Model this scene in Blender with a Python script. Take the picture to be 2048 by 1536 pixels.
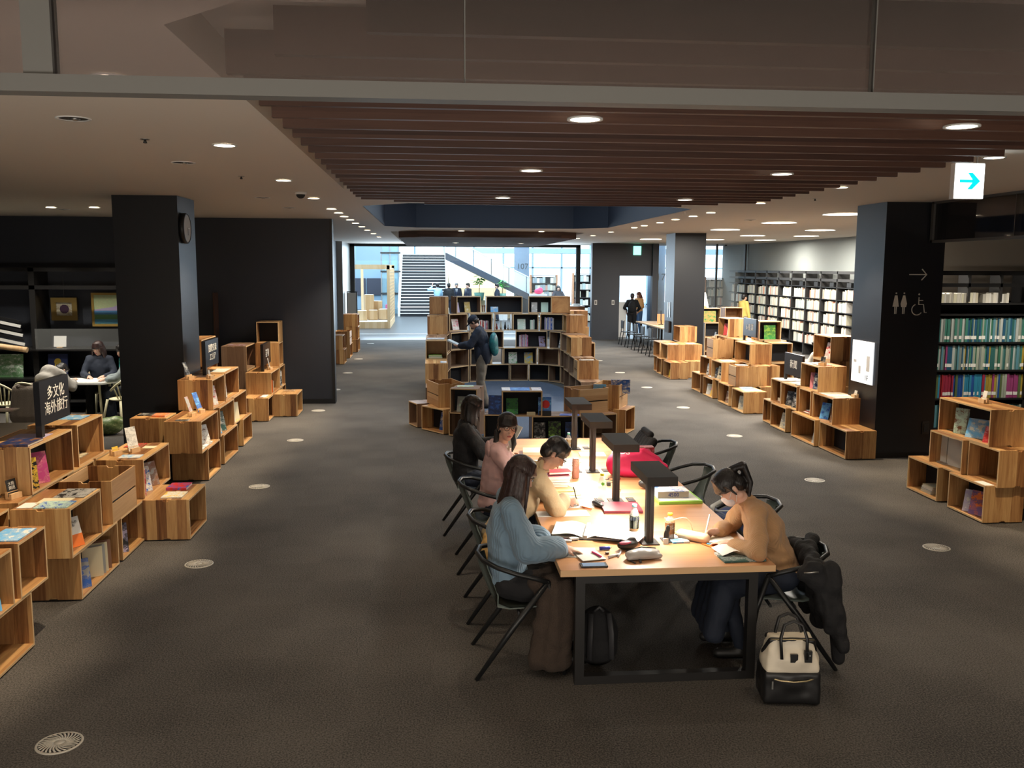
import bpy, math, random
from mathutils import Vector, Matrix, Euler
S = bpy.context.scene
COL = S.collection
for _o in list(bpy.data.objects): bpy.data.objects.remove(_o)
PI = math.pi
random.seed(11)

# ------------------------------------------------------------------ camera
F_PX, CAM_H = 1812.0, 2.64
PITCH, YAW, ROLL = .1276, .0903, .0042
_f = Vector((math.sin(YAW)*math.cos(PITCH), math.cos(YAW)*math.cos(PITCH), -math.sin(PITCH)))
_r = Vector((math.cos(YAW), -math.sin(YAW), 0)); _u = _r.cross(_f)
_c, _s = math.cos(ROLL), math.sin(ROLL)
_r, _u = _c*_r+_s*_u, -_s*_r+_c*_u
cd = bpy.data.cameras.new('camera'); cam = bpy.data.objects.new('camera', cd); COL.objects.link(cam)
cam.matrix_world = Matrix(((_r.x, _u.x, -_f.x, 0), (_r.y, _u.y, -_f.y, 0), (_r.z, _u.z, -_f.z, CAM_H), (0, 0, 0, 1)))
cd.sensor_width = 36.0; cd.sensor_fit = 'HORIZONTAL'; cd.lens = F_PX/2048*36.0
cd.clip_start = .05; cd.clip_end = 300
S.camera = cam
def at(px, py, z=0.0):
    """point where the sight line through a pixel meets the level z (used to measure the plan)"""
    d = _f+_r*((px-1024)/F_PX)-_u*((py-768)/F_PX); t = (z-CAM_H)/d.z
    return Vector((d.x*t, d.y*t, z))
def aty(px, py, Y):
    d = _f+_r*((px-1024)/F_PX)-_u*((py-768)/F_PX); t = Y/d.y
    return Vector((d.x*t, Y, CAM_H+d.z*t))

# ------------------------------------------------------------------ view, world, big lights
S.view_settings.view_transform = 'Standard'; S.view_settings.look = 'None'
S.view_settings.gamma = 1.0; S.view_settings.use_curve_mapping = False
S.view_settings.exposure = 0.0
try:
    S.cycles.use_denoising = True; S.cycles.max_bounces = 6; S.cycles.diffuse_bounces = 3
    S.cycles.glossy_bounces = 3; S.cycles.transmission_bounces = 6; S.cycles.transparent_max_bounces = 12
    S.cycles.sample_clamp_indirect = 4.0; S.cycles.caustics_reflective = False; S.cycles.caustics_refractive = False
except Exception: pass
W = bpy.data.worlds.new('sky'); S.world = W; W.use_nodes = True
bg = W.node_tree.nodes['Background']; bg.inputs[0].default_value = (.62, .83, 1.0, 1); bg.inputs[1].default_value = 4.2

def lamp(name, kind, loc, power, color=(1, .86, .68), **k):
    l = bpy.data.lights.new(name, kind); l.energy = power; l.color = color
    o = bpy.data.objects.new(name, l); COL.objects.link(o); o.location = loc
    if 'rot' in k: o.rotation_euler = k.pop('rot')
    for a, b in k.items(): setattr(l, a, b)
    return o
WARM = (1, .83, .62)
GRID_X = (-1.53, .79, 2.8, 4.57)
GRID_Y = (2.2, 4.68, 7.15, 9.93, 12.43, 14.65, 16.8, 19.3, 22.9, 28.1)
for gx in GRID_X:                                        # the round downlights of the hall ceiling
    for gy in GRID_Y:
        inner = gx in (.79, 2.8)
        if inner and 12.9 < gy < 21.5: continue
        p = (105 if gy < 12 else 150) if not inner else (75 if gy > 5 else 40)
        if gy > 13: p *= 1.9
        if gy > 20: p *= 1.4
        lamp('downlight_lamp', 'SPOT', (gx, gy, 3.36 if inner else 3.50), p, WARM, spot_size=math.radians(92), spot_blend=.85, shadow_soft_size=.05)
for gx, gy in ((6.87, 14.75), (6.89, 17.64), (9.14, 20.84), (10.4, 24.6), (6.9, 20.98), (8.87, 24.6), (10.6, 28.27), (6.9, 28.2), (8.9, 28.2), (9.1, 17.6), (10.6, 21)):
    lamp('disc_lamp', 'AREA', (gx, gy, 3.5), 170, (1, .94, .84), shape='DISK', size=.6)
# unseen fill added behind the camera, aimed up to lift the ceiling
lamp('ceiling_fill_light', 'AREA', (-.5, -1.2, .5), 350, (1, .90, .78), shape='RECTANGLE', size=9, size_y=2.0, rot=(math.radians(146), 0, 0))
# daylight through the atrium's glass roof
lamp('atrium_daylight', 'AREA', (2, 46, 9.5), 3400, (.72, .88, 1.0), shape='RECTANGLE', size=16, size_y=18)
lamp('window_daylight', 'AREA', (1.6, 35.8, 1.9), 420, (.70, .86, 1.0), shape='RECTANGLE', size=8.5, size_y=3.0, rot=(-PI/2, 0, 0))
lamp('ring_fill_light', 'AREA', (1.5, 17.3, 4.5), 210, (.72, .86, 1.0), shape='RECTANGLE', size=4, size_y=6)  # added cool fill hidden in the well, brightens the inside of the ring
for gx, gy, tx in ((-2.2, 6.02, -.5), (-2.16, 8.41, -.45), (-2.16, 10.7, -.4), (-2.2, 12.47, -.4), (-2.16, 14.5, -.3), (-2.2, 16.2, -.3), (5.3, 7.6, .4), (5.3, 9.9, .35), (5.2, 12.2, .35), (5.2, 14.2, .35), (5.2, 16.6, .35), (5.2, 18.9, .35), (5.2, 21.6, .3), (-1.9, 26.8, -.3)):   # adjustable spots turned on the crates
    lamp('display_spot', 'SPOT', (gx, gy, 3.52), 430, (1, .80, .55), spot_size=math.radians(62), spot_blend=.6, shadow_soft_size=.035, rot=(0, -tx, 0))
for gx, gy, pw in ((8.5, 11.2, 150), (9.6, 12.6, 150), (-6.0, 14.6, 160), (-5.0, 15.2, 160), (-6.8, 15.3, 100), (8.7, 13.2, 150), (9.6, 13.2, 150), (-6.7, 16.15, 150), (-5.7, 16.15, 150), (-7.8, 16.1, 150)):
    lamp('alcove_fill_spot', 'SPOT', (gx, gy, 3.5), pw, (1, .93, .8), spot_size=math.radians(95), spot_blend=.7, shadow_soft_size=.05)  # spots added to brighten the shelf and picture alcoves, mostly without fittings

# ------------------------------------------------------------------ materials
def mat(name, col, rough=.6, metal=0, emit=None, es=1, alpha=1, trans=0, spec=.5, bump=None):
    m = bpy.data.materials.new(name); m.use_nodes = True
    b = m.node_tree.nodes['Principled BSDF']
    b.inputs['Base Color'].default_value = (*col, 1); b.inputs['Roughness'].default_value = rough
    b.inputs['Metallic'].default_value = metal; b.inputs['Specular IOR Level'].default_value = spec
    if emit: b.inputs['Emission Color'].default_value = (*emit, 1); b.inputs['Emission Strength'].default_value = es
    if alpha < 1: b.inputs['Alpha'].default_value = alpha
    if trans: b.inputs['Transmission Weight'].default_value = trans
    if bump:
        n = m.node_tree.nodes; l = m.node_tree.links
        tc = n.new('ShaderNodeTexCoord'); t = n.new('ShaderNodeTexNoise'); t.inputs['Scale'].default_value = bump[0]; t.inputs['Detail'].default_value = 4
        bp = n.new('ShaderNodeBump'); bp.inputs['Strength'].default_value = bump[1]; bp.inputs['Distance'].default_value = .01
        l.new(tc.outputs['Object'], t.inputs['Vector']); l.new(t.outputs['Fac'], bp.inputs['Height']); l.new(bp.outputs[0], b.inputs['Normal'])
    return m
class NT:
    """tiny helper round a material's node tree"""
    def __init__(s, m): s.m = m; s.t = m.node_tree; s.n = s.t.nodes; s.l = s.t.links; s.b = s.n['Principled BSDF']
    def new(s, t, **k):
        x = s.n.new('ShaderNode'+t)
        for a, b in k.items():
            if a.startswith('i_'): x.inputs[a[2:].replace('_', ' ')].default_value = b
            else: setattr(x, a, b)
        return x
    def math(s, op, a, b=None):
        x = s.n.new('ShaderNodeMath'); x.operation = op
        for i, v in enumerate((a, b)):
            if v is None: continue
            if isinstance(v, (int, float)): x.inputs[i].default_value = v
            else: s.l.new(v, x.inputs[i])
        return x.outputs[0]
    def ramp(s, fac, cols):
        r = s.n.new('ShaderNodeValToRGB'); e = r.color_ramp.elements
        while len(e) < len(cols): e.new(.5)
        for i, (p, c) in enumerate(cols): e[i].position = p; e[i].color = (*c, 1)
        s.l.new(fac, r.inputs[0]); return r.outputs[0]
def wood(name, cols, axis='Y', stave=10.0, rough=.45, grain=1.0):
    """solid-wood board: staves side by side along `axis`, grain running across it"""
    m = mat(name, cols[0], rough); k = NT(m)
    tc = k.new('TexCoord'); oi = k.new('ObjectInfo'); sp = k.new('SeparateXYZ'); k.l.new(tc.outputs['Object'], sp.inputs[0])
    a = sp.outputs[axis]
    off = k.math('MULTIPLY', oi.outputs['Random'], 37.0)
    wob = k.new('TexNoise', i_Scale=1.4); k.l.new(tc.outputs['Object'], wob.inputs['Vector'])
    idx = k.math('FLOOR', k.math('ADD', k.math('MULTIPLY', a, stave), off))
    wn = k.new('TexWhiteNoise'); wn.noise_dimensions = '1D'; k.l.new(idx, wn.inputs['W'])
    mp = k.new('Mapping'); sc = {'X': (26, 1.6, 1.6), 'Y': (1.6, 26, 1.6), 'Z': (1.6, 1.6, 26)}[axis]
    mp.inputs['Scale'].default_value = sc
    cb = k.new('CombineXYZ'); k.l.new(off, cb.inputs[0]); k.l.new(k.math('MULTIPLY', wn.outputs[0], 9.0), cb.inputs[2]); k.l.new(cb.outputs[0], mp.inputs['Location'])
    k.l.new(tc.outputs['Object'], mp.inputs['Vector'])
    nz = k.new('TexNoise', i_Scale=1.5, i_Detail=6, i_Roughness=.65, i_Distortion=.6); k.l.new(mp.outputs[0], nz.inputs['Vector'])
    fac = k.math('ADD', k.math('MULTIPLY', wn.outputs[0], .72), k.math('MULTIPLY', k.math('SUBTRACT', nz.outputs['Fac'], .36), 1.0*grain))
    n = len(cols); c = k.ramp(fac, [(i/(n-1), cc) for i, cc in enumerate(cols)])
    k.l.new(c, k.b.inputs['Base Color']); return m
def speckle(name, c1, c2, scale, rough=.95, bump=.5, tile=None):
    m = mat(name, c1, rough); k = NT(m); tc = k.new('TexCoord')
    nz = k.new('TexNoise', i_Scale=scale, i_Detail=3, i_Roughness=.7); k.l.new(tc.outputs['Object'], nz.inputs['Vector'])
    fac = nz.outputs['Fac']
    big = k.new('TexNoise', i_Scale=.8, i_Detail=2); k.l.new(tc.outputs['Object'], big.inputs['Vector'])
    fac = k.math('ADD', fac, k.math('MULTIPLY', k.math('SUBTRACT', big.outputs['Fac'], .5), .25))
    if tile:
        ch = k.new('TexChecker', i_Scale=tile); k.l.new(tc.outputs['Object'], ch.inputs['Vector'])
        fac = k.math('ADD', fac, k.math('MULTIPLY', ch.outputs['Fac'], .014))
    c = k.ramp(fac, [(.36, c1), (.66, c2)]); k.l.new(c, k.b.inputs['Base Color'])
    if bump:
        bp = k.new('Bump', i_Strength=bump, i_Distance=.006); k.l.new(nz.outputs['Fac'], bp.inputs['Height']); k.l.new(bp.outputs[0], k.b.inputs['Normal'])
    return m
M = {}
M['carpet'] = speckle('carpet', (.016, .014, .013), (.135, .122, .110), 95, tile=2.0)
M['carpet_blue'] = speckle('carpet_blue', (.06, .085, .13), (.12, .155, .22), 120)
M['tile'] = mat('tile', (.035, .035, .037), .38, spec=.25)
M['ceiling'] = mat('ceiling', (.72, .66, .58), .75, bump=(60, .06))
M['black_wall'] = mat('black_wall', (.030, .035, .048), .55, bump=(90, .08))
M['pillar'] = mat('pillar', (.007, .008, .012), .42, bump=(140, .12))
M['navy'] = mat('navy', (.004, .009, .020), .7)
M['grey_wall'] = mat('grey_wall', (.25, .27, .26), .85, bump=(3, .3))
M['beige_wall'] = mat('beige_wall', (.36, .32, .27), .85)
M['white'] = mat('white', (.80, .80, .78), .6)
M['white_gloss'] = mat('white_gloss', (.85, .85, .83), .3)
M['blue_grey'] = mat('blue_grey', (.30, .42, .52), .7)
M['steel'] = mat('steel', (.42, .42, .41), .35, .9)
M['alu'] = mat('alu', (.13, .13, .125), .5, .4)
M['black'] = mat('black', (.008, .008, .009), .5)
M['black_metal'] = mat('black_metal', (.020, .019, .019), .42, .3)
M['dark_metal'] = mat('dark_metal', (.045, .043, .042), .5, .4)
M['lamp_grey'] = mat('lamp_grey', (.030, .029, .029), .75, .1)
M['chair_plastic'] = mat('chair_plastic', (.10, .125, .115), .35)
M['chair_rail'] = mat('chair_rail', (.012, .013, .014), .38)
M['cream_plastic'] = mat('cream_plastic', (.72, .68, .46), .45)
M['panel_dark'] = mat('panel_dark', (.006, .008, .013), .7)
M['slat'] = wood('slat', [(.040, .017, .012), (.072, .032, .021), (.105, .049, .032)], 'Z', 3, .5)
CR = [(.13, .050, .018), (.26, .115, .040), (.42, .22, .085), (.56, .33, .135), (.68, .45, .21)]
M['crate'] = wood('crate', CR, 'Y', 10.5, .42)
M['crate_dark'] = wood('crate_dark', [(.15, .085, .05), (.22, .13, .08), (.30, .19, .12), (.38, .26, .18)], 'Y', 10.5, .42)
M['ply_edge'] = mat('ply_edge', (.66, .46, .25), .5)
M['bin'] = wood('bin', [(.36, .20, .09), (.50, .31, .16), (.62, .42, .24)], 'Z', 5, .42)
M['tabletop'] = wood('tabletop', [(.42, .18, .075), (.52, .25, .11), (.60, .31, .15), (.66, .37, .19)], 'Y', 9, .38, .5)
M['table_edge'] = mat('table_edge', (.72, .45, .23), .45)
M['light_wood'] = wood('light_wood', [(.55, .33, .15), (.68, .45, .24), (.75, .54, .32)], 'X', 6, .5)
M['orange_wood'] = wood('orange_wood', [(.50, .20, .08), (.62, .29, .13)], 'X', 4, .45)
M['step_wood'] = mat('step_wood', (.80, .62, .38), .6)
M['paper'] = mat('paper', (.80, .78, .72), .75)
M['paper_cream'] = mat('paper_cream', (.75, .66, .42), .75)
M['pages'] = mat('pages', (.66, .60, .50), .8)
M['glow'] = mat('glow', (1, .9, .75), .5, emit=(1, .87, .66), es=14)
M['glow_disc'] = mat('glow_disc', (1, .95, .9), .5, emit=(1, .94, .82), es=7)
M['letter'] = mat('letter', (.62, .60, .55), .6)
M['letter_white'] = mat('letter_white', (.85, .84, .80), .6)
M['sign_black'] = mat('sign_black', (.010, .012, .017), .28)
M['leaf'] = mat('leaf', (.10, .42, .08), .5)
M['glass'] = mat('glass', (.85, .93, .95), .03, alpha=.10, spec=.6)
M['glass_white'] = mat('glass_white', (.85, .93, .95), .2, alpha=.55)
M['glass_blue'] = mat('glass_blue', (.35, .55, .62), .05, alpha=.35, spec=.6)
def thin_glass(name, tint, rough=.02):
    m = mat(name, tint, rough); k = NT(m); out = [n for n in k.n if n.type == 'OUTPUT_MATERIAL'][0]
    tr = k.new('BsdfTransparent'); tr.inputs[0].default_value = (*tint, 1); gl = k.new('BsdfGlossy', i_Roughness=rough); gl.inputs[0].default_value = (1, 1, 1, 1); fr = k.new('Fresnel', i_IOR=1.55); mx = k.new('MixShader')
    k.l.new(k.math('MULTIPLY', fr.outputs[0], .95), mx.inputs[0]); k.l.new(tr.outputs[0], mx.inputs[1]); k.l.new(gl.outputs[0], mx.inputs[2]); k.l.new(mx.outputs[0], out.inputs[0]); return m
M['smoke_glass'] = thin_glass('smoke_glass', (.62, .57, .57), .035)
M['acryl'] = mat('acryl', (.5, .52, .52), .1, alpha=.10)
M['skin'] = mat('skin', (.66, .40, .30), .5, spec=.4)
def hair_mat(name, c):
    m = mat(name, c, .38, spec=.5); k = NT(m); tc = k.new('TexCoord'); mp = k.new('Mapping'); mp.inputs['Scale'].default_value = (190, 190, 9); k.l.new(tc.outputs['Object'], mp.inputs[0])
    nz = k.new('TexNoise', i_Scale=1.0, i_Detail=3); k.l.new(mp.outputs[0], nz.inputs['Vector']); bp = k.new('Bump', i_Strength=.8, i_Distance=.004); k.l.new(nz.outputs['Fac'], bp.inputs['Height']); k.l.new(bp.outputs[0], k.b.inputs['Normal'])
    k.l.new(k.ramp(nz.outputs['Fac'], [(.35, tuple(v*.6 for v in c)), (.7, tuple(v*1.8 for v in c))]), k.b.inputs['Base Color']); return m
M['hair'] = hair_mat('hair', (.009, .007, .007))
M['hair_brown'] = hair_mat('hair_brown', (.026, .013, .012))
_cache = {}
def cm(col, rough=.6, metal=0):
    key = (tuple(round(c, 3) for c in col), rough, metal)
    if key not in _cache: _cache[key] = mat('paint', col, rough, metal)
    return _cache[key]
def cover_mat(c1, c2=(.8, .8, .75), seed=0):
    """printed cover: ground colour with irregular blocks of a second and third ink"""
    key = ('cov', tuple(c1), tuple(c2), seed)
    if key in _cache: return _cache[key]
    m = mat('printed_cover', c1, .42); k = NT(m); tc = k.new('TexCoord')
    mp = k.new('Mapping'); mp.inputs['Location'].default_value = (seed*1.7, seed*.9, seed*2.3); mp.inputs['Scale'].default_value = (7, 7, 11)
    k.l.new(tc.outputs['Object'], mp.inputs[0])
    v = k.new('TexNoise', i_Scale=1.7, i_Detail=5, i_Roughness=.6); k.l.new(mp.outputs[0], v.inputs['Vector'])
    mid = tuple((a+b)*.45 for a, b in zip(c1, c2))
    k.l.new(k.ramp(v.outputs['Fac'], [(.46, c1), (.50, mid), (.56, c1), (.60, c2)]), k.b.inputs['Base Color'])
    _cache[key] = m; return m

# ------------------------------------------------------------------ mesh helpers
class MB:
    def __init__(s): s.v = []; s.f = []; s.mi = []; s.sm = []
    def add(s, vs, fs, mi=0, smooth=False, mx=None):
        o = len(s.v)
        s.v += [tuple(mx @ Vector(v)) for v in vs] if mx else [tuple(v) for v in vs]
        s.f += [tuple(i+o for i in f) for f in fs]; s.mi += [mi]*len(fs); s.sm += [smooth]*len(fs); return s
    def box(s, x0, x1, y0, y1, z0, z1, mi=0, mx=None):
        return s.add([(x0, y0, z0), (x1, y0, z0), (x1, y1, z0), (x0, y1, z0), (x0, y0, z1), (x1, y0, z1), (x1, y1, z1), (x0, y1, z1)],
                     [(0, 3, 2, 1), (4, 5, 6, 7), (0, 1, 5, 4), (1, 2, 6, 5), (2, 3, 7, 6), (3, 0, 4, 7)], mi, False, mx)
    def tube(s, pts, r, n=10, mi=0, cap=True, mx=None, closed=False, flat=1.0):
        pts = [Vector(p) for p in pts]; m = len(pts); rr = r if isinstance(r, (list, tuple)) else [r]*m
        vs = []; up = None
        for i, p in enumerate(pts):
            a = pts[i-1] if i or closed else p; b = pts[(i+1) % m] if i < m-1 or closed else p
            d = (b-a).normalized() if (b-a).length > 1e-9 else Vector((0, 0, 1))
            if up is None: up = d.orthogonal().normalized() if abs(d.z) > .9 else Vector((0, 0, 1))
            x = up.cross(d); x = x.normalized() if x.length > 1e-6 else d.orthogonal().normalized()
            up = d.cross(x).normalized()
            for k in range(n):
                t = 2*PI*k/n; vs.append(p+x*math.cos(t)*rr[i]+up*math.sin(t)*rr[i]*flat)
        fs = []
        for i in range(m if closed else m-1):
            j = (i+1) % m
            for k in range(n): fs.append((i*n+k, i*n+(k+1) % n, j*n+(k+1) % n, j*n+k))
        s.add(vs, fs, mi, True, mx)
        if cap and not closed:
            o = len(s.v)-len(vs)
            s.f += [tuple(o+k for k in reversed(range(n))), tuple(o+(m-1)*n+k for k in range(n))]; s.mi += [mi]*2; s.sm += [False]*2
        return s
    def lathe(s, prof, n=20, mi=0, mx=None, smooth=True, cap=True):
        vs = [(r*math.cos(2*PI*k/n), r*math.sin(2*PI*k/n), z) for r, z in prof for k in range(n)]
        fs = [(i*n+k, i*n+(k+1) % n, (i+1)*n+(k+1) % n, (i+1)*n+k) for i in range(len(prof)-1) for k in range(n)]
        if not cap: fs += [((len(prof)-1)*n+k, (len(prof)-1)*n+(k+1) % n, (k+1) % n, k) for k in range(n)]
        s.add(vs, fs, mi, smooth, mx)
        if not cap: return s
        o = len(s.v)-len(vs); m = len(prof)
        s.f += [tuple(o+k for k in reversed(range(n))), tuple(o+(m-1)*n+k for k in range(n))]; s.mi += [mi]*2; s.sm += [False]*2
        return s
    def prism(s, poly, z0, z1, mi=0, mx=None):
        n = len(poly); vs = [(x, y, z0) for x, y in poly]+[(x, y, z1) for x, y in poly]
        return s.add(vs, [tuple(reversed(range(n))), tuple(range(n, 2*n))]+[(i, (i+1) % n, n+(i+1) % n, n+i) for i in range(n)], mi, False, mx)
    def ell(s, c, r, mi=0, nu=14, nv=9, mx=None, rot=None):
        c = Vector(c); R = rot or Matrix.Identity(3); vs = []
        for i in range(nv+1):
            a = PI*i/nv
            for k in range(nu):
                t = 2*PI*k/nu; vs.append(c+R @ Vector((r[0]*math.sin(a)*math.cos(t), r[1]*math.sin(a)*math.sin(t), r[2]*math.cos(a))))
        fs = [(i*nu+k, (i+1)*nu+k, (i+1)*nu+(k+1) % nu, i*nu+(k+1) % nu) for i in range(nv) for k in range(nu)]
        return s.add(vs, fs, mi, True, mx)
    def cap(s, a, b, ra, rb, n=10, mi=0):
        """tapered capsule"""
        a, b = Vector(a), Vector(b); d = (b-a).normalized() if (b-a).length > 1e-6 else Vector((0, 0, 1))
        pts = []; rr = []
        for t in (-.95, -.7, -.35, 0): pts.append(a+d*ra*t); rr.append(ra*math.sqrt(1-t*t))
        for t in (0, .35, .7, .95): pts.append(b+d*rb*t); rr.append(rb*math.sqrt(1-t*t))
        return s.tube(pts, rr, n, mi)
    def mesh(s, name, mats):
        m = bpy.data.meshes.new(name); m.from_pydata(s.v, [], s.f)
        for x in (mats if isinstance(mats, (list, tuple)) else [mats]): m.materials.append(x)
        m.polygons.foreach_set('material_index', s.mi); m.polygons.foreach_set('use_smooth', s.sm); m.update(); return m
KIDS = {}
def obj(name, mb, mats, parent=None, loc=None, rot=None):
    me = mb.mesh(name, mats) if isinstance(mb, MB) else mb
    o = bpy.data.objects.new(name, me); COL.objects.link(o)
    if parent is not None: o.parent = parent; KIDS.setdefault(parent.name, []).append(o)
    if loc is not None: o.location = loc
    if rot is not None: o.rotation_euler = rot
    return o
def tag(o, label=None, cat=None, group=None, kind=None):
    if label: o['label'] = label
    if cat: o['category'] = cat
    if group: o['group'] = group
    if kind: o['kind'] = kind
    return o
def thing(name, label, cat, loc=(0, 0, 0), rz=0, group=None):
    o = bpy.data.objects.new(name, None); COL.objects.link(o); o.location = loc; o.rotation_euler = (0, 0, rz); o.empty_display_size = .1
    return tag(o, label, cat, group)
def dup(root, loc, rz=None, label=None, group=None):
    def cp(o, par):
        c = o.copy(); COL.objects.link(c)
        if par is not None: c.parent = par; KIDS.setdefault(par.name, []).append(c)
        for ch in KIDS.get(o.name, []): cp(ch, c)
        return c
    c = cp(root, None); c.location = loc
    if rz is not None: c.rotation_euler = (0, 0, rz)
    if label: c['label'] = label
    if group: c['group'] = group
    return c
def struct(name, mb, mats, label=None, **k):
    o = obj(name, mb, mats, **k); o['kind'] = 'structure'
    if label: o['label'] = label
    return o
def text_mesh(body, size, depth=.001, align='CENTER'):
    c = bpy.data.curves.new('lettering', 'FONT'); c.body = body; c.size = size; c.extrude = depth; c.align_x = align; c.align_y = 'CENTER'
    c.resolution_u = 3; c.space_line = 1.05
    o = bpy.data.objects.new('lettering', c); COL.objects.link(o)
    dg = bpy.context.evaluated_depsgraph_get(); m = bpy.data.meshes.new_from_object(o.evaluated_get(dg))
    bpy.data.objects.remove(o); bpy.data.curves.remove(c); return m
def lettering(body, size, material, parent, loc, rot, align='CENTER', depth=.001, name='lettering'):
    m = text_mesh(body, size, depth, align); m.materials.clear(); m.materials.append(material)
    o = bpy.data.objects.new(name, m); COL.objects.link(o); o.parent = parent; KIDS.setdefault(parent.name, []).append(o); o.location = loc; o.rotation_euler = rot; return o
FACE_CAM = (PI/2, 0, 0)            # text reading from -Y
FACE_PX = (PI/2, 0, PI/2)          # text reading from +X
FACE_NX = (PI/2, 0, -PI/2)         # text reading from -X
_clouds = bpy.data.textures.new('cloth_folds', 'CLOUDS'); _clouds.noise_scale = .11; _clouds.noise_depth = 1
def remeshed(mb, voxel, mats, smooth=6, name='form', folds=0):
    """union of overlapping closed forms into one continuous skin"""
    me = mb.mesh(name, mats); o = bpy.data.objects.new(name, me); COL.objects.link(o)
    r = o.modifiers.new('r', 'REMESH'); r.mode = 'VOXEL'; r.voxel_size = voxel; r.use_smooth_shade = True
    if smooth:
        q = o.modifiers.new('s', 'SMOOTH'); q.factor = .5; q.iterations = smooth
    if folds:
        d = o.modifiers.new('d', 'DISPLACE'); d.texture = _clouds; d.strength = folds; d.mid_level = .5; q = o.modifiers.new('s2', 'SMOOTH'); q.factor = .5; q.iterations = 2
    dg = bpy.context.evaluated_depsgraph_get(); m = bpy.data.meshes.new_from_object(o.evaluated_get(dg))
    bpy.data.objects.remove(o); bpy.data.meshes.remove(me)
    m.materials.clear()
    for x in (mats if isinstance(mats, (list, tuple)) else [mats]): m.materials.append(x)
    m.polygons.foreach_set('use_smooth', [True]*len(m.polygons)); m.name = name; return m

# ------------------------------------------------------------------ the setting
ZC = 3.55
struct('floor', MB().box(-12, 16, -5, 33.4, -.2, 0), M['carpet'], 'dark grey carpet tile floor')
struct('trim_1', MB().box(-12, 16, 33.4, 33.5, -.2, .002), M['alu'], 'metal strip where the carpet ends')
struct('floor_1', MB().box(-14, 24, 33.5, 70, -.2, 0), M['tile'], 'polished dark stone floor of the atrium')
struct('trim_2', MB().box(-3.2, 6.2, 36.25, 36.45, -.01, .006), M['white_gloss'], 'white door track in the atrium floor')
# ceiling with three recesses (built as a grid of slabs round octagonal holes)
def ceiling():
    b = MB()
    XL, XR = -1.0, 4.05
    mods = ((3.33, 11.9, .36, .9), (13.25, 21.3, .7, .7), (23.1, 33.3, .7, .7))
    b.box(-12, XL, -5, 36.4, ZC, ZC+.2); b.box(XR, 16, -5, 36.4, ZC, ZC+.2)
    ys = [-5]+[v for m in mods for v in m[:2]]+[36.4]
    for i in range(0, len(ys), 2): b.box(XL, XR, ys[i], ys[i+1], ZC, ZC+.2)
    for y0, y1, c0, c1 in mods:
        for sx, X in ((1, XL), (-1, XR)):
            b.prism([(X, y0), (X+sx*c0, y0), (X, y0+c0)][::sx], ZC, ZC+.2)
            b.prism([(X, y1), (X, y1-c1), (X+sx*c1, y1)][::sx], ZC, ZC+.2)
    return b
struct('ceiling', ceiling(), M['ceiling'], 'cream plaster ceiling with octagonal recesses')
struct('ceiling_1', MB().box(-1.1, 4.15, 3.2, 12.0, ZC+.2, ZC+.3), M['ceiling'], 'plaster back of the slatted recess')
struct('ceiling_2', MB().box(-1.1, 4.15, 23, 33.4, ZC+.2, ZC+.3), M['ceiling'], 'plaster back of the far slatted recess')
b = MB(); wp = [(-1+.7, 13.26), (4.05-.7, 13.26), (4.04, 13.25+.7), (4.04, 21.3-.7), (4.05-.7, 21.29), (-1+.7, 21.29), (-.99, 21.3-.7), (-.99, 13.25+.7)]; n8 = len(wp)
b.prism([(x*1.02-.03, y) for x, y in wp], 4.6, 4.7)
b.add([(x, y, ZC+.001) for x, y in wp]+[(x, y, 4.62) for x, y in wp], [(i, (i+1) % n8, n8+(i+1) % n8, n8+i) for i in range(n8)])
struct('ceiling_3', b, M['navy'], 'dark navy light well in the ceiling')
# timber slats under the recesses
def slats(y0, y1, cham, group, z0=3.40):
    n = int((y1-y0)/.353)+1; me = {}
    for i in range(n):
        y = y0+i*.353; e = 0
        if y-y0 < cham[0]: e = max(e, cham[0]-(y-y0))
        if y1-y < cham[1]: e = max(e, (cham[1]-(y1-y))*1.0)
        xa, xb = -.80+e, 3.86-e; key = round(e, 2)
        if key not in me: me[key] = MB().box(xa, xb, -.02, .02, 0, .17).mesh('ceiling_slat', M['slat'])
        o = obj('ceiling_slat', me[key], None, loc=(0, y, z0))
        tag(o, 'long brown timber slat hung across the %s' % group, 'ceiling slat', 'timber slats of the %s' % group)
slats(3.12, 11.25, (.6, .75), 'nearer ceiling recess')
slats(23.3, 33.2, (.5, .5), 'farther ceiling recess')
# walls
struct('wall_back', MB().box(-12, 16, -5.2, -5, 0, ZC+.2), M['beige_wall'])
struct('wall_left', MB().box(-12.2, -12, -5, 18, 0, ZC+.2), M['black_wall'])
struct('wall_left_far', MB().box(-12, -1.90, 17.75, 17.95, 0, ZC), M['black_wall'], 'black wall facing down the hall behind the left pillar')
struct('trim_3', MB().box(-1.90, -1.85, 17.73, 17.97, 0, ZC), M['black_metal'], 'steel edge of the black wall')
struct('baseboard_left', MB().box(-3.2, -1.85, 17.715, 17.75, 0, .09), M['black'])
struct('wall_left_hall', MB().box(-3.45, -3.3, 17.95, 36.4, 0, ZC), M['black_wall'], 'dark side wall beyond the black panel')
struct('wall_right', MB().box(11.9, 12.1, 14.6, 36.4, 0, ZC), M['grey_wall'], 'grey plaster side wall above the long bookshelves')
struct('wall_right_near', MB().box(7.55, 16, 14.75, 14.95, 0, ZC), M['beige_wall'], 'beige wall above the picture book shelves')
struct('wall_right_end', MB().box(15.8, 16, -5, 14.8, 0, ZC), M['beige_wall'])
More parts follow.
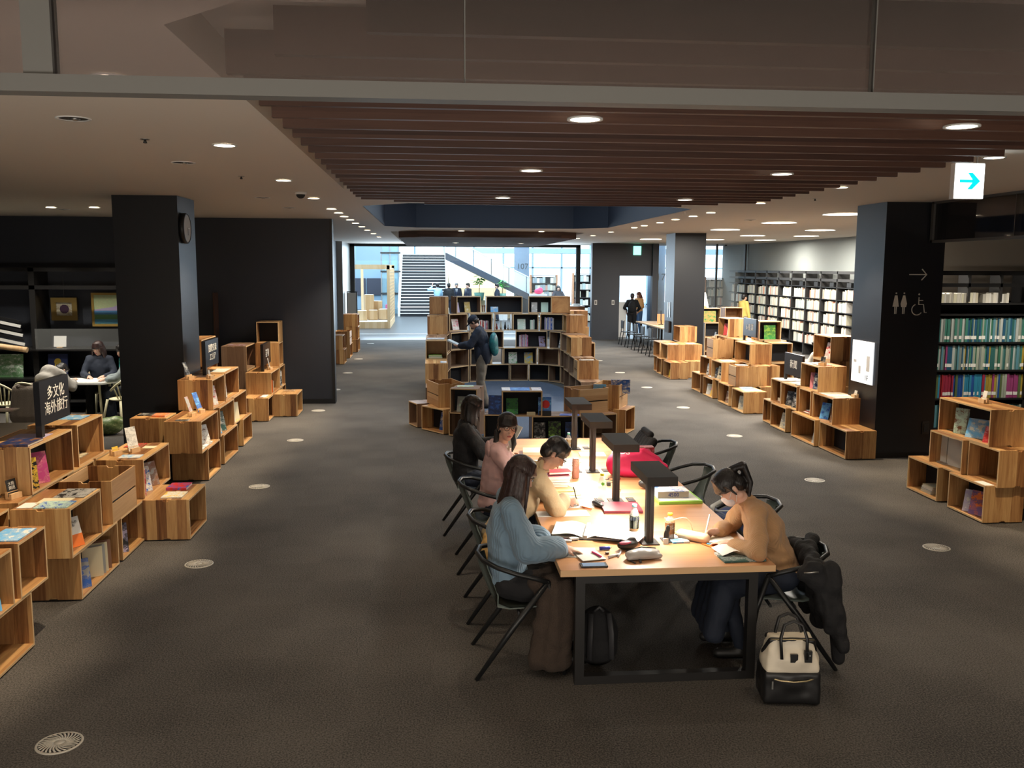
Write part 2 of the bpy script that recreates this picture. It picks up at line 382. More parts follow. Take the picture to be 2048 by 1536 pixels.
# pillars
def pillar(n, x0, y0, w, d, label):
    b = MB().box(x0, x0+w, y0, y0+d, .08, ZC, 0); b.box(x0+.015, x0+w-.015, y0+.015, y0+d-.015, 0, .08, 1)
    return struct(n, b, [M['pillar'], M['black']], label)
pillar('pillar_1', -4.08, 12.3, .82, .86, 'broad black pillar at the left of the hall')
pillar('pillar_2', 6.19, 12.0, .86, .86, 'broad black pillar at the right with the toilet signs')
pillar('pillar_3', 6.33, 23.25, .82, .9, 'dark pillar in the middle distance')
b = MB().box(5.95, 6.98, 33.2, 33.5, 0, ZC); b.box(6.98, 8.4, 33.35, 33.5, 2.36, ZC); b.box(8.22, 8.4, 33.2, 33.5, 0, ZC)
struct('wall_far', b, M['black_wall'], 'dark panel wall with a doorway at the far end')
for k, xx_ in enumerate((6.1, 6.75)):
    t = thing('wall_switch', 'small metal switch plate on the dark far wall, %s of two' % ('left' if k == 0 else 'right'), 'switch', (xx_, 33.2, 1.38))
    obj('plate', MB().box(-.05, .05, -.012, 0, -.09, .09), M['steel'], t); obj('button', MB().box(-.02, .02, -.02, -.012, -.05, .05), M['black'], t)
t = thing('wall_switch', 'small metal switch plate low on the right black pillar', 'switch', (6.93, 12.0, .43))
obj('plate', MB().box(-.05, .05, -.012, 0, -.09, .09), M['dark_metal'], t); obj('button', MB().box(-.028, .028, -.02, -.012, -.06, .06), M['lamp_grey'], t)
# hanging glass smoke screens
b = MB().box(-6, 9, 2.585, 2.605, 3.135, ZC)
struct('window_1', b, M['smoke_glass'], 'hanging glass smoke screen across the ceiling')
b = MB().box(-6, 9, 2.56, 2.63, 3.095, 3.14); b.box(-1.06, -.985, 2.57, 2.62, 3.14, ZC)
for x_ in (.10, 1.27, 2.44): b.box(x_-.0015, x_+.0015, 2.58, 2.61, 3.14, ZC)
struct('trim_4', b, M['alu'], 'aluminium channel and post of the glass smoke screen')
b = MB().box(6.83, 6.85, 4.0, 11.9, 3.03, ZC); struct('window_2', b, M['smoke_glass'], 'hanging glass smoke screen by the right pillar')
b = MB().box(6.80, 6.88, 4.0, 11.95, 3.0, 3.035); b.box(6.80, 6.88, 11.9, 11.96, 3.0, ZC); b.box(6.80, 6.88, 4, 11.95, ZC-.03, ZC)
for y_ in (10.2, 8.6): b.box(6.828, 6.852, y_-.004, y_+.004, 3.03, ZC)
struct('trim_5', b, M['alu'], 'aluminium frame of the right smoke screen')
# glass front to the atrium
b = MB()
for x0, x1 in ((-2.9, -.2), (-.2, 2.6), (2.6, 5.9)): b.box(x0+.02, x1-.02, 36.3, 36.32, 2.9, ZC)
b.box(2.9, 5.9, 36.3, 36.32, 0, 2.9)
struct('window_3', b, M['glass'], 'glass front between the hall and the atrium')
b = MB().box(-3.3, 6, 36.2, 36.4, ZC-.10, ZC+.2)
for x_ in (-3.02, 5.93): b.box(x_-.08, x_+.08, 36.2, 36.42, 0, ZC)
struct('trim_6', b, M['dark_metal'], 'dark frame of the atrium glass front')
b = MB().box(-3.3, -3.1, 33.0, 36.2, 0, ZC); struct('trim_7', b, M['steel'], 'steel jamb at the left end of the hall')
# glass to the right of the far doorway
b = MB().box(8.4, 11.9, 33.4, 33.42, 0, ZC); struct('window_4', b, M['glass'], 'glass partition right of the far doorway')
b = MB()
for x_ in (8.45, 9.6, 10.7, 11.8): b.box(x_-.03, x_+.03, 33.36, 33.46, 0, ZC)
struct('trim_8', b, M['dark_metal'], 'mullions of the far glass partition')
# floor of the reading ring
def ring_poly(n=40, cx=1.63, cy=17.3, rx=1.34, ry=3.78):
    return [(cx+rx*math.copysign(abs(math.cos(t))**.55, math.cos(t)), cy+ry*math.copysign(abs(math.sin(t))**.6, math.sin(t))) for t in (2*PI*i/n for i in range(n))]
tag(obj('round_rug', MB().prism(ring_poly(), .001, .012), M['carpet_blue']), 'blue oval carpet inside the ring of bookshelves', 'rug')

# ------------------------------------------------------------------ ceiling fittings
def downlight_proto():
    t = thing('downlight', '', 'ceiling light', (0, 0, 0))
    obj('trim_ring', MB().lathe([(.0751, -.004), (.092, -.006), (.092, .004), (.075, .004)], 24, cap=False), M['white'], t)
    obj('lens', MB().lathe([(.074, -.003), (.074, .003)], 24), M['glow'], t); return t
dl = downlight_proto(); first = [True]
def put_light(x, y, z, label, group):
    if first[0]: first[0] = False; dl.location = (x, y, z); dl['label'] = label; dl['group'] = group; return dl
    return dup(dl, (x, y, z), None, label, group)
OR_ = ['first', 'first', 'second', 'third', 'fourth', 'fifth', 'seventh', 'ninth', 'eleventh', 'thirteenth']
names = {-1.53: 'left aisle ceiling row', .79: 'left row among the timber slats', 2.8: 'right row among the timber slats', 4.57: 'right aisle ceiling row'}
for gx in GRID_X:
    for gy in GRID_Y[1:]:
        inner = gx in (.79, 2.8)
        if inner and 12.9 < gy < 21.5: continue
        put_light(gx, gy, 3.39 if inner and gy not in (12.43, 22.9) else ZC-.006, 'round glowing downlight of the %s, %s from the camera' % (names[gx], OR_[GRID_Y.index(gy)]), 'downlights of the %s' % names[gx])
for y_, o_ in ((15.69, 'sixth'), (17.94, 'eighth'), (20.96, 'tenth'), (25.2, 'twelfth')): put_light(-1.52, y_, ZC-.006, 'round glowing downlight of the left aisle ceiling row, %s from the camera' % o_, 'downlights of the left aisle ceiling row')
for y_, o_ in ((15.7, 'sixth'), (18.0, 'eighth'), (20.3, 'tenth'), (25.5, 'twelfth')): put_light(4.58, y_, ZC-.006, 'round glowing downlight of the right aisle ceiling row, %s from the camera' % o_, 'downlights of the right aisle ceiling row')
for x_, y_ in ((-5.88, 14.96), (-5.19, 14.85)): put_light(x_, y_, ZC-.006, 'round glowing downlight above the picture alcove, %s one' % ('left' if x_ < -5.5 else 'right'), 'downlights above the picture alcove')
for i, (x_, y_) in enumerate(((-2.2, 6.02), (-2.16, 8.41), (-2.16, 14.5), (-2.2, 12.47), (-5.9, 15.5), (6.0, 16.8))):
    t = thing('spotlight', ('recessed adjustable spotlight, off, nearest on the left ceiling', 'recessed adjustable spotlight, off, in front of the left pillar', 'recessed adjustable spotlight, off, behind the left pillar', 'recessed adjustable spotlight, off, beside the left pillar top', 'recessed adjustable spotlight, off, above the pictures', 'recessed adjustable spotlight, off, behind the right pillar')[i], 'ceiling light', (x_, y_, ZC))
    obj('trim_ring', MB().lathe([(.085, -.004), (.105, -.006), (.105, .004), (.085, .004)], 24, cap=False), M['white'], t)
    obj('reflector', MB().lathe([(.084, -.002), (.084, .002)], 24), M['black_metal'], t)
    obj('bulb', MB().ell((.01, 0, -.004), (.03, .03, .012)), M['steel'], t)
for i, (x_, y_) in enumerate(((-2.04, 6.92), (-1.9, 9.6), (4.2, 10.75), (5.0, 11.6))):
    t = thing('sprinkler_head', 'tiny sprinkler head on the %s' % ('left ceiling near the smoke screen', 'left ceiling near the left pillar', 'right ceiling under the slats edge', 'ceiling just left of the right pillar')[i], 'sprinkler', (x_, y_, ZC))
    obj('rosette', MB().lathe([(.035, -.004), (.03, .002)], 16), M['steel'], t); obj('nozzle', MB().lathe([(.008, -.03), (.015, -.028), (.006, -.004)], 10), M['dark_metal'], t)
for lab, x_, y_ in (('left ceiling beside the slats', -1.57, 11.5), ('far ceiling above the atrium front', 3.6, 32.0), ('far right ceiling beside the long shelves', 10.9, 33.0)):
    t = thing('dome_camera', 'small round dome camera on the '+lab, 'camera', (x_, y_, ZC))
    obj('base', MB().lathe([(.07, -.03), (.075, 0)], 20), M['white'], t); obj('dome', MB().ell((0, 0, -.03), (.055, .055, .05)), M['lamp_grey'], t)
disc_labels = ['nearest, half hidden by the right pillar', 'left of the right pillar top', 'middle of the far right ceiling', 'beside the grey wall', 'above the far crates', 'centre back of the right ceiling', 'deepest by the grey wall', 'above the high chairs', 'right of the far pillar', 'far behind the right pillar', 'small one right of the pillar']
for i, (gx, gy) in enumerate(((6.87, 14.75), (6.89, 17.64), (9.14, 20.84), (10.4, 24.6), (6.9, 20.98), (8.87, 24.6), (10.6, 28.27), (6.9, 28.2), (8.9, 28.2), (9.1, 17.6), (10.6, 21))):
    t = thing('disc_light', 'large round glowing ceiling disc, '+disc_labels[i], 'ceiling light', (gx, gy, ZC-.004))
    obj('rim', MB().lathe([(.34, -.006), (.36, -.006), (.36, .002), (.34, .002)], 36, cap=False), M['white'], t)
    obj('diffuser', MB().lathe([(.34, -.004), (.34, 0)], 36), M['glow_disc'], t)
# air outlets in the floor
def vent_proto():
    t = thing('floor_vent', '', 'floor vent')
    b = MB().lathe([(.125, 0), (.123, .004), (.112, .007), (.112, .003), (.03, .003), (.03, .006), (.001, .007)], 40)
    obj('rim', b, M['vent'], t); g = MB()
    for k in range(26):
        a = 2*PI*k/26; pts = [(rr*math.cos(a+(rr-.03)*7), rr*math.sin(a+(rr-.03)*7), .006) for rr in (.03, .05, .07, .09, .108)]
        g.tube(pts, .0062, 5, flat=.35)
    obj('blades', g, M['vent'], t); obj('well', MB().lathe([(.11, .001), (.11, .0034)], 30), M['black'], t); return t
M['vent'] = mat('vent', (.55, .52, .46), .5, .2)
vp_ = vent_proto(); k_ = 0
vl = ['nearest the camera', 'second from the camera', 'third from the camera', 'fourth from the camera', 'fifth from the camera', 'sixth from the camera', 'seventh from the camera', 'eighth from the camera', 'ninth from the camera']
for side, X, ys in (('left', -2.075, (4.96, 8.05, 10.95, 13.92, 16.83, 19.75, 22.9, 26.4, 31.8)), ('right', 4.81, (8.0, 10.78, 13.82, 16.77, 19.72, 22.6, 25.6))):
    for i, y_ in enumerate(ys):
        lab = 'round perforated air vent in the carpet, %s aisle, %s' % (side, vl[i])
        if k_ == 0: vp_.location = (X, y_, 0); vp_['label'] = lab; k_ = 1
        else: dup(vp_, (X, y_, 0), random.random()*6, lab)
t = dup(vp_, (1.38, 13.35, .0), 1, 'round air vent glimpsed through the gap in the front crates')
# exit sign
t = thing('exit_sign', 'lit white exit sign with a turquoise arrow hanging from the ceiling', 'sign', (4.28, 7.0, 3.22))
obj('housing', MB().box(-.125, .125, 0, .06, -.02, .26), M['white'], t)
obj('panel', MB().box(-.118, .118, -.008, 0, -.015, .25), mat('sign_glow', (1, 1, 1), .5, emit=(.92, 1, 1), es=5), t)
ar = [(-.085, -.012), (-.085, .012), (.02, .012), (-.02, .065), (.02, .065), (.085, 0), (.02, -.065), (-.02, -.065), (.02, -.012)]
obj('arrow', MB().prism(ar, 0, .003), mat('sign_arrow', (0, .6, .65), .5, emit=(0, .62, .68), es=1.2), t, (0, -.009, .118), (PI/2, 0, 0))
obj('hanger', MB().box(-.08, -.07, .025, .035, .26, .34).box(.07, .08, .025, .035, .26, .34), M['steel'], t)
t = thing('exit_sign', 'small green exit sign over the far doorway', 'sign', (7.65, 33.345, 3.25))
obj('panel', MB().box(-.14, .14, -.04, 0, -.12, .2), mat('sign_glow_green', (.2, .9, .6), .5, emit=(.25, 1, .7), es=2.5), t)
# clock on the left pillar
t = thing('wall_clock', 'round white wall clock on the side of the left pillar', 'clock', (-3.26, 12.53, 3.14), -PI/2)
# local: facing -y ; rotate so that it faces +X
t.rotation_euler = (0, 0, PI/2)
obj('case', MB().lathe([(.19, 0), (.20, .01), (.20, .06), (.185, .065), (.18, .055), (.001, .055)], 36), M['black_metal'], t, (0, 0, 0), (PI/2, 0, 0))
obj('dial', MB().lathe([(.178, .054), (.178, .058)], 36), cm((.45, .43, .4)), t, (0, 0, 0), (PI/2, 0, 0))
obj('hand', MB().box(-.005, .11, -.064, -.060, -.005, .005), M['letter_white'], t); obj('hand', MB().box(-.004, .004, -.068, -.065, -.09, .01), M['black'], t)
# lettering on the right pillar
pil = thing('toilet_sign', 'pale grey arrow and toilet pictograms on the black pillar', 'sign', (6.19, 11.998, 0))
g = MB()
ax, az = .50, 2.57
g.box(ax-.13, ax+.11, -.004, 0, az-.006, az+.006)
g.tube([(ax+.05, -.002, az+.075), (ax+.12, -.002, az), (ax+.05, -.002, az-.075)], .008, 6)
obj('arrow', g, M['letter'], pil)
def picto_poly(pts, cx, cz): return [(cx+x, cz+z_) for x, z_ in pts]
for nm, cx, pts in (('woman_figure', .20, [(-.018, .115), (.018, .115), (.045, -.04), (.018, -.04), (.016, -.14), (.004, -.14), (.004, -.04), (-.004, -.04), (-.004, -.14), (-.016, -.14), (-.018, -.04), (-.045, -.04)]),
                    ('man_figure', .315, [(-.015, .115), (.015, .115), (.045, 0), (.035, -.045), (.018, -.045), (.016, -.14), (.004, -.14), (.004, -.045), (-.004, -.045), (-.004, -.14), (-.016, -.14), (-.018, -.045), (-.035, -.045), (-.045, 0)])):
    b = MB().prism(picto_poly(pts, cx, 0), 0, .004); b.lathe([(.011, 0), (.011, .004)], 14, mx=Matrix.Translation((cx, .145, 0)))
    obj(nm, b, M['letter'], pil, (0, 0, 2.17), (PI/2, 0, 0))
g = MB(); cx, cz = .53, 2.16
g.tube([(cx+.075*math.cos(a)-.02, -.002, cz-.07+.075*math.sin(a)) for a in [PI*.62+i*PI*1.2/12 for i in range(13)]], .007, 6)
g.tube([(cx, -.002, cz+.10), (cx, -.002, cz), (cx+.07, -.002, cz), (cx+.09, -.002, cz-.11), (cx+.12, -.002, cz-.11)], .007, 6)
g.tube([(cx, -.002, cz+.055), (cx+.06, -.002, cz+.055)], .006, 6); g.ell((cx, -.002, cz+.14), (.013, .003, .013))
obj('wheelchair_symbol', g, M['letter'], pil)
t = thing('floor_map', 'white floor map panel on the left face of the right pillar', 'sign', (6.185, 12.45, 0))
obj('panel', MB().box(-.015, 0, -.33, .30, 1.02, 1.62), mat('map_white', (.85, .87, .9), .5, emit=(.9, .95, 1), es=.75), t)
obj('plan_blocks', MB().box(-.018, -.015, -.24, -.15, 1.2, 1.42).box(-.018, -.015, .02, .08, 1.15, 1.26).box(-.018, -.015, .16, .24, 1.30, 1.34), cm((.62, .63, .66)), t)
lettering('1F', .11, cm((.03, .03, .03)), t, (-.0165, -.16, 1.1), FACE_NX)

# ------------------------------------------------------------------ display crates
CH, CDP = .393, .437                                  # height and depth of every crate
LN = {'S': .437, 'M': .655, 'L': .875}
_crate = {}
def crate_meshes(L, kind, dark, H=CH):
    key = (round(L, 3), kind, dark, H)
    if key in _crate: return _crate[key]
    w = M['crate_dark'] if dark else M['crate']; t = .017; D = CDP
    def end(x):                                       # end board with finger notches at top and bottom
        b = MB(); c = D/2; pr = [(0, 0), (c-.035, 0), (c-.022, .016), (c+.022, .016), (c+.035, 0), (D, 0), (D, H), (c+.035, H), (c+.022, H-.018), (c-.022, H-.018), (c-.035, H), (0, H)]
        n = len(pr); vs = [(x, y, z) for y, z in pr]+[(x+t, y, z) for y, z in pr]
        b.add(vs, [tuple(range(n)), tuple(reversed(range(n, 2*n)))]+[(i, n+i, n+(i+1) % n, (i+1) % n) for i in range(n)], 0)
        for i in range(n): pass
        return b
    r = [('end_board', end(0), w if kind != 'bin' else M['crate']), ('end_board', end(L-t), w if kind != 'bin' else M['crate'])]
    if kind == 'bin':
        for y in (0, D-.015):
            r.append(('side_slat', MB().box(t, L-t, y, y+.015, .004, H*.48), M['bin'])); r.append(('side_slat', MB().box(t, L-t, y, y+.015, H*.53, H-.002), M['bin']))
            yy_ = .017 if y == 0 else D-.021
            r.append(('liner', MB().box(t, L-t, yy_, yy_+.004, .02, H-.12), M['black']))
        r.append(('bottom_board', MB().box(t, L-t, .015, D-.015, .004, .018), w))
    else:
        for y0, y1 in ((0, D/2-.003), (D/2+.003, D)): r.append(('top_board', MB().box(t, L-t, y0, y1, H-t, H), w))
        r.append(('bottom_board', MB().box(t, L-t, 0, D, 0, t), w))
        bp_ = D*.52 if kind == 'dark' else D-.03
        if kind != 'open': r.append(('back_panel', MB().box(t, L-t, bp_, bp_+.01, t, H-t), M['panel_dark'] if kind == 'dark' else w))
        e_ = -.0014; O = [(0, 0), (L, 0), (L, H), (0, H)]; I = [(t, t), (L-t, t), (L-t, H-t), (t, H-t)]
        vs = [(x, e_, z) for x, z in O+I]+[(x, 0, z) for x, z in O+I]; fs = []
        for i in range(4):
            j = (i+1) % 4; fs += [(i, j, 4+j, 4+i), (i, i+8, j+8, j), (4+i, 4+j, 12+j, 12+i), (8+i, 12+i, 12+j, 8+j)]
        r.append(('edge_band', MB().add(vs, fs), M['ply_edge']))
    _crate[key] = [(n_, m_.mesh(n_, ma)) for n_, m_, ma in r]
    return _crate[key]
CR_N = {}
def crate(label, x, y, lv, size='M', face='+X', kind='dark', dark=False, rz=None, z=None, H=CH, group=None):
    """(x, y): corner of the open face nearest the camera for +X / -X; left corner for -Y"""
    L = LN.get(size, size); zz = lv*CH+(.012 if lv == 0 else .0)+lv*.001 if z is None else z
    if rz is None:
        if face == '+X': loc, rz = (x, y), PI/2
        elif face == '-X': loc, rz = (x, y+L), -PI/2
        else: loc, rz = (x, y), 0
    else: loc = (x, y)
    nm = 'display_bin' if kind == 'bin' else 'display_crate'
    t = thing(nm, label, 'bin' if kind == 'bin' else 'crate', (loc[0], loc[1], zz), rz, group)
    for n_, me in crate_meshes(L, kind, dark, H): obj(n_, me, None, t)
    if lv == 0 and z is None: obj('foot_rail', MB().box(.02, L-.02, .02, CDP-.02, -.012, 0), M['black'], t)
    CR_N[label] = (t, L, rz)
    return t
A = 'wooden display crate'
# --- left bank, first group (from the camera down the aisle)
XL0 = -2.77
c = {}
c['A1'] = crate('open wooden crate on the carpet cut off by the left picture edge', XL0, 5.45, 0, 'L', kind='wood')
c['A2'] = crate('open wooden crate, upper, cut off by the left picture edge', XL0, 5.42, 1, 'M')
c['A3'] = crate('small empty wooden crate with a pale blue magazine on top, nearest left', XL0, 6.17, 1, 'S', kind='wood')
crate('wooden crate mostly outside the left edge behind the nearest stack', -3.24, 6.62, 1, .49, kind='wood')
crate('wooden crate on the carpet behind the nearest left stack', -3.24, 6.62, 0, .49)
c['B1'] = crate('long wooden crate on the carpet holding leaning thin books and a blue photo book', XL0, 7.20, 0, 'L')
c['B2'] = crate('wooden crate on the carpet with one dark patterned book, behind the crate of thin books', XL0, 8.17, 0, 'M', kind='wood')
c['B3'] = crate('wooden crate jutting into the left aisle with a yellow and a red-blue book on top', -2.335, 8.78, 0, 'M')
c['B4'] = crate('wooden crate with magazines on top and a white and orange book inside', XL0, 7.06, 1, 'M')
c['B5'] = crate('open-topped slatted bin holding two pale booklets at the left', XL0, 7.97, 1, 'M', kind='bin')
c['B6'] = crate('long wooden crate with card stand on top and blue and brown books inside', XL0, 8.86, 1, 'L')
c['B9'] = crate('wooden crate carrying the small black card sign on the left bank', -3.24, 7.27, 1, 'L')
crate('wooden crate under the left back row, behind the slatted bin', -3.24, 8.25, 1, 'M', kind='wood')
crate('wooden crate at the far end under the left back row', -3.24, 8.95, 1, 'S', kind='wood')
crate('wooden crate on the carpet behind the thin book crate', -3.24, 7.27, 0, 'L')
crate('wooden crate on the carpet behind the patterned book crate', -3.24, 8.25, 0, 'L')
c['B10'] = crate('wooden crate on the carpet supporting the long crate with card stand', XL0, 8.87, 0, .62, kind='wood')
c['B7'] = crate('long high wooden crate holding a yellow and a magenta book under the first black sign', -3.235, 7.52, 2, 'L')
c['B8'] = crate('high empty wooden crate with a blue magazine on top behind the first black sign', -3.255, 8.57, 2, 'M', kind='wood')
# --- left bank, second group under the second black sign
c['C1'] = crate('long wooden crate with brown end face and two postcard holders on top', XL0+.01, 11.06, 1, 'L')
c['C2'] = crate('wooden crate on the carpet under the postcard holder crate', XL0+.02, 11.30, 0, 'M', kind='wood')
c['C3'] = crate('long empty wooden crate on the carpet, middle of the second left stack', XL0+.01, 12.22, 0, 'L', kind='wood')
c['C4'] = crate('wooden crate on the carpet at the far foot of the second left stack', XL0+.01, 13.48, 0, 'M', kind='wood')
c['C5'] = crate('wooden crate with a bottle green poster book, middle row of the second left stack', XL0-.01, 12.13, 1, 'L')
c['C6'] = crate('wooden crate with cream books, far end of the middle row of the second left stack', XL0-.03, 13.10, 1, 'L', kind='wood')
c['C7'] = crate('wooden crate with red and white book, upper near crate below the second black sign', XL0-.05, 11.95, 2, .70)
c['C8'] = crate('wooden crate with one white book, upper far crate below the second black sign', XL0-.05, 12.70, 2, 'L', kind='wood')
c['C9'] = crate('small wooden crate highest behind the second black sign', -3.33, 13.55, 3, 'L', kind='wood')
crate('wooden crate under the highest crate behind the second black sign', -3.33, 13.6, 2, 'L', kind='wood')
crate('wooden crate behind the cream book crate', -3.33, 13.6, 1, 'L', kind='wood'); crate('wooden crate on the carpet behind the middle of the second left stack', -3.33, 13.6, 0, 'L', kind='wood')
c['C10'] = crate('shaded wooden crate with orange and black books on top beside the left pillar', -3.24, 11.33, 1, 'S', kind='wood'); crate('shaded wooden crate on the carpet beside the left pillar', -3.24, 11.33, 0, 'S', kind='wood')
# --- left bank, third group in front of the black wall
c['D1'] = crate('wooden crate jutting into the aisle in front of the black wall', -2.355, 16.15, 0, 'M')
c['D2'] = crate('wooden crate on the carpet at the near corner of the stack by the black wall', XL0, 15.66, 0, 'M')
c['D3'] = crate('wooden crate with orange and white books, second tier by the black wall', XL0-.03, 16.16, 1, 'L')
crate('wooden crate behind the jutting crate by the black wall', XL0-.02, 16.36, 0, 'L', kind='wood'); crate('far wooden crate on the carpet at the black wall', XL0-.02, 17.27, 0, 'S', kind='wood')
c['D4'] = crate('wooden crate with black spined books against the black wall', XL0-.03, 17.10, 1, .60, kind='wood')
c['D5'] = crate('upright wooden crate third tier against the black wall', XL0-.05, 17.22, 2, .45, kind='wood', H=.44)
c['D6'] = crate('small square crate open towards the room, topmost at the black wall', -3.23, 17.25, 3, .41, face='-Y', kind='dark', z=2*CH+.442)
c['D7'] = crate('greyish upright wooden crate with leaflets on top near the black wall', -3.28, 16.50, 2, 'L', kind='wood', dark=True, H=.44)
crate('greyish wooden crate beneath the upright leaflet crate', -3.28, 16.50, 1, 'L', dark=True); crate('greyish wooden crate on the carpet beneath the leaflet crate', -3.28, 16.5, 0, 'L', dark=True)
crate('wooden crate carrying the square crate column at the black wall', -3.24, 17.38, 0, .34, kind='wood'); crate('wooden crate, second tier, behind the black spined books', -3.24, 17.38, 1, .34, kind='wood')
# --- left bank, far group beyond the black wall
for lab, x, y, lv, s, k in (('far left wooden crate, lower nearest, beyond the black wall', -2.34, 24.95, 0, 'M', 'wood'), ('far left wooden crate, upper nearest, beyond the black wall', -2.38, 24.95, 1, 'M', 'wood'),
        ('far left slatted bin with cream boards in it', -2.33, 26.6, 1, 'M', 'bin'), ('far left wooden crate under the slatted bin', -2.33, 26.6, 0, 'L', 'wood'),
        ('far left wooden crate, lower, last of the row', -2.25, 28.5, 0, 'L', 'wood'), ('far left wooden crate, middle tier, last of the row', -2.25, 28.6, 1, 'M', 'wood'), ('far left wooden crate, top of the last stack', -2.25, 28.6, 2, 'M', 'wood')):
    crate(lab, x, y, lv, s, kind=k)
# --- right bank, group in front of the right pillar
XR0 = 5.75
c['F1'] = crate('long empty wooden crate on the carpet at the foot of the right pillar', XR0, 11.93, 0, 'L', '-X')
c['F2'] = crate('long wooden crate on the carpet with a tilted grey book, next beyond the empty one', XR0-.05, 12.86, 0, 'L', '-X', 'wood')
c['F3'] = crate('wooden crate on the carpet with a round-motif book, far foot of the pillar stack', XR0-.03, 14.02, 0, 'M', '-X')
c['F4'] = crate('small wooden crate with little books, far end of the second tier by the pillar', XR0+.06, 14.50, 1, 'S', '-X', 'wood')
c['F5'] = crate('wooden crate with black and white lettered book below the newspaper sign', XR0+.04, 13.78, 1, 'M', '-X')
c['F6'] = crate('narrow wooden crate with red booklets between the lettered book and the blue book', XR0+.04, 13.25, 1, 'S', '-X', 'wood')
c['F7'] = crate('wooden crate with a blue book inside and white papers on top by the pillar', XR0+.03, 12.46, 1, .70, '-X')
c['F8'] = crate('wooden crate with pink and navy books, third tier by the pillar', XR0+.07, 13.08, 2, 'M', '-X')
c['F9'] = crate('topmost wooden crate with a colourful magazine beside the pillar', 6.33, 13.82, 3, 'M', '-X')
crate('wooden crate under the topmost magazine crate by the pillar', 6.33, 13.82, 2, 'M', '-X', 'wood'); crate('rear wooden crate of the second tier behind the pillar stack', 6.25, 13.7, 1, 'L', '-X', 'wood'); crate('rear wooden crate on the carpet behind the pillar stack', 6.25, 13.7, 0, 'L', '-X', 'wood')
crate('wooden crate on the carpet under the small crate of little books', XR0+.02, 14.72, 0, 'S', '-X', 'wood')
c['F10'] = crate('dark-lined crate facing the room behind the newspaper sign', 7.3, 17.6, 1, 'M', '-Y'); crate('dark-lined crate on the carpet behind the newspaper sign', 7.3, 17.6, 0, 'M', '-Y')
# --- right bank, nearest group at the right edge
c['R1'] = crate('wooden crate on the carpet with stacked pale books, left end of the nearest right bank', XR0, 9.63, 0, 'M', '-X')
c['R2'] = crate('wooden crate on the carpet with a purple-orange book, nearest at the right', XR0-.01, 8.74, 0, 'M', '-X')
c['R3'] = crate('wooden crate with white magazine files, second tier of the nearest right bank', XR0+.05, 9.27, 1, 'M', '-X')
c['R4'] = crate('empty wooden crate, second tier of the nearest right bank', XR0+.10, 8.70, 1, .54, '-X', 'wood')
c['R5'] = crate('long wooden crate on top of the nearest right bank with three picture books', XR0+.10, 8.89, 2, .97, '-X')
c['R6'] = crate('dark-lined crate facing the camera at the right edge', 6.31, 8.76, 1, .70, '-Y')
crate('wooden crate on the carpet supporting the dark-lined crate at the right edge', 6.62, 9.3, 0, 'M', '-Y'); crate('rear wooden crate behind the magazine files', 6.25, 9.25, 1, 'M', '-X', 'wood'); crate('rear wooden crate on the carpet behind the magazine files', 6.2, 9.25, 0, 'M', '-X', 'wood')
c['R7'] = crate('small dark-lined crate in front of the picture book shelves', 7.35, 11.2, 1, .47, '-Y', z=.42); crate('small crate under the one before the picture book shelves', 7.35, 11.2, 0, .47, '-Y')
# --- right bank, middle group
c['G1'] = crate('empty wooden crate on the carpet, far foot of the middle right stack', XR0-.02, 18.72, 0, 'M', '-X', 'wood')
c['G2'] = crate('wooden crate on the carpet with white and yellow booklets, middle right stack', XR0-.03, 17.86, 0, 'M', '-X', 'wood')
c['G3'] = crate('wooden crate on the carpet with one tilted brown book, middle right stack', XR0-.03, 16.84, 0, 'M', '-X', 'wood')
c['G4'] = crate('wooden crate on the carpet with cream and blue books, middle right stack foot', XR0-.06, 15.92, 0, 'M', '-X')
c['G5'] = crate('wooden crate, far end of the second tier of the middle right stack', XR0+.04, 18.33, 1, 'M', '-X', 'wood')
c['G6'] = crate('wooden crate with black and cream posters, second tier of the middle right stack', XR0+.02, 17.48, 1, 'M', '-X')
c['G7'] = crate('open-topped slatted bin, lower, near end of the middle right stack', XR0+.05, 16.70, 1, 'S', '-X', 'bin')
c['G8'] = crate('wooden crate behind the lower slatted bin', 6.26, 16.80, 1, 'M', '-X', 'wood'); crate('wooden crate on the carpet behind the lower slatted bin', 6.26, 16.60, 0, 'L', '-X', 'wood')
crate('rear wooden crate behind the poster crate', 6.26, 17.6, 1, 'L', '-X', 'wood'); crate('rear wooden crate on the carpet behind the booklet crate', 6.26, 17.6, 0, 'L', '-X', 'wood')
crate('rear wooden crate on the carpet behind the far foot', 6.26, 18.6, 0, 'L', '-X', 'wood'); crate('rear wooden crate, second tier at the far end', 6.26, 18.6, 1, 'L', '-X', 'wood')
c['G10'] = crate('open-topped slatted bin, upper, far end of the middle right stack', XR0+.12, 18.38, 2, 'S', '-X', 'bin')
crate('rear wooden crate of the third tier carrying the red book crate', 6.33, 18.85, 2, 'L', '-X', 'wood')
c['G11'] = crate('long wooden crate open to the aisle, third tier of the middle right stack', 6.20, 17.10, 2, 'L', '-X')
c['G12'] = crate('dark-lined crate facing the room beside the third tier crate', 6.72, 17.35, 2, 'S', '-Y'); crate('rear crate under the dark-lined crate of the third tier', 6.75, 17.35, 1, 'S', '-Y', 'wood'); crate('rear crate on the carpet under the dark-lined crate of the third tier', 6.75, 17.35, 0, 'S', '-Y', 'wood')
c['G13'] = crate('topmost wooden crate with a red and a white book, middle right stack', 6.36, 18.92, 3, 'M', '-X')
crate('rear third tier crate beside the industry sign', 6.35, 18.0, 2, 'L', '-X', 'wood')
c['G14'] = crate('topmost crate facing the room holding the green book', 6.70, 18.0, 3, .47, '-Y')
crate('rear third tier crate under the green book crate', 6.82, 18.0, 2, .47, '-Y', 'wood')
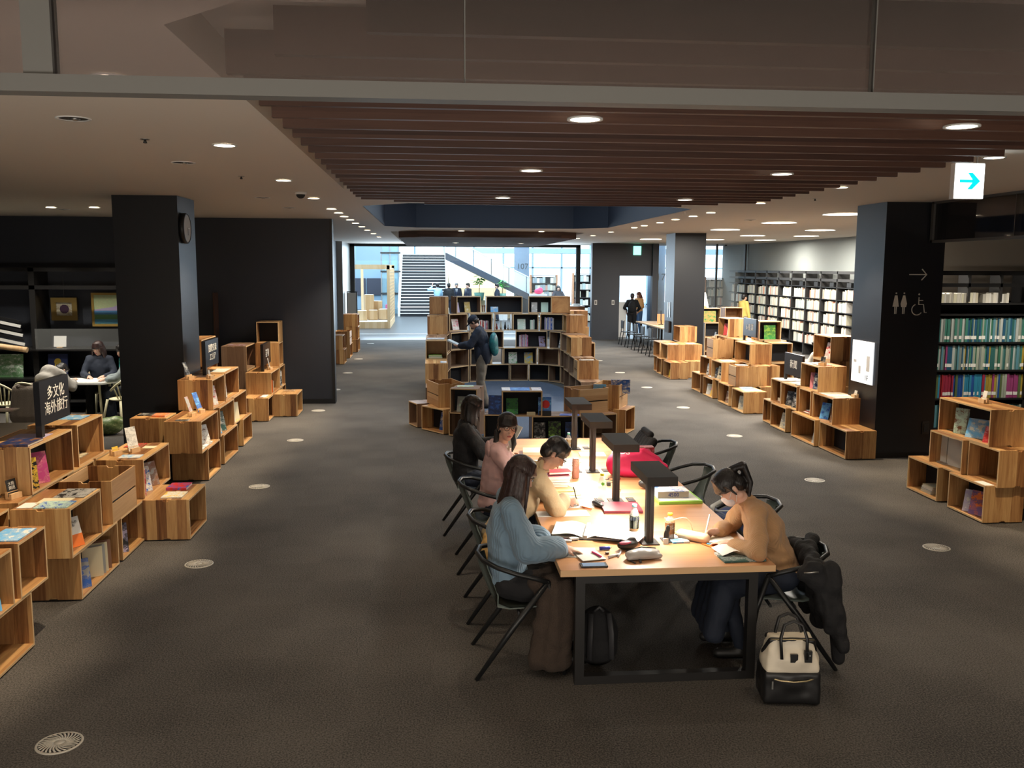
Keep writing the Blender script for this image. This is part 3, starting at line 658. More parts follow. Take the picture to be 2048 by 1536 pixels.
c['G15'] = crate('topmost crate with a landscape picture in front of the far shelves', 7.28, 24.0, 3, .56, '-Y')
for lv in (0, 1, 2): crate('wooden crate in the far picture stack, %s' % ('on the carpet', 'second tier', 'third tier with a dark lining')[lv], 7.42, 24.0, lv, .5, '-Y', 'wood' if lv < 2 else 'dark')
c['G16'] = crate('wooden crate beside the far picture stack', 8.1, 24.4, 3, .5, '-Y', 'wood')
for lv in (0, 1, 2): crate('wooden crate under the one beside the far picture stack, %s' % ('on the carpet', 'second tier', 'third tier')[lv], 8.1, 24.4, lv, .5, '-Y', 'wood')
# --- right bank, far group at the middle pillar
c['H1'] = crate('small far wooden crate on the carpet by the middle pillar', XR0-.02, 22.05, 0, 'S', '-X', 'wood')
c['H2'] = crate('far wooden crate on the carpet with a yellow booklet by the middle pillar', XR0-.04, 21.08, 0, 'M', '-X')
crate('far wooden crate on the carpet, behind, by the middle pillar', 6.20, 21.35, 0, 'L', '-X', 'wood')
c['H4'] = crate('far wooden crate, far end of the second tier by the middle pillar', XR0+.03, 22.42, 1, 'M', '-X', 'wood'); crate('rear crate under the far end by the middle pillar', XR0+.03, 22.55, 0, 'S', '-X', 'wood')
c['H5'] = crate('far wooden crate with a white book, second tier by the middle pillar', XR0+.03, 21.66, 1, 'M', '-X')
c['H6'] = crate('far wooden crate, rear, second tier by the middle pillar', 6.22, 21.70, 1, 'L', '-X', 'wood')
c['H7'] = crate('topmost empty wooden crate in front of the middle pillar', 6.30, 22.45, 2, .60, '-X', 'wood')
# --- the ring of crates round the blue carpet
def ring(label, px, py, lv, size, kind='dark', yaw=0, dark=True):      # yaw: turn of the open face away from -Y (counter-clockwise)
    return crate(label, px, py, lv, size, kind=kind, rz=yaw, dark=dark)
# left limb (open to +X), outer faces seen end-on
ring('bottom crate of the ring, near end of the left limb', .345, 16.9, 0, 'L', yaw=PI/2, kind='wood')
ring('bottom crate of the ring, middle of the left limb', .345, 17.8, 0, 'L', yaw=PI/2); ring('bottom crate of the ring, far left limb', .345, 18.7, 0, 'L', yaw=PI/2, kind='wood')
ring('bottom crate at the far left bend of the ring', .37, 19.6, 0, 'M', yaw=PI/2*.93)
ring('second tier end crate of the ring, left limb nearest the camera', .335, 17.58, 1, 'L', yaw=PI/2, kind='wood', dark=False); ring('second tier crate of the ring, left limb behind its end crate', .345, 18.5, 1, 'L', yaw=PI/2, kind='wood')
ring('second tier crate at the left bend of the ring', .36, 19.42, 1, 'L', yaw=PI/2*.93, kind='wood')
ring('third tier end crate of the ring facing the camera with green books inside', -.095, 18.34, 2, 'S', kind='wood', dark=False); ring('third tier crate of the ring, left limb, with a cream book', .345, 18.8, 2, 'L', yaw=PI/2); ring('third tier crate at the left bend of the ring', .36, 19.69, 2, 'M', yaw=PI/2*.93)
ring('fourth tier end crate of the ring, striped end face, left', .375, 19.96, 3, 'M', yaw=PI/2, dark=False); ring('top tier end crate of the ring at the far left', .42, 20.9, 4, 'L', yaw=PI/2, kind='wood', dark=False)
ring('fourth tier crate under the top left end of the ring', .40, 20.64, 3, .25, yaw=PI/2, kind='wood')
# rear arc, one row per tier: (x0, y0, size, yaw, kind, words)
rear = {0: ((.42, 20.28, 'M', .80, 'dark', 'left bend'), (.90, 20.78, .36, .25, 'wood', 'left of centre'), (1.26, 20.97, .58, .0, 'dark', 'centre left'), (1.86, 21.0, .42, .0, 'wood', 'pale closed one at the centre'), (2.30, 20.97, .46, -.16, 'dark', 'right of centre'), (2.74, 20.82, .36, -.85, 'dark', 'right bend'), (2.98, 20.5, .40, -1.25, 'dark', 'far right bend')),
        1: ((.42, 20.35, 'M', .78, 'wood', 'left bend with a box'), (.92, 20.80, .50, .22, 'dark', 'behind the man'), (1.70, 20.98, .78, 0, 'dark', 'with green and yellow picture books'), (2.50, 20.92, .52, -.5, 'wood', 'right of centre'), (2.96, 20.5, .55, -1.2, 'wood', 'right bend')),
        2: ((.46, 20.35, .62, .80, 'dark', 'left bend with pale books'), (.92, 20.85, .78, .12, 'dark', 'long one behind the man'), (1.98, 21.0, .74, -.10, 'dark', 'long one with many lilac books'), (2.76, 20.85, .40, -1.0, 'dark', 'right bend with a white book')),
        3: ((.44, 20.88, .5, .55, 'wood', 'left bend'), (.93, 21.16, .52, .04, 'dark', 'behind the cap with red books'), (1.93, 21.12, .60, 0, 'dark', 'centre with a mint book'), (2.56, 21.1, .56, -.30, 'dark', 'right with lilac magazines')),
        4: ((.62, 21.25, .60, .30, 'dark', 'left with a gold book'), (1.32, 21.42, .86, .0, 'dark', 'centre with a small pale card'), (2.32, 21.4, .55, -.12, 'dark', 'right with two pale books'))}
tn = ('bottom', 'second', 'third', 'fourth', 'top')
for lv, row in rear.items():
    for x, y, s, yw, k, w_ in row: ring('%s tier crate in the rear arc of the ring, %s' % (tn[lv], w_), x, y, lv, s, k, yw)
ring('see-through open crate with little figures in the fourth tier of the ring', 1.50, 21.15, 3, .42, 'open', 0)
ring('glass-fronted pale crate with white paper shapes in the second tier of the ring', 1.42, 20.99, 1, .27, 'open', 0)
# right limb
ring('bottom crate of the ring, right limb nearest', 2.96, 18.2, 0, 'M', yaw=-PI/2, kind='wood'); ring('bottom crate of the ring, right limb second', 2.96, 19.09, 0, 'L', yaw=-PI/2, kind='wood'); ring('bottom crate of the ring, right limb third', 2.97, 19.95, 0, 'L', yaw=-PI/2*.97)
ring('open-topped slatted bin on the right limb of the ring', 2.95, 18.42, 1, 'S', 'bin', -PI/2, dark=False)
ring('second tier crate of the ring, right limb', 2.97, 19.2, 1, 'M', yaw=-PI/2, kind='wood'); ring('second tier crate of the ring, right limb far', 2.97, 20.0, 1, 'M', yaw=-PI/2, kind='wood')
ring('third tier end crate of the ring, right, papers on top', 2.97, 19.6, 2, 'M', yaw=-PI/2, dark=False); ring('third tier crate of the ring, right limb far', 2.95, 20.25, 2, .6, yaw=-PI/2*.95)
ring('fourth tier end crate of the ring at the right', 3.07, 20.98, 3, 'M', yaw=-PI/2, dark=False)
ring('top tier end crate of the ring at the right', 3.32, 21.84, 4, 'S', 'wood', PI, dark=False)
# second stack right behind the ring with a black bracket
for lv in (0, 1): crate('wooden crate behind the right limb of the ring, %s' % ('on the carpet', 'second tier')[lv], 3.55, 22.3, lv, .55, '-Y', 'wood')
crate('lit open crate with a black hook behind the right limb of the ring, third tier', 3.50, 22.3, 2, .60, '-X', 'wood')
crate('wooden crate, topmost behind the right limb of the ring', 3.50, 22.5, 3, .60, '-X', 'wood')
# front wall of the ring
ring('bottom crate at the left front corner of the ring with a blue festival book', -.15, 14.71, 0, .60, yaw=-.95, dark=False, kind='dark')
ring('bottom crate of the ring front behind the black-haired reader', .28, 14.12, 0, .40, yaw=-.6, kind='wood')
ring('bottom crate of the ring front, centre left', .81, 13.70, 0, .42, yaw=-.15)
ring('bottom crate of the ring front holding the black books, right of the gap', 1.53, 13.50, 0, .80, yaw=.0)
ring('bottom crate at the right front corner of the ring', 2.46, 13.54, 0, .45, yaw=.36, kind='wood')
ring('bottom crate at the outer right corner of the ring', 3.08, 14.0, 0, .50, yaw=1.05, kind='wood', dark=False)
ring('small crate closing the left front corner of the ring', -.37, 15.24, 0, .40, yaw=-1.2, kind='wood')
ring('open-topped slatted bin at the left front corner of the ring', -.06, 15.05, 1, 'M', 'bin', -1.28, dark=False)
ring('crate with greenish magazine on top, left on the ring front', .295, 13.92, 1, 'S', yaw=-.30, kind='dark')
ring('crate with blue and white posters on top, centre of the ring front', 1.075, 13.56, 1, .615, yaw=-.06)
ring('large slatted bin right of the ring front behind the desk lamps', 2.27, 13.62, 1, .55, 'bin', .42, dark=False)
ring('outer slatted bin with blue boxes at the right front corner of the ring', 3.0, 14.12, 1, .58, 'bin', 1.12, dark=False)

# ------------------------------------------------------------------ books, papers, small signs
K = dict(white=(.75, .74, .70), cream=(.70, .62, .42), black=(.012, .012, .014), red=(.55, .03, .03), pink=(.70, .25, .30), magenta=(.50, .05, .22), yellow=(.80, .55, .06), green=(.06, .35, .08),
         lime=(.35, .70, .10), blue=(.03, .12, .50), sky=(.15, .45, .80), navy=(.01, .03, .12), teal=(.02, .25, .28), orange=(.85, .20, .03), brown=(.22, .10, .05), grey=(.35, .35, .34), lilac=(.45, .40, .60), mint=(.50, .68, .58), purple=(.16, .09, .25), gold=(.55, .40, .10), bottle=(.03, .10, .09))
def C(n): return K[n] if isinstance(n, str) else n
_bm = {}
def book_meshes(w, h, t, c1, c2, seed):
    key = (w, h, t, c1, c2, seed)
    if key in _bm: return _bm[key]
    b = MB(); e = .002
    b.box(0, w, 0, e, 0, h, 0); b.box(0, w, t-e, t, 0, h, 0); b.box(0, e, e, t-e, 0, h, 0)
    _bm[key] = (b.mesh('cover', cover_mat(C(c1), C(c2), seed) if c2 else cm(C(c1), .45)), MB().box(e, w-.004, e, t-e, .003, h-.003).mesh('page_block', M['pages']))
    return _bm[key]
def book(label, x, y, z, rz, w=.15, h=.21, t=.02, c1='white', c2='grey', tilt=.2, seed=1, cat='book', name=None, group=None):
    """front cover looks along local -Y; tilt leans it back, PI/2 lays it flat with the cover up"""
    cv, pg = book_meshes(w, h, t, c1, c2, seed)
    o = thing(name or ('book' if t > .009 else 'magazine'), label, cat, (x, y, z), 0, group); o.rotation_euler = Euler((-tilt, 0, rz))
    obj('cover', cv, None, o); obj('page_block', pg, None, o); return o
def spot_in(ck, u, v, z=0.0):
    """point inside / on the crate in its own length-depth-height frame"""
    t, L, rz = ck if isinstance(ck, tuple) else CR_N[ck['label']]
    return t.location.x+math.cos(rz)*u-math.sin(rz)*v, t.location.y+math.sin(rz)*u+math.cos(rz)*v, t.location.z+z, rz
def inside(ck, label, u, w=.15, h=.21, t=.02, c1='white', c2='grey', v=.12, yaw=0, tilt=.28, seed=1, group=None):
    if yaw < 0: v = min(v, .03+w*math.sin(-yaw)*.85)
    tt_, L_ = (ck if isinstance(ck, tuple) else CR_N[ck['label']])[:2]
    if tilt < 1: v = min(v, .15)
    if yaw > .3: v = min(v, .035); u = min(u*1.12, L_-.03-w*math.cos(yaw))
    x, y, z, rz = spot_in(ck, u, v, .0185)
    return book(label, x, y, z, rz+yaw, w, h, t, c1, c2, tilt, seed, group=group)
def ontop(ck, label, u, v, w=.21, h=.29, t=.008, c1='white', c2='grey', yaw=0, seed=1, lift=.001):
    """lying flat, upper edge away from the front"""
    H = ck.get('H', CH)
    x, y, z, rz = spot_in(ck, u, v, H+lift+t)
    return book(label, x, y, z, rz+yaw, w, h, t, c1, c2, PI/2-1e-4, seed)
def spines(ck, words, u0, n, cols, h=.22, w=.15, v=.1, lean=0, tt=(.012, .03), seed=3):
    rnd = random.Random(seed); u = u0
    for i in range(n):
        t = rnd.uniform(*tt); hh = h*rnd.uniform(.88, 1.0); c_ = cols[i % len(cols)]
        x, y, z, rz = spot_in(ck, u, v, .0185)
        cv, pg = book_meshes(w, round(hh, 2), round(t, 3), c_, 'white' if i % 3 else None, i % 4)
        o = thing('book', words[0] % (ORD[i] if '%s' in words[0] else ()) if '%s' in words[0] else words[0], 'book', (x, y, z), 0, words[1])
        o.rotation_euler = Euler((0, lean, rz+PI/2)); o.location = (x, y, z); obj('cover', cv, None, o); obj('page_block', pg, None, o)
        u += t+.001
    return u
ORD = ['first', 'second', 'third', 'fourth', 'fifth', 'sixth', 'seventh', 'eighth', 'ninth', 'tenth', 'eleventh', 'twelfth', 'thirteenth', 'fourteenth', 'fifteenth', 'sixteenth']
def stand(label, ck, u, v, wc=.10, hc=.20, c1='white', c2=None, yaw=0, tilt=.2, txt=None, seed=2, lift=0):
    """little grooved wooden block holding a card"""
    x, y, z, rz = spot_in(ck, u, v, CH+.001+lift)
    t = thing('card_stand', label, 'card stand', (x, y, z), rz+yaw)
    obj('wooden_base', MB().box(-.055, .055, -.03, -.006, 0, .045).box(-.055, .055, .006, .03, 0, .06).box(-.055, .055, -.006, .006, 0, .015), M['light_wood'], t)
    mm = cover_mat(C(c1), C(c2), seed) if c2 else cm(C(c1), .5)
    c_ = obj('card', MB().box(-wc/2, wc/2, -.0015, .0015, 0, hc), mm, t, (0, 0, .016), (-tilt, 0, 0))
    if txt: lettering(txt, .032, M['letter_white'], c_, (0, -.0025, hc*.62), FACE_CAM)
    return t
def wordsign(label, x, y, z, rz, w, h, txt, size, base=True, th=.05):
    t = thing('area_sign', label, 'sign', (x, y, z), rz)
    b = MB().box(-w/2, w/2, -th/2, th/2, .10, .10+h)
    obj('board', b, M['sign_black'], t); obj('foot', MB().box(-w/2, -w/2+.06, -th/2, th/2, 0, .10), M['black'], t)
    lettering(txt, size, M['letter_white'], t, (.02, -th/2-.002, .10+h*.5), FACE_CAM)
    return t
# signs on the crates
wordsign('black area sign with two lines of white Japanese writing, nearest on the left crates', -3.33, 8.25, 3*CH+.003, PI/2, .62, .38, '多文化\n海外旅行', .125)
wordsign('black area sign with white Japanese writing on the second left stack beside the pillar', -3.03, 12.80, 3*CH+.003, PI/2, .74, .36, '国際交流\nエリア', .115)
wordsign('small black area sign on the stack by the black wall', -2.98, 16.72, 2*CH+.003, PI/2, .74, .38, '芸 術', .15)
wordsign('black newspaper area sign on the stack by the right pillar', 5.99, 14.42, 2*CH+.002, -PI/2, .74, .36, '新聞', .15, th=.04)
wordsign('black industry area sign on the middle right stack', 6.46, 17.84, 3*CH+.002, -PI/2, .74, .36, '6 産業', .15, th=.04)
# left bank, first group
inside(c['B1'], 'thin photo book with blue sky and dark castle, leaning in the lowest left crate', .13, .17, .24, .012, 'blue', 'grey', yaw=-.75, v=.22, tilt=.2, seed=5)
for i, (u, c1) in enumerate(((.44, 'cream'), (.50, 'grey'), (.56, 'cream'), (.64, 'brown'))):
    inside(c['B1'], 'tall thin %s book leaning in the lowest left crate, %s from the front' % (('cream', 'grey', 'pale', 'brown')[i], ORD[i]), u, .16, .25, .016, c1, None, yaw=-1.05, v=.26, tilt=.12)
inside(c['B2'], 'dark patterned book leaning alone in the crate behind the thin books', .10, .17, .27, .015, 'black', 'lilac', yaw=-.9, v=.24, tilt=.15, seed=9)
b_ = inside(c['B4'], 'white book with an orange lower band and Japanese title in the left crate', .16, .17, .24, .022, 'white', None, yaw=-.55, v=.17, tilt=.3)
obj('band', MB().box(-.0008, .1708, -.0012, 0, .0, .10), cm(C('orange')), b_); lettering('ベトナムの\nかたち', .026, cm((.1, .1, .1)), b_, (.085, -.001, .185), FACE_CAM)
ontop(c['B4'], 'wide magazine with a dark bird drawing on the left crate of magazines', .34, .02, .30, .24, .006, 'grey', 'black', seed=3); ontop(c['B4'], 'cream booklet on the left crate of magazines', .16, .08, .17, .24, .006, 'cream', None)
ontop(c['B4'], 'magazine with a deep blue sea photograph on the left crate', .02, .03, .21, .25, .007, 'mint', 'blue', seed=7); ontop(c['B4'], 'small white leaflet at the edge of the left crate of magazines', .04, .30, .16, .11, .004, 'white', None)
inside(c['B5'], 'pale booklet with a dark title lying in the open slatted bin', .20, .14, .20, .012, 'white', 'black', v=.14, tilt=1.3, yaw=.4, seed=4).location.z += .24
inside(c['B5'], 'second pale booklet in the open slatted bin, nearer the front', .08, .14, .20, .012, 'cream', 'grey', v=.18, tilt=1.35, yaw=.3, seed=6).location.z += .23
inside(c['B6'], 'white picture book with blue drawing in the long left crate', .16, .19, .25, .012, 'white', 'blue', yaw=-.7, v=.18, tilt=.25, seed=2); inside(c['B6'], 'brown patterned hardback in the long left crate', .42, .17, .25, .03, 'brown', 'grey', yaw=-.55, v=.2, tilt=.28, seed=8)
inside(c['B6'], 'red spined white book at the near end of the long left crate', .035, .15, .27, .02, 'red', 'white', yaw=-1.2, v=.27, tilt=.05)
stand('wooden block holding a white text card on the long left crate', c['B6'], .38, .20, .13, .24, 'white', 'grey', yaw=-.5, seed=11); stand('small wooden block with a yellow card behind the white text card', c['B6'], .24, .33, .08, .07, 'yellow', None, yaw=-.4)
ontop(c['B6'], 'white and blue booklet on the long left crate', .08, .06, .15, .20, .006, 'white', 'sky', seed=5); ontop(c['B6'], 'red and dark magazine at the far end of the long left crate', .62, .20, .20, .18, .006, 'brown', 'red', seed=6); ontop(c['B6'], 'small cream leaflet on the long left crate', .56, .06, .12, .12, .004, 'cream', None)
ontop(c['B3'], 'blue and red hardback lying on the jutting crate', .38, .12, .24, .20, .025, 'red', 'blue', seed=1); ontop(c['B3'], 'white booklet with a yellow splash on the jutting crate', .06, .08, .23, .20, .012, 'white', 'yellow', seed=2)
inside(c['B7'], 'yellow framed magazine leaning in the high left crate', .03, .19, .26, .012, 'yellow', 'black', yaw=-.75, v=.22, tilt=.15, seed=6); inside(c['B7'], 'magenta hardback leaning in the high left crate', .26, .17, .27, .03, 'magenta', 'pink', yaw=-.62, v=.2, tilt=.2, seed=1)
ontop(c['B7'], 'navy picture book lying on the high left crate near the edge', .02, .02, .30, .25, .02, 'navy', 'brown', seed=4); ontop(c['B7'], 'purplish clear folder lying on the high left crate', .36, .06, .26, .28, .003, 'lilac', None)
ontop(c['B8'], 'blue and white magazine lying behind the first black sign', .30, .08, .26, .28, .006, 'sky', 'white', seed=4)
inside(c['B8'], 'flat cream booklet inside the high empty crate', .30, .22, .16, .01, 'cream', 'brown', v=.1, tilt=PI/2-.01, seed=3).location.z += .012
ontop(c['A3'], 'pale blue magazine lying on the nearest left crate', .05, .02, .30, .21, .008, 'sky', 'white', seed=7); ontop(c['A3'], 'magazine with beach photograph at the left picture edge', .01, .24, .26, .19, .006, 'cream', 'blue', seed=8)
stand('wooden block holding a small black card with two white characters', c['B9'], .16, .10, .10, .14, 'black', None, yaw=-.35, txt='大陸\n関連')
ontop(c['B9'], 'dark thin magazine behind the small black card', .02, .22, .2, .2, .005, 'black', 'grey', seed=2)
inside(c['A2'], 'pale blue book leaning in the nearest upper left crate', .40, .15, .20, .015, 'sky', 'white', yaw=-.7, v=.15, seed=3)
# second group
stand('wooden block with a clear card of red print on the brown-faced crate', c['C1'], .40, .20, .07, .24, 'grey', 'red', yaw=-.3, seed=5, tilt=.35); stand('wooden block with a blue scenic postcard on the brown-faced crate', c['C1'], .66, .16, .11, .26, 'blue', 'sky', yaw=-.3, seed=6, tilt=.35)
ontop(c['C1'], 'black leaflet on the near edge of the brown-faced crate', .03, .16, .12, .16, .003, 'black', 'grey')
inside(c['C1'], 'white brochure printed with brown hearts inside the brown-faced crate', .30, .26, .26, .01, 'white', 'brown', yaw=-.5, v=.14, tilt=.3, seed=2)
for i in range(3): inside(c['C1'], 'flat white booklet at the mouth of the brown-faced crate, %s' % ORD[i], .08+.2*i, .17, .16, .012, 'white', None, v=.02, tilt=PI/2-.01).location.z += .013
inside(c['C5'], 'bottle green and white poster book in the second left stack', .30, .18, .27, .012, 'bottle', 'white', yaw=-.7, v=.16, tilt=.3, seed=3); inside(c['C5'], 'white little book beside the bottle green one', .12, .10, .13, .01, 'white', 'sky', yaw=-.6, v=.12)
inside(c['C6'], 'large cream book standing in the second left stack', .16, .30, .25, .03, 'cream', None, yaw=-.35, v=.12, tilt=.12); inside(c['C6'], 'white slim booklet behind the large cream book', .08, .12, .24, .01, 'white', None, yaw=-.9, v=.2)
inside(c['C7'], 'white brochure with blue lettering and red splash in the upper crate', .22, .19, .26, .015, 'white', 'red', yaw=-.5, v=.12, tilt=.25, seed=3); inside(c['C8'], 'tall white book standing alone in the upper far crate', .10, .12, .26, .03, 'white', 'brown', yaw=-.2, v=.1, tilt=.08)
inside(c['C7'], 'red slim book standing at the near end of the upper crate', .05, .12, .24, .012, 'red', 'white', yaw=-1.0, v=.2)
stand('wooden block with a dark clear card left of the second black sign', c['C7'], .08, .30, .07, .22, 'black', 'grey', yaw=-.4, tilt=.4, seed=4); stand('tiny block with a grey card before the second black sign', c['C7'], .12, .05, .05, .10, 'grey', None, yaw=-.2)
ontop(c['C8'], 'white map leaflet lying behind the second black sign', .12, .04, .45, .2, .004, 'white', 'mint', seed=2); ontop(c['C7'], 'dark magazine lying on the upper near crate', .3, .08, .22, .2, .005, 'black', 'brown')
ontop(c['C10'], 'orange and white book lying on the shaded crate', .08, .04, .22, .16, .02, 'orange', 'grey', seed=2); ontop(c['C10'], 'dark glossy magazine on the shaded crate', .20, .23, .2, .18, .006, 'black', 'grey', seed=5)
# third group
for i in range(4): inside(c['D3'], '%s slim book of the orange and white row by the black wall' % ORD[i], .20+.03*i, .12, .22-.01*i, .018, ('orange', 'brown', 'white', 'cream')[i], None, yaw=-1.3, v=.16, tilt=.02)
for i in range(4): inside(c['D4'], '%s black spined book against the black wall' % ORD[i], .10+.045*i, .14, .27, .03, 'black', 'white', yaw=-.4, v=.05+.01*i, tilt=.05, seed=2)
ontop(c['D7'], 'brown leaflet spread on the greyish upright crate', .08, .06, .3, .3, .004, 'brown', 'lilac', lift=.05)
ontop(c['D2'], 'black and white booklet on the corner crate by the black wall', .10, .06, .3, .1, .008, 'white', 'black', seed=3); ontop(c['D1'], 'pair of brown leaflets on the jutting crate by the black wall', .38, .1, .2, .2, .004, 'brown', 'cream')
stand('tiny wooden block with a clear card next to the small black area sign', c['D3'], .50, .10, .04, .2, 'grey', None, yaw=-.2)
# right bank, pillar stack
inside(c['F9'], 'white magazine with colourful figures in the topmost crate by the pillar', .30, .20, .27, .01, 'white', 'red', yaw=.45, v=.1, tilt=.3, seed=3)
inside(c['F8'], 'dusty pink book leaning in the crate by the pillar', .24, .12, .25, .02, 'pink', None, yaw=1.0, v=.16, tilt=.3); inside(c['F8'], 'navy hardback with white title in the crate by the pillar', .34, .14, .25, .02, 'navy', 'white', yaw=.8, v=.18, tilt=.3, seed=6); inside(c['F8'], 'dark slim book at the end of the crate by the pillar', .50, .10, .22, .02, 'navy', 'cream', yaw=.9, v=.2, seed=7)
inside(c['F7'], 'bright blue paperback leaning in the crate by the pillar', .16, .15, .25, .02, 'sky', 'blue', yaw=.55, v=.12, tilt=.3, seed=9); inside(c['F7'], 'dark mottled book next to the bright blue paperback', .48, .14, .24, .02, 'brown', 'grey', yaw=.9, v=.2, seed=5)
inside(c['F5'], 'dark grey novel standing in the second tier by the pillar', .10, .16, .24, .018, 'black', 'grey', yaw=.6, v=.2, seed=4); inside(c['F5'], 'black book with bold white lettering in the second tier by the pillar', .32, .18, .25, .02, 'black', 'white', yaw=.4, v=.14, seed=2)
inside(c['F2'], 'tilted pale grey booklet in the long crate on the carpet', .64, .17, .26, .012, 'grey', 'white', yaw=.5, v=.1, tilt=.3, seed=5); inside(c['F3'], 'book with a round cream motif in the lowest crate', .28, .20, .26, .015, 'cream', 'grey', yaw=.5, v=.12, tilt=.3, seed=12)
for i in range(3): inside(c['F6'], 'red and white flat booklet in the narrow crate by the pillar, %s' % ('lowest', 'middle', 'uppermost')[i], .06, .2, .2, .008, 'red' if i % 2 else 'white', None, v=.05+.02*i, tilt=PI/2-.01).location.z += .009+.010*i
inside(c['F4'], 'small cream box lying in the far small crate by the pillar', .12, .18, .10, .05, 'cream', None, v=.08, tilt=PI/2-.01, seed=2).location.z += .052
ontop(c['F7'], 'large white sheet lying on the crate by the pillar', .03, .05, .36, .34, .004, 'white', None); ontop(c['F7'], 'second white sheet under the card stand by the pillar', .40, .05, .28, .33, .004, 'white', 'grey', seed=14)
stand('wooden block with a small white card at the pillar foot', c['F7'], .62, .36, .08, .09, 'white', None)
ontop(c['F8'], 'red and white magazine below the topmost crate', .25, .06, .25, .22, .006, 'grey', 'red', seed=3); ontop(c['F8'], 'pale blue pamphlet below the topmost crate', .04, .14, .18, .2, .005, 'sky', 'white'); stand('small black card stand below the topmost crate', c['F8'], .50, .12, .09, .12, 'black', 'grey', yaw=.4)
ontop(c['F4'], 'open white newspaper page at the far end by the newspaper sign', .02, .03, .4, .3, .003, 'white', 'grey', seed=6); ontop(c['F5'], 'small grey tray on the crate below the newspaper sign', .50, .03, .12, .2, .02, 'grey', None)
# right bank, nearest
for i in range(4): inside(c['R1'], 'pale paperback in the low stack at the right, %s from the bottom' % ORD[i], .22, .22, .16, .02, ('cream', 'grey', 'white', 'cream')[i], None, v=.05+.008*i, tilt=PI/2-.01).location.z += .021+.021*i
inside(c['R2'], 'purple and orange art book in the nearest right crate', .30, .22, .26, .02, 'purple', 'orange', yaw=.45, v=.12, tilt=.25, seed=3); inside(c['R2'], 'lilac tinted book left of the art book', .20, .12, .24, .015, 'lilac', 'white', yaw=.6, v=.14, seed=2)
for i in range(3): inside(c['R3'], 'white magazine file standing in the right crate, %s' % ('nearest its left side', 'second from its left side', 'broad one')[i], (.03, .09, .17)[i], (.05, .05, .28)[i], .34, .02, 'white', None, yaw=.15, v=.12, tilt=.02)
inside(c['R5'], 'green picture book with animal drawings in the topmost right crate', .22, .14, .29, .04, 'mint', 'brown', yaw=.55, v=.12, tilt=.12, seed=4); inside(c['R5'], 'landscape photo book with white mountains in the topmost right crate', .42, .28, .22, .012, 'sky', 'white', yaw=.55, v=.12, tilt=.4, seed=5); inside(c['R5'], 'red flower book wrapped in film in the topmost right crate', .78, .17, .18, .012, 'red', 'pink', yaw=.5, v=.1, tilt=.35, seed=6)
stand('wooden block with a white card on the topmost right crate', c['R5'], .48, .22, .07, .12, 'white', None)
ontop(c['R2'], 'white sheet hanging over the edge between the right crates', .44, .01, .2, .3, .003, 'white', None); ontop(c['R1'], 'small stack of grey leaflets on the low right crate', .40, .12, .15, .2, .02, 'grey', 'brown'); ontop(c['R3'], 'small booklets left of the topmost right crate', .0, .14, .10, .18, .02, 'white', 'green')
# middle right
inside(c['G4'], 'cream hardback leaning in the near foot crate', .22, .17, .26, .02, 'cream', 'grey', yaw=.8, v=.14, tilt=.3, seed=4); inside(c['G4'], 'blue and green paperback beside the cream hardback', .50, .12, .22, .015, 'blue', 'lime', yaw=.8, v=.14, seed=3)
inside(c['G3'], 'tilted brown and cream book in the middle foot crate', .30, .16, .24, .02, 'brown', 'cream', yaw=.8, v=.14, tilt=.35, seed=5); inside(c['G2'], 'white leaning booklet in the third foot crate', .10, .15, .22, .012, 'white', 'cream', yaw=.7, v=.12, seed=3); inside(c['G2'], 'yellow and pink magazine in the third foot crate', .34, .15, .22, .01, 'yellow', 'pink', yaw=.6, v=.12, seed=4)
inside(c['G6'], 'cream poster book with large dark letters', .24, .17, .27, .012, 'cream', 'black', yaw=.7, v=.12, seed=5); inside(c['G6'], 'black slim book left of the poster book', .10, .14, .22, .015, 'black', 'grey', yaw=.8, v=.16); inside(c['G6'], 'cream booklet right of the poster book', .46, .12, .24, .012, 'cream', None, yaw=.8, v=.14)
inside(c['G13'], 'red hardback leaning in the topmost middle crate', .20, .15, .26, .03, 'red', None, yaw=.9, v=.12, tilt=.3); inside(c['G13'], 'white hardback beside the red one', .42, .15, .24, .025, 'white', None, yaw=.9, v=.12, tilt=.3)
inside(c['G14'], 'bright green handbook standing in the crate facing the room', .14, .24, .29, .02, 'green', 'lime', v=.06, tilt=.12, seed=3)
ontop(c['G4'], 'white sheet on the near foot crate of the middle stack', .18, .08, .35, .3, .004, 'white', None); ontop(c['G4'], 'pale blue booklet on the near foot crate', .02, .12, .16, .24, .012, 'sky', 'white'); ontop(c['G11'], 'white leaflet on the third tier crate', .1, .1, .3, .2, .004, 'white', 'grey', seed=2)
ontop(c['G7'], 'white note on the lower slatted bin', .05, .1, .2, .2, .004, 'white', None); ontop(c['G6'], 'open white booklet on the second tier crate', .2, .1, .3, .25, .006, 'white', 'cream'); ontop(c['G2'], 'white booklets on the third foot crate', .2, .04, .3, .2, .02, 'white', None); ontop(c['G13'], 'white sheet on the topmost middle crate', .1, .08, .4, .25, .004, 'white', None)
inside(c['G5'], 'white slim book in the far second tier crate', .3, .1, .24, .012, 'white', 'black', yaw=.8, v=.12); stand('small black card stand below the topmost red book crate', c['G10'], .2, .1, .1, .12, 'black', 'white', lift=.0)
inside(c['G15'], 'landscape picture in gold and green in the far topmost crate', .10, .36, .30, .015, 'gold', 'green', v=.06, tilt=.1, seed=4)
stand('tall white folded notice on the far picture stack', c['G15'], .15, .15, .34, .42, 'white', None, yaw=.5, tilt=.3)
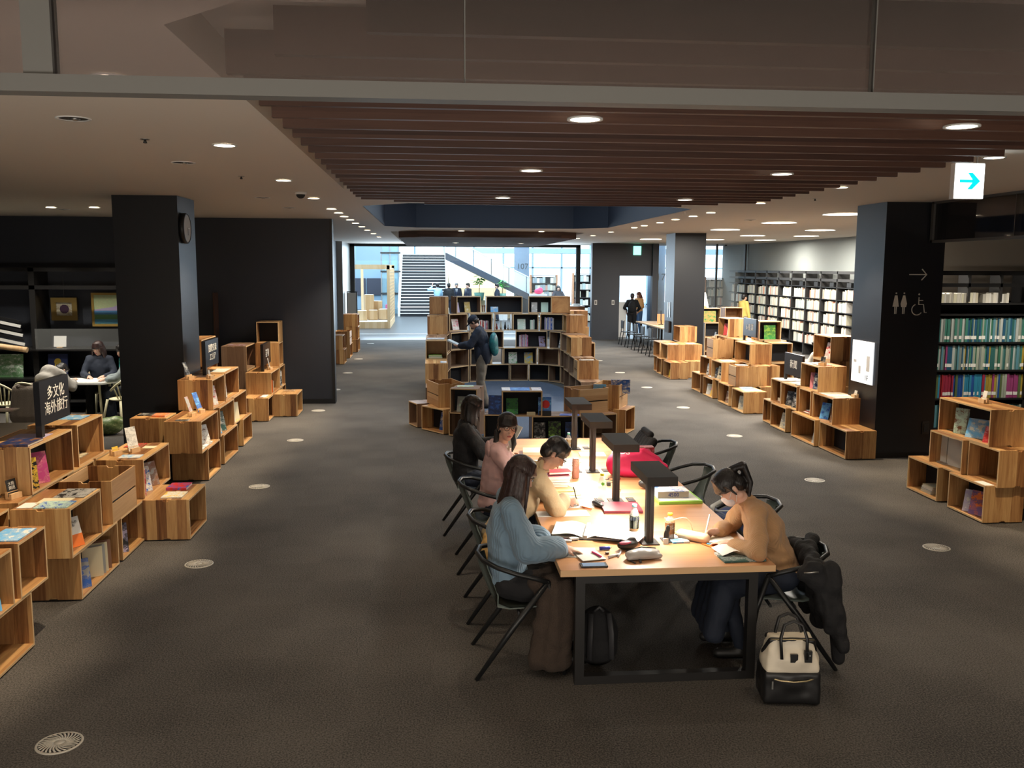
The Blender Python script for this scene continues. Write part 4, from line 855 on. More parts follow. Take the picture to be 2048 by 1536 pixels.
inside(c['H2'], 'yellow upright booklet in the far foot crate', .3, .12, .2, .02, 'yellow', 'gold', yaw=.6, v=.12); inside(c['H5'], 'white tilted book in the far second tier crate', .4, .14, .24, .02, 'white', None, yaw=.8, v=.1, tilt=.35); ontop(c['H5'], 'white leaflet on the far second tier crate', .3, .1, .25, .2, .004, 'white', 'cream'); ontop(c['H6'], 'small white booklets on the rear crate by the middle pillar', .5, .1, .3, .2, .01, 'white', None)
# ring contents
R_ = {k: v for k, v in CR_N.items()}
def rk(s): return [v[0] for k, v in CR_N.items() if s in k][0]
inside(rk('green books inside'), 'lime green book lying in the end crate of the ring', .06, .27, .2, .03, 'lime', 'green', v=.08, tilt=PI/2-.01, seed=3).location.z += .062
inside(rk('green books inside'), 'dark green book under the lime green one', .06, .28, .2, .028, 'green', None, v=.06, tilt=PI/2-.01).location.z += .030
for i, (u, c1) in enumerate(((.03, 'sky'), (.05, 'lilac'))): ontop(rk('green books inside'), 'thin %s magazine on top of the ring end crate' % ('blue and white', 'lilac')[i], u, .04+.2*i, .34, .17, .02, 'white', c1, seed=3+i)
ontop(rk('second tier end crate of the ring, left'), 'thin blue magazine at the foot of the green books', .06, .02, .3, .12, .01, 'white', 'sky', seed=3)
inside(rk('left limb, with a cream'), 'cream book with small print leaning in the left limb', .20, .20, .25, .015, 'cream', 'grey', yaw=-.8, v=.12, seed=6); inside(rk('left limb, with a cream'), 'white magazine file behind the cream book', .62, .20, .24, .02, 'white', 'grey', yaw=-.8, v=.12, seed=7)
inside(rk('fourth tier end crate of the ring, striped'), 'golden brown book inside the left end crate', .2, .1, .27, .02, 'gold', None, yaw=-.8, v=.1)
inside(rk('fourth tier crate in the rear arc of the ring, left bend'), 'book with a portrait cover in the left bend', .16, .18, .26, .02, 'white', 'pink', v=.1, seed=5); inside(rk('fourth tier crate under the top left'), 'pink and white book in the left bend', .22, .15, .26, .02, 'white', 'pink', yaw=-.7, v=.1, seed=9)
spines(rk('behind the cap with red books'), ('red or white book, %s of the row behind the cap', 'books behind the cap'), .24, 9, ['white', 'red', 'white', 'pink', 'red', 'white', 'lilac', 'red'], seed=5)
inside(rk('centre with a mint book'), 'mint green book with figures, leaning in the centre', .12, .19, .25, .012, 'mint', 'white', v=.12, seed=6); spines(rk('centre with a mint book'), ('mint and white spine, %s of three', 'three mint spines'), .45, 3, ['mint', 'white', 'mint'], seed=4, tt=(.03, .04), h=.25)
spines(rk('right with lilac magazines'), ('lilac magazine, %s of the row in the fourth tier', 'lilac magazines of the fourth tier'), .12, 10, ['lilac', 'white', 'lilac', 'blue'], seed=6, h=.30, w=.2)
spines(rk('long one with many lilac books'), ('lilac or pink book, %s of the leaning row in the third tier', 'leaning row in the third tier'), .10, 11, ['lilac', 'white', 'pink', 'lilac', 'magenta', 'white'], seed=7, h=.30, w=.2, lean=.06)
inside(rk('long one with many lilac books'), 'grey lilac book leaning right of the row in the third tier', .56, .15, .25, .015, 'lilac', 'brown', yaw=.3, v=.1, seed=5)
inside(rk('long one behind the man'), 'tall book with blue and orange picture beside the man', .22, .20, .26, .015, 'white', 'orange', v=.08, seed=6)
inside(rk('with green and yellow picture books'), 'picture book with a green tree and animals on white', .13, .20, .27, .012, 'white', 'green', v=.12, seed=7); inside(rk('with green and yellow picture books'), 'yellow picture book with blue figures', .50, .20, .26, .012, 'yellow', 'sky', v=.12, seed=8)
inside(rk('right bend with a white book'), 'white book tilted in the right bend', .2, .14, .24, .015, 'white', 'black', yaw=.3, v=.1); inside(rk('third tier end crate of the ring, right'), 'red and white book in the right end crate', .40, .13, .27, .02, 'red', 'white', yaw=.8, v=.08, seed=4)
inside(rk('top tier crate in the rear arc of the ring, left with'), 'gold and cream book in the top left crate', .24, .14, .25, .02, 'gold', 'cream', v=.1, seed=4); inside(rk('top tier crate in the rear arc of the ring, left with'), 'slim lilac book at the side of the top left crate', .03, .08, .24, .02, 'lilac', None, v=.08, yaw=.2)
inside(rk('with a small pale card'), 'small pale blue printed card standing in the top centre crate', .11, .18, .13, .01, 'sky', 'white', v=.08, seed=3)
inside(rk('right with two pale books'), 'grey portrait book in the top right crate', .07, .14, .24, .015, 'grey', 'white', v=.1, seed=6); inside(rk('right with two pale books'), 'plain mint book in the top right crate', .30, .17, .24, .015, 'mint', None, v=.1)
spines(rk('second tier crate of the ring, right limb far'), ('slim book, %s in the right limb', 'slim books in the right limb'), .2, 4, ['cream', 'black', 'pink', 'lilac'], seed=8)
ontop(rk('papers on top'), 'white papers on the right end crate of the ring', .1, .1, .35, .25, .006, 'white', 'cream', seed=2); ontop(rk('papers on top'), 'olive leaflet on the right end crate of the ring', .45, .06, .18, .25, .005, 'cream', 'gold')
inside(rk('slatted bin on the right limb'), 'grey cover card sticking up from the slatted bin of the ring', .40, .02, .44, .012, 'grey', None, v=.1, tilt=-.1)
ontop(rk('slatted bin on the right limb'), 'white booklet across the back of the slatted bin of the ring', .30, .05, .12, .3, .01, 'white', 'grey')
fc = rk('bottom crate at the left front corner of the ring with')
b_ = inside(fc, 'blue festival book with white title disc and fireworks, left front corner', .32, .21, .29, .015, 'blue', 'white', v=.12, tilt=.22, yaw=.3, seed=3)
obj('title_disc', MB().lathe([(.07, 0), (.07, .0015)], 24), M['letter_white'], b_, (.105, -.0005, .2), (PI/2, 0, 0)); lettering('楽しい\n大図鑑', .04, cm((.02, .03, .1)), b_, (.105, -.003, .2), FACE_CAM)
fl = rk('greenish magazine on top')
inside(fl, 'grey landscape book in the left front crate of the ring', .08, .16, .24, .015, 'grey', 'mint', v=.1, seed=5); inside(fl, 'blue and white book behind the reader\'s head', .24, .17, .25, .015, 'blue', 'white', v=.1, seed=6); ontop(fl, 'greenish magazine on the left front crate of the ring', .08, .14, .26, .2, .006, 'mint', 'gold', yaw=.3, seed=4)
fcn = rk('blue and white posters on top')
inside(fcn, 'green leafy book in the centre front crate of the ring', .07, .18, .25, .015, 'green', 'bottle', v=.1, seed=6); ontop(fcn, 'blue poster spread on the centre front crate', .13, .03, .30, .36, .003, 'blue', 'sky', seed=3); ontop(fcn, 'pale poster at the left of the centre front crate', .0, .04, .14, .35, .003, 'white', 'lilac'); ontop(fcn, 'pale poster at the right of the centre front crate', .46, .04, .15, .35, .003, 'white', 'lilac', seed=2)
inside(fcn, 'small cream label block at the foot of the centre front crate', .38, .13, .05, .03, 'cream', None, v=.0, tilt=0)
fb = rk('holding the black books')
inside(fb, 'black book with white lettering in the ring front', .05, .17, .26, .02, 'black', 'white', v=.10, tilt=.15, seed=21); inside(fb, 'black book with green and white lettering in the ring front', .27, .19, .28, .02, 'black', 'lime', v=.10, tilt=.15, seed=22); inside(fb, 'dark blue picture book in the ring front', .53, .2, .26, .02, 'navy', 'blue', v=.1, tilt=.15, seed=4)
x, y, z, rz = spot_in(fb, .10, .06, CH+.002)
b_ = book('book with a red balloon on a blue cover standing on the ring front', x, y, z, rz-.1, .20, .28, .015, 'blue', 'sky', .15, 3); obj('picture_disc', MB().lathe([(.062, 0), (.062, .0015)], 24), cm((.55, .03, .03)), b_, (.115, -.0005, .17), (PI/2, 0, 0))
obj('easel', MB().box(.01, .20, -.03, -.002, 0, .07), M['black'], b_)
x, y, z, rz = spot_in(rk('ring front, centre left'), .06, .06, CH+.002)
b_ = book('navy star chart book on a clear easel, left of the centre front crate', x, y, z, rz-.1, .21, .29, .015, 'navy', 'blue', .15, 5)
x, y, z, rz = spot_in(fb, .42, .02, CH+.006); book('bright blue folded leaflet on the ring front', x, y, z, rz-.2, .30, .18, .005, 'blue', 'lilac', PI/2-.01, 6)
ob = rk('outer slatted bin with blue boxes')
x, y, z, rz = spot_in(ob, .12, .16, .24); book('blue boxed game standing in the outer bin', x, y, z, -.1, .30, .22, .06, 'blue', 'white', .05, 7)
lb = rk('large slatted bin right of'); x, y, z, rz = spot_in(lb, .40, .2, .20); book('pale blue boxed set in the large slatted bin', x, y, z, -.1, .2, .23, .04, 'sky', 'grey', .05, 8)
# little figures in the see-through crate and a cup rack
sx = rk('see-through open crate')
for i, (u, cc, h_) in enumerate(((.06, (.25, .05, .03), .14), (.16, (.6, .6, .5), .2), (.26, (.02, .02, .02), .18), (.33, (.7, .7, .66), .12))):
    x, y, z, rz = spot_in(sx, u, .15, .0185); t = thing('figurine', ('dark red bottle', 'white coral ornament', 'black slim vase', 'small white jar')[i]+' in the see-through crate of the ring', 'ornament', (x, y, z))
    obj('body', MB().lathe([(.022, 0), (.03, h_*.3), (.012, h_*.7), (.014, h_*.85), (.006, h_)], 12), cm(cc), t); obj('foot', MB().lathe([(.026, 0), (.026, .006)], 12), M['black'], t)
x, y, z, rz = spot_in(rk('left with a gold book'), .72, .15, .0)
t = thing('figurine', 'bundle of reddish wooden kokeshi figures between the top crates', 'ornament', (1.22, 21.65, 4*CH+.01))
for k in range(4): o = MB().cap((0, 0, .02), (0, 0, .12), .012, .012); o.ell((0, 0, .15), (.02, .02, .02)); obj('doll', o, cm((.4, .12, .06)), t, ((k-1.5)*.05, .02*(k % 2), 0))
hk = rk('black hook behind'); x, y, z, rz = spot_in(hk, .3, .2, .0)
t = thing('desk_bracket', 'black clamp bracket in the lit crate behind the ring', 'bracket', (x-.1, y, z+.3)); obj('arm', MB().tube([(-.1, 0, .05), (0, 0, .05), (.05, 0, 0), (.05, 0, -.1)], .02, 8), M['black'], t); obj('clamp', MB().box(.02, .09, -.03, .03, -.14, -.06), M['black'], t)

# ------------------------------------------------------------------ wall shelving
def spine_proto(i, col, band=None):
    b = MB().box(-.5, .5, 0, .19, 0, 1, 0)
    if band: b.box(-.5, .5, -.002, 0, .12, .26, 1)
    b.box(-.40, .40, .004, .186, 1.0, 1.001, 1)
    return b.mesh('book', [cm(col, .5), M['paper']])
def protos(lst): return [(spine_proto(i, c_, i % 2), n_, c_) for i, (n_, c_) in enumerate(lst)]
WH = protos((('cream', (.72, .68, .58)), ('tan', (.62, .56, .42)), ('white', (.78, .75, .68)), ('grey', (.50, .47, .40)), ('cream', (.74, .70, .52)), ('pale blue', (.45, .52, .48)), ('brick red', (.60, .30, .22)), ('slate', (.30, .36, .38))))
CO = protos((('dark teal', (.03, .12, .11)), ('green', (.05, .20, .15)), ('grey-green', (.20, .24, .22)), ('navy', (.02, .09, .16)), ('grey-green', (.12, .22, .20)), ('khaki', (.30, .33, .26)), ('pale grey', (.45, .48, .45)), ('dark green', (.04, .15, .09)), ('teal', (.10, .25, .30))))
CR_ = protos((('dark red', (.35, .02, .03)), ('dark red', (.30, .02, .05)), ('royal blue', (.02, .08, .30)), ('sky blue', (.03, .22, .36)), ('sky blue', (.03, .24, .38)), ('mustard', (.40, .28, .04)), ('pale grey', (.35, .38, .30)), ('magenta', (.30, .05, .16)), ('dark green', (.10, .14, .05))))
STUFF = MB(); STM = []
class Dummy: location = (0, 0, 0); rotation_euler = (0, 0, 0)
def row_books(x0, x1, z, place, protos, group, label, hmin, hmax, tmin, tmax, rnd, gap=None, seq=False, limit=None):
    u = x0; n = 0
    while u < x1:
        t = rnd.uniform(tmin, tmax); h = rnd.uniform(hmin, hmax)
        if gap and gap(u): u += t; continue
        pr = protos[int((u-x0)/(x1-x0)*len(protos)) % len(protos)] if seq and rnd.random() < .7 else rnd.choice(protos)
        if label is None:                              # the many small far books: one uncounted mass
            o = Dummy(); place(o, u+t/2, z); m_ = cm(pr[2], .5)
            if m_ not in STM: STM.append(m_)
            STUFF.box(-t*.47, t*.47, 0, .19, 0, h, STM.index(m_), Matrix.Translation(o.location) @ Matrix.Rotation(o.rotation_euler[2], 4, 'Z'))
        else:
            o = bpy.data.objects.new('book', pr[0]); COL.objects.link(o)
            place(o, u+t/2, z); o.scale = (t*.94, 1, h); o['group'] = pr[1]+' '+group; o['label'] = pr[1]+label; o['category'] = 'book'
        u += t; n += 1
# picture-book wall right of the pillar, facing the camera
rnd = random.Random(5)
t = thing('library_shelf', 'tall black wall shelf of large colourful picture books at the right edge', 'bookshelf', (0, 14.1, 0))
SX0, SX1 = 7.65, 12.6
obj('back_board', MB().box(SX0, SX1, .50, .53, 0, 2.12), M['black'], t)
for x_ in (SX0, 9.86, 12.2): obj('upright', MB().box(x_-.05, x_+.05, 0, .5, 0, 2.62), M['black_metal'], t)
for k, z_ in enumerate((.04, .53, 1.00, 1.46, 1.92, 2.10)): obj('shelf_board', MB().box(SX0, SX1, -.0, .5, z_-.03, z_), M['black_metal'], t)
obj('head_rail', MB().box(SX0, SX1, 0, .04, 2.55, 2.62), M['black_metal'], t); obj('head_rail', MB().box(SX0, SX1, 0, .04, 2.36, 2.42), M['black_metal'], t)
for x_ in (8.75, 9.3, 10.6): obj('bracket', MB().box(x_-.02, x_+.02, 0, .3, 2.12, 2.55), M['dark_metal'], t)
words = {1: 'bottom', 2: 'third', 3: 'second', 4: 'top'}
for z_, protos, nm, hm in ((.04, CO, 'lowest', .38), (.53, CR_, 'third from the top', .40), (1.00, CO+CR_[5:8], 'second from the top', .41), (1.46, CO, 'top', .40)):
    def pl(o, u, z): o.location = (u, 14.12+rnd.uniform(0, .02), z)
    row_books(8.22 if nm != 'lowest' else 8.3, 9.9, z_+.001, pl, protos, 'thin picture books of the %s row' % nm, None if nm == 'lowest' else '-spined book, %s wide row, black shelf at right edge' % nm, hm-.025, hm, .020, .048, rnd, gap=lambda u: abs(u-9.86) < .07, seq=(nm.startswith('third')))
def pl2(o, u, z): o.location = (u, 14.14, z)
row_books(8.2, 9.95, 2.101, pl2, WH[:5], '', None, .14, .17, .03, .06, rnd, gap=lambda u: 8.9 < u < 8.98 or 9.45 < u < 9.93)
# long shelves along the grey wall, facing into the room
t = thing('library_shelf', 'long black wall shelf full of white paperbacks along the grey wall', 'bookshelf', (11.9, 0, 0))
Y0, Y1 = 15.2, 34.4
obj('back_board', MB().box(-.04, -.01, Y0, Y1, 0, 2.14), M['black'], t)
k = Y0
while k < Y1+.1: obj('upright', MB().box(-.36, -.01, k-.03, k+.03, 0, 2.58), M['dark_metal'], t); k += 1.09
for z_ in (.37, .72, 1.07, 1.42, 1.77, 2.12): obj('shelf_board', MB().box(-.36, -.04, Y0, Y1, z_-.02, z_), M['black_metal'], t)
obj('head_rail', MB().box(-.36, -.32, Y0, Y1, 2.50, 2.58), M['dark_metal'], t); obj('head_rail', MB().box(-.36, -.33, Y0, Y1, 2.28, 2.36), M['dark_metal'], t)
k = Y0+.25
n_ = 0
while k < Y1-1:
    if k > 23.5: obj('bookend', MB().box(-.34, -.10, k, k+.26, 2.13, 2.26), M['black'], t)
    k += 1.09; n_ += 1
for r_, z_ in enumerate((1.77, 1.42, 1.07, .72, .37)):
    def pl3(o, u, z): o.location = (11.9-.34+rnd.uniform(0, .02), u, z); o.rotation_euler = (0, 0, -PI/2)
    def gp(u):
        f = ((u-Y0) % 1.09)/1.09; return f < .08 or f > (.80+.12*math.sin(u*3+r_*2)) or (r_ == 4 and int((u-Y0)/1.09) % 3 == 0)
    nm = ('top', 'second', 'third', 'fourth', 'lowest')[r_]
    row_books(24.4 if r_ else 24.0, 34.2, z_+.001, pl3, WH, '', None, .23, .30, .03, .06, rnd, gap=gp)
# far bookcases seen through the glass, facing the camera
def bookcase(x0, y, w, h, rows, label, grp, wood_='orange_wood', protos=WH, tb=(.05, .09)):
    t = thing('library_shelf', label, 'bookshelf', (x0, y, 0))
    for xx_ in (0, w): obj('end_panel', MB().box(xx_-.03, xx_+.03, -.02, .40, 0, h), M[wood_], t)
    obj('back_board', MB().box(0, w, .38, .40, 0, h-.1), M['black'], t)
    dz = (h-.1)/rows
    for k in range(rows+1): obj('shelf_board', MB().box(0, w, 0, .38, .06+k*dz-.03, .06+k*dz), M['dark_metal'], t)
    for k in range(rows):
        def pl(o, u, z): o.location = (x0+u, y+.02, z)
        row_books(.08, w-.1, .062+k*dz, pl, protos, grp, None, dz*.62, dz*.86, *tb, rnd, gap=lambda u: math.sin(u*5+k*2) > .75)
    return t
bookcase(10.0, 36.2, 1.0, 2.3, 6, 'far wooden-ended bookcase behind the glass, left one beside the grey wall', 'left far bookcase beside the grey wall')
bookcase(11.15, 36.2, 1.3, 2.3, 6, 'far wooden-ended bookcase behind the glass, right one beside the grey wall', 'right far bookcase beside the grey wall')
bookcase(5.0, 45.0, 1.3, 2.3, 6, 'bookcase in the bright room beyond the atrium, left one', 'left bookcase beyond the atrium', tb=(.1, .16))
bookcase(7.0, 44.2, 1.6, 2.4, 6, 'bookcase in the bright room beyond the atrium, right one', 'right bookcase beyond the atrium', tb=(.1, .16))

tag(obj('shelved_books', STUFF, STM), 'rows of small pale library books filling the long shelves and the far bookcases', 'books', None, 'stuff')

# ------------------------------------------------------------------ study table
TH = .77
t = thing('study_table', 'long orange-brown study table on a black steel frame', 'table', (0, 0, 0)); TAB = t
TX0, TX1, TY0, TY1 = .80, 2.18, 5.40, 9.78
obj('tabletop', MB().box(TX0, TX1, TY0, TY1, TH-.042, TH), M['tabletop'], t)
obj('edge_trim', MB().box(TX0, TX1, TY0-.002, TY0, TH-.042, TH-.001).box(TX0-.002, TX0, TY0, TY1, TH-.042, TH-.001), M['table_edge'], t)
for y_ in (5.43, 7.60, 9.68):
    for x_ in (.90, 2.02): obj('leg', MB().box(x_, x_+.06, y_, y_+.06, .0, TH-.10), M['black_metal'], t)
    obj('cross_rail', MB().box(.90, 2.08, y_, y_+.06, TH-.10, TH-.042), M['black_metal'], t); obj('cross_rail', MB().box(.96, 2.02, y_, y_+.06, 0.0, .055), M['black_metal'], t)
for x_ in (.96, 1.96): obj('long_rail', MB().box(x_, x_+.05, 5.49, 9.68, TH-.10, TH-.045), M['black_metal'], t)
obj('cable_tray', MB().box(1.42, 1.56, 5.6, 9.6, TH-.13, TH-.045), M['black_metal'], t)
for i, y_ in enumerate((5.93, 7.05, 8.12, 9.18)):
    l = thing('desk_lamp', 'dark grey T-shaped desk lamp on the study table, %s' % ('nearest the camera', 'second from the camera', 'third from the camera', 'farthest from the camera')[i], 'lamp', (1.485, y_, TH+.001))
    obj('lamp_head', MB().box(-.055, .152, -.15, .36, .43, .492), M['lamp_grey'], l)
    obj('pole', MB().box(-.025, .025, -.03, .03, .008, .43), M['lamp_grey'], l); obj('pole_groove', MB().box(-.004, .004, -.033, -.03, .01, .43), M['dark_metal'], l)
    obj('base_plate', MB().box(-.06, .06, -.07, .07, 0, .008), M['black_metal'], l)
    obj('light_bar', MB().box(-.022, .015, .06, .33, .424, .43), M['glow'], l)
    obj('light_bar', MB().box(.08, .14, -.12, .33, .426, .43), M['glow'], l)
    for sx, pw in ((-.02, 14), (.12, 7)):
        lamp('desk_lamp_light', 'AREA', (1.485+sx, y_+(.20 if sx < 0 else .1), TH+.42), pw, (1, .90, .76), shape='RECTANGLE', size=.08 if sx > 0 else .06, size_y=.44 if sx > 0 else .26, rot=(0, .35 if sx < 0 else -.1, 0), spread=math.radians(150))
    for sx in (-.13, .13):
        o = thing('power_outlet', 'black table outlet plate %s the %s desk lamp' % ('left of' if sx < 0 else 'right of', ('nearest', 'second', 'third', 'farthest')[i]), 'outlet', (1.485+sx, y_+.03, TH+.001))
        obj('plate', MB().box(-.03, .03, -.06, .06, 0, .006), M['black'], o); obj('socket', MB().box(-.015, .015, -.03, .03, .006, .008), M['dark_metal'], o)

# ------------------------------------------------------------------ chairs
def make_chair(name='armchair', rail=None, shell=None):
    """local: seat centre at origin, faces +Y"""
    t = thing(name, '', 'chair')
    rail = rail or M['chair_rail']; shell = shell or M['chair_plastic']
    pts = [(.25, .13, .63), (.27, .04, .665), (.28, -.08, .70), (.25, -.20, .735), (.15, -.29, .755), (0, -.32, .76)]
    pts = pts+[(-x, y, z) for x, y, z in reversed(pts[:-1])]
    obj('arm_rail', MB().tube(pts, .016, 10), rail, t)
    for sx in (-1, 1):
        obj('leg', MB().tube([(sx*.25, .13, .64), (sx*.26, -.10, .34), (sx*.28, -.34, 0)], [.018, .021, .014], 10), rail, t)
        obj('leg', MB().tube([(sx*.25, .12, .64), (sx*.235, .19, .40), (sx*.24, .24, 0)], [.018, .020, .014], 10), rail, t)
    obj('seat_frame', MB().tube([(-.245, .10, .425), (.245, .10, .425)], .011, 8).tube([(-.25, -.06, .42), (.25, -.06, .42)], .011, 8), rail, t)
    prof = [(.23, .43, .21), (.12, .448, .225), (0, .438, .225), (-.12, .43, .22), (-.19, .45, .19), (-.235, .51, .13), (-.27, .60, .085), (-.30, .68, .085), (-.315, .745, .10)]
    vs = []; fs = []; nx = 6
    for s_ in (0, 1):
        for y, z, w in prof:
            for k in range(nx+1):
                u = -1+2*k/nx; cz = .025*u*u if z < .46 else 0; cy = .05*u*u if z > .5 else 0
                vs.append((w*u, y+cy, z+cz-s_*.010 if z < .5 else z-s_*.004))
                if s_ and z >= .45: vs[-1] = (w*u, y+cy-.010, z)
    m_ = len(prof); nn = (nx+1)*m_
    for i in range(m_-1):
        for k in range(nx):
            a = i*(nx+1)+k; q = (a, a+1, a+nx+2, a+nx+1); fs.append(q); fs.append(tuple(nn+v for v in reversed(q)))
    for i in range(m_-1):
        for a in (i*(nx+1), i*(nx+1)+nx): fs.append((a, a+nx+1, nn+a+nx+1, nn+a))
    for k in range(nx):
        for a in (k, (m_-1)*(nx+1)+k): fs.append((a, nn+a, nn+a+1, a+1))
    b = MB(); b.add(vs, fs, 0, True); obj('seat_shell', b, shell, t); return t
ch = make_chair()
_first = [1]
def chair(x, y, rz, label, z=0):
    if _first[0]: _first[0] = 0; ch.location = (x, y, z); ch.rotation_euler = (0, 0, rz); ch['label'] = label; return ch
    return dup(ch, (x, y, z), rz, label)
# left row faces +X (rz=-90deg), right row faces -X
CL = [(.62, 5.83), (.60, 6.76), (.56, 7.86), (.46, 9.02)]
chair(*CL[0], -PI/2, 'black-railed armchair the blue sweater reader sits on'); chair(*CL[1], -PI/2, 'black-railed armchair with a tan bag behind the beige coat')
chair(*CL[2], -PI/2, 'black-railed armchair under the pink jacket'); chair(*CL[3], -PI/2, 'black-railed armchair of the reader in black')
chair(2.36, 5.82, PI/2-.12, 'black-railed armchair of the masked reader, right of the table'); chair(2.50, 7.0, PI/2, 'black-railed armchair carrying the navy shoulder bag')
chair(2.36, 8.28, PI/2, 'empty black-railed armchair with green backrest at the right of the table'); chair(2.34, 9.52, PI/2-.1, 'black-railed armchair with a black jacket, far right of the table')

# ------------------------------------------------------------------ things on the table
Z = TH+.0012
def flat(label, cat, x, y, w, h, t, col, rz=0, c2=None, seed=1, name='sheet', z=Z, mat_=None):
    m = mat_ or (cover_mat(C(col), C(c2), seed) if c2 else cm(C(col), .6))
    return tag(obj(name, MB().box(-w/2, w/2, -h/2, h/2, 0, t), m, None, (x, y, z), (0, 0, rz)), label, cat)
def bottle(label, x, y, h, r, liquid, capc, labc, z=Z, lab2=(.9, .9, .85), txt=None):
    t = thing('drink_bottle', label, 'bottle', (x, y, z))
    obj('bottle_body', MB().lathe([(r*.8, 0), (r, .008), (r, h*.18), (r*.96, h*.2), (r, h*.22), (r, h*.66), (r*.75, h*.80), (r*.38, h*.90), (r*.38, h*.94)], 20), M['clear_plastic'], t)
    if liquid: obj('drink', MB().lathe([(r*.75, .004), (r*.93, .01), (r*.93, h*liquid[1])], 20), cm(liquid[0], .2), t)
    obj('bottle_cap', MB().lathe([(r*.48, h*.92), (r*.50, h*.925), (r*.50, h), (r*.46, h*1.005)], 16), cm(capc, .4), t)
    if labc: obj('wrap_label', MB().lathe([(r*1.015, h*.25), (r*1.015, h*.66)], 20, cap=False), cover_mat(labc, lab2, 3), t)
    if txt: lettering(txt, .028, cm((.05, .07, .12)), t, (-.005, -r*1.04, h*.56), FACE_CAM)
    return t
M['clear_plastic'] = mat('clear_plastic', (.88, .92, .90), .06, alpha=.28, spec=.8)
bottle('tea bottle with turquoise cap and white-green label, left of the nearest lamp', 1.42, 6.10, .225, .033, ((.45, .20, .04), .33), (.25, .75, .72), (.62, .66, .55), txt='爽健美')
bottle('empty clear bottle with yellow cap and a green star', 1.375, 7.07, .225, .032, None, (.75, .75, .02), None)
tt = bpy.data.objects['drink_bottle.001']
st = [(.022*(1 if k % 2 == 0 else .45)*math.sin(PI*k/6), .022*(1 if k % 2 == 0 else .45)*math.cos(PI*k/6)) for k in range(12)]
obj('star_mark', MB().prism(st, 0, .001), cm((.15, .6, .05)), tt, (0, -.034, .145), (PI/2, 0, 0))
bottle('brown tea bottle with orange cap and a leather strap, right of the nearest lamp', 1.645, 5.98, .19, .034, ((.30, .12, .03), .72), (.95, .45, .02), (.50, .22, .08))
bottle('small bottle with mint cap beyond the farthest lamp', 1.40, 9.02, .20, .03, ((.75, .5, .2), .5), (.15, .65, .50), (.8, .6, .3))
t = thing('tumbler', 'slim pink-brown drinks can with a gold rim beside the bent reader', 'cup', (1.29, 7.88, Z)); obj('can_body', MB().lathe([(.028, 0), (.033, .006), (.033, .16), (.028, .175)], 20), cover_mat((.50, .22, .16), (.7, .45, .3), 4), t); obj('lid', MB().lathe([(.028, .175), (.026, .178)], 20), M['steel'], t)
# blue sweater reader's things
t = thing('smartphone', 'dark smartphone lying at the near edge of the table', 'phone', (1.02, 5.475, Z), 0); obj('phone_body', MB().box(-.085, .085, -.038, .038, 0, .008), M['black'], t); obj('screen', MB().box(-.072, .072, -.033, .033, .008, .0085), cm((.02, .04, .10), .1), t)
t = thing('open_binder', 'big open white ring binder with a spread of sheets', 'binder', (1.10, 6.18, Z), -.25)
b = MB(); 
for s_ in (-1, 1):
    vs = []
    for i in range(7):
        u = i/6; vs += [(s_*(.012+.225*u), -.16, .012+.028*math.sin(PI*min(1, u*1.3)*.8)), (s_*(.012+.225*u), .16, .012+.028*math.sin(PI*min(1, u*1.3)*.8))]
    fs = [(2*i, 2*i+1, 2*i+3, 2*i+2) for i in range(6)]; b.add(vs, fs, 0, True)
    b.box(min(s_*.012, s_*.235), max(s_*.012, s_*.235), -.158, .158, .004, .014)
obj('sheets', b, M['paper'], t); obj('binder_cover', MB().box(-.25, .25, -.17, .17, 0, .004), cm((.05, .05, .06)), t); obj('spine_ridge', MB().box(-.012, .012, -.165, .165, .004, .03), M['paper'], t)
flat('large white worksheet fanned over the right of the open binder', 'paper', 1.32, 6.02, .30, .24, .0015, 'white', -.5, z=Z+.034)
flat('white worksheet under the hands of the blue sweater reader', 'paper', .93, 5.75, .30, .21, .002, 'white', -.15)
flat('second notebook page near the pink pen', 'notebook', 1.02, 5.67, .16, .22, .006, 'white', .2, z=Z+.003)
t = thing('pen', 'pink marker pen on the worksheet', 'pen', (1.07, 5.66, Z+.0155), 1.95); obj('barrel', MB().tube([(-.06, 0, 0), (.05, 0, 0)], .006, 8), cm((.75, .05, .2)), t); obj('tip', MB().tube([(.05, 0, 0), (.062, 0, 0)], [.004, .001], 8), M['white'], t)
flat('crimson memo card beside the open binder', 'card', .95, 6.10, .11, .09, .004, 'magenta', .3, 'white', 2); flat('grey card leaning on the crimson memo', 'card', .98, 6.02, .06, .04, .012, 'white', .2, z=Z+.006); flat('white eraser block near the crimson memo', 'eraser', .93, 5.99, .06, .03, .012, 'white', -.2)
t = thing('pencil_case', 'silvery transparent zip pencil case at the near edge', 'pencil case', (1.36, 5.60, Z), .12)
b = MB(); b.ell((0, 0, .032), (.115, .065, .034)); b.ell((.05, .02, .03), (.08, .06, .03)); b.ell((-.06, -.01, .03), (.06, .055, .03)); b.cap((-.10, -.04, .02), (.11, -.035, .02), .018, .018)
obj('pouch', remeshed(b, .006, cm((.42, .40, .38), .25), 4), None, t); obj('zipper', MB().tube([(-.11, .01, .05), (0, .015, .070), (.10, .02, .055)], .004, 6), M['black'], t)
t = thing('pencil_case', 'open black zip pouch behind the silvery pencil case', 'pencil case', (1.31, 5.80, Z), .4); b = MB(); b.ell((0, 0, .03), (.085, .04, .032)); b.ell((.03, 0, .05), (.04, .02, .03)); obj('pouch', remeshed(b, .006, M['black'], 4), None, t); obj('lining', MB().ell((-.03, -.015, .05), (.05, .022, .012)), cm((.35, .05, .1)), t)
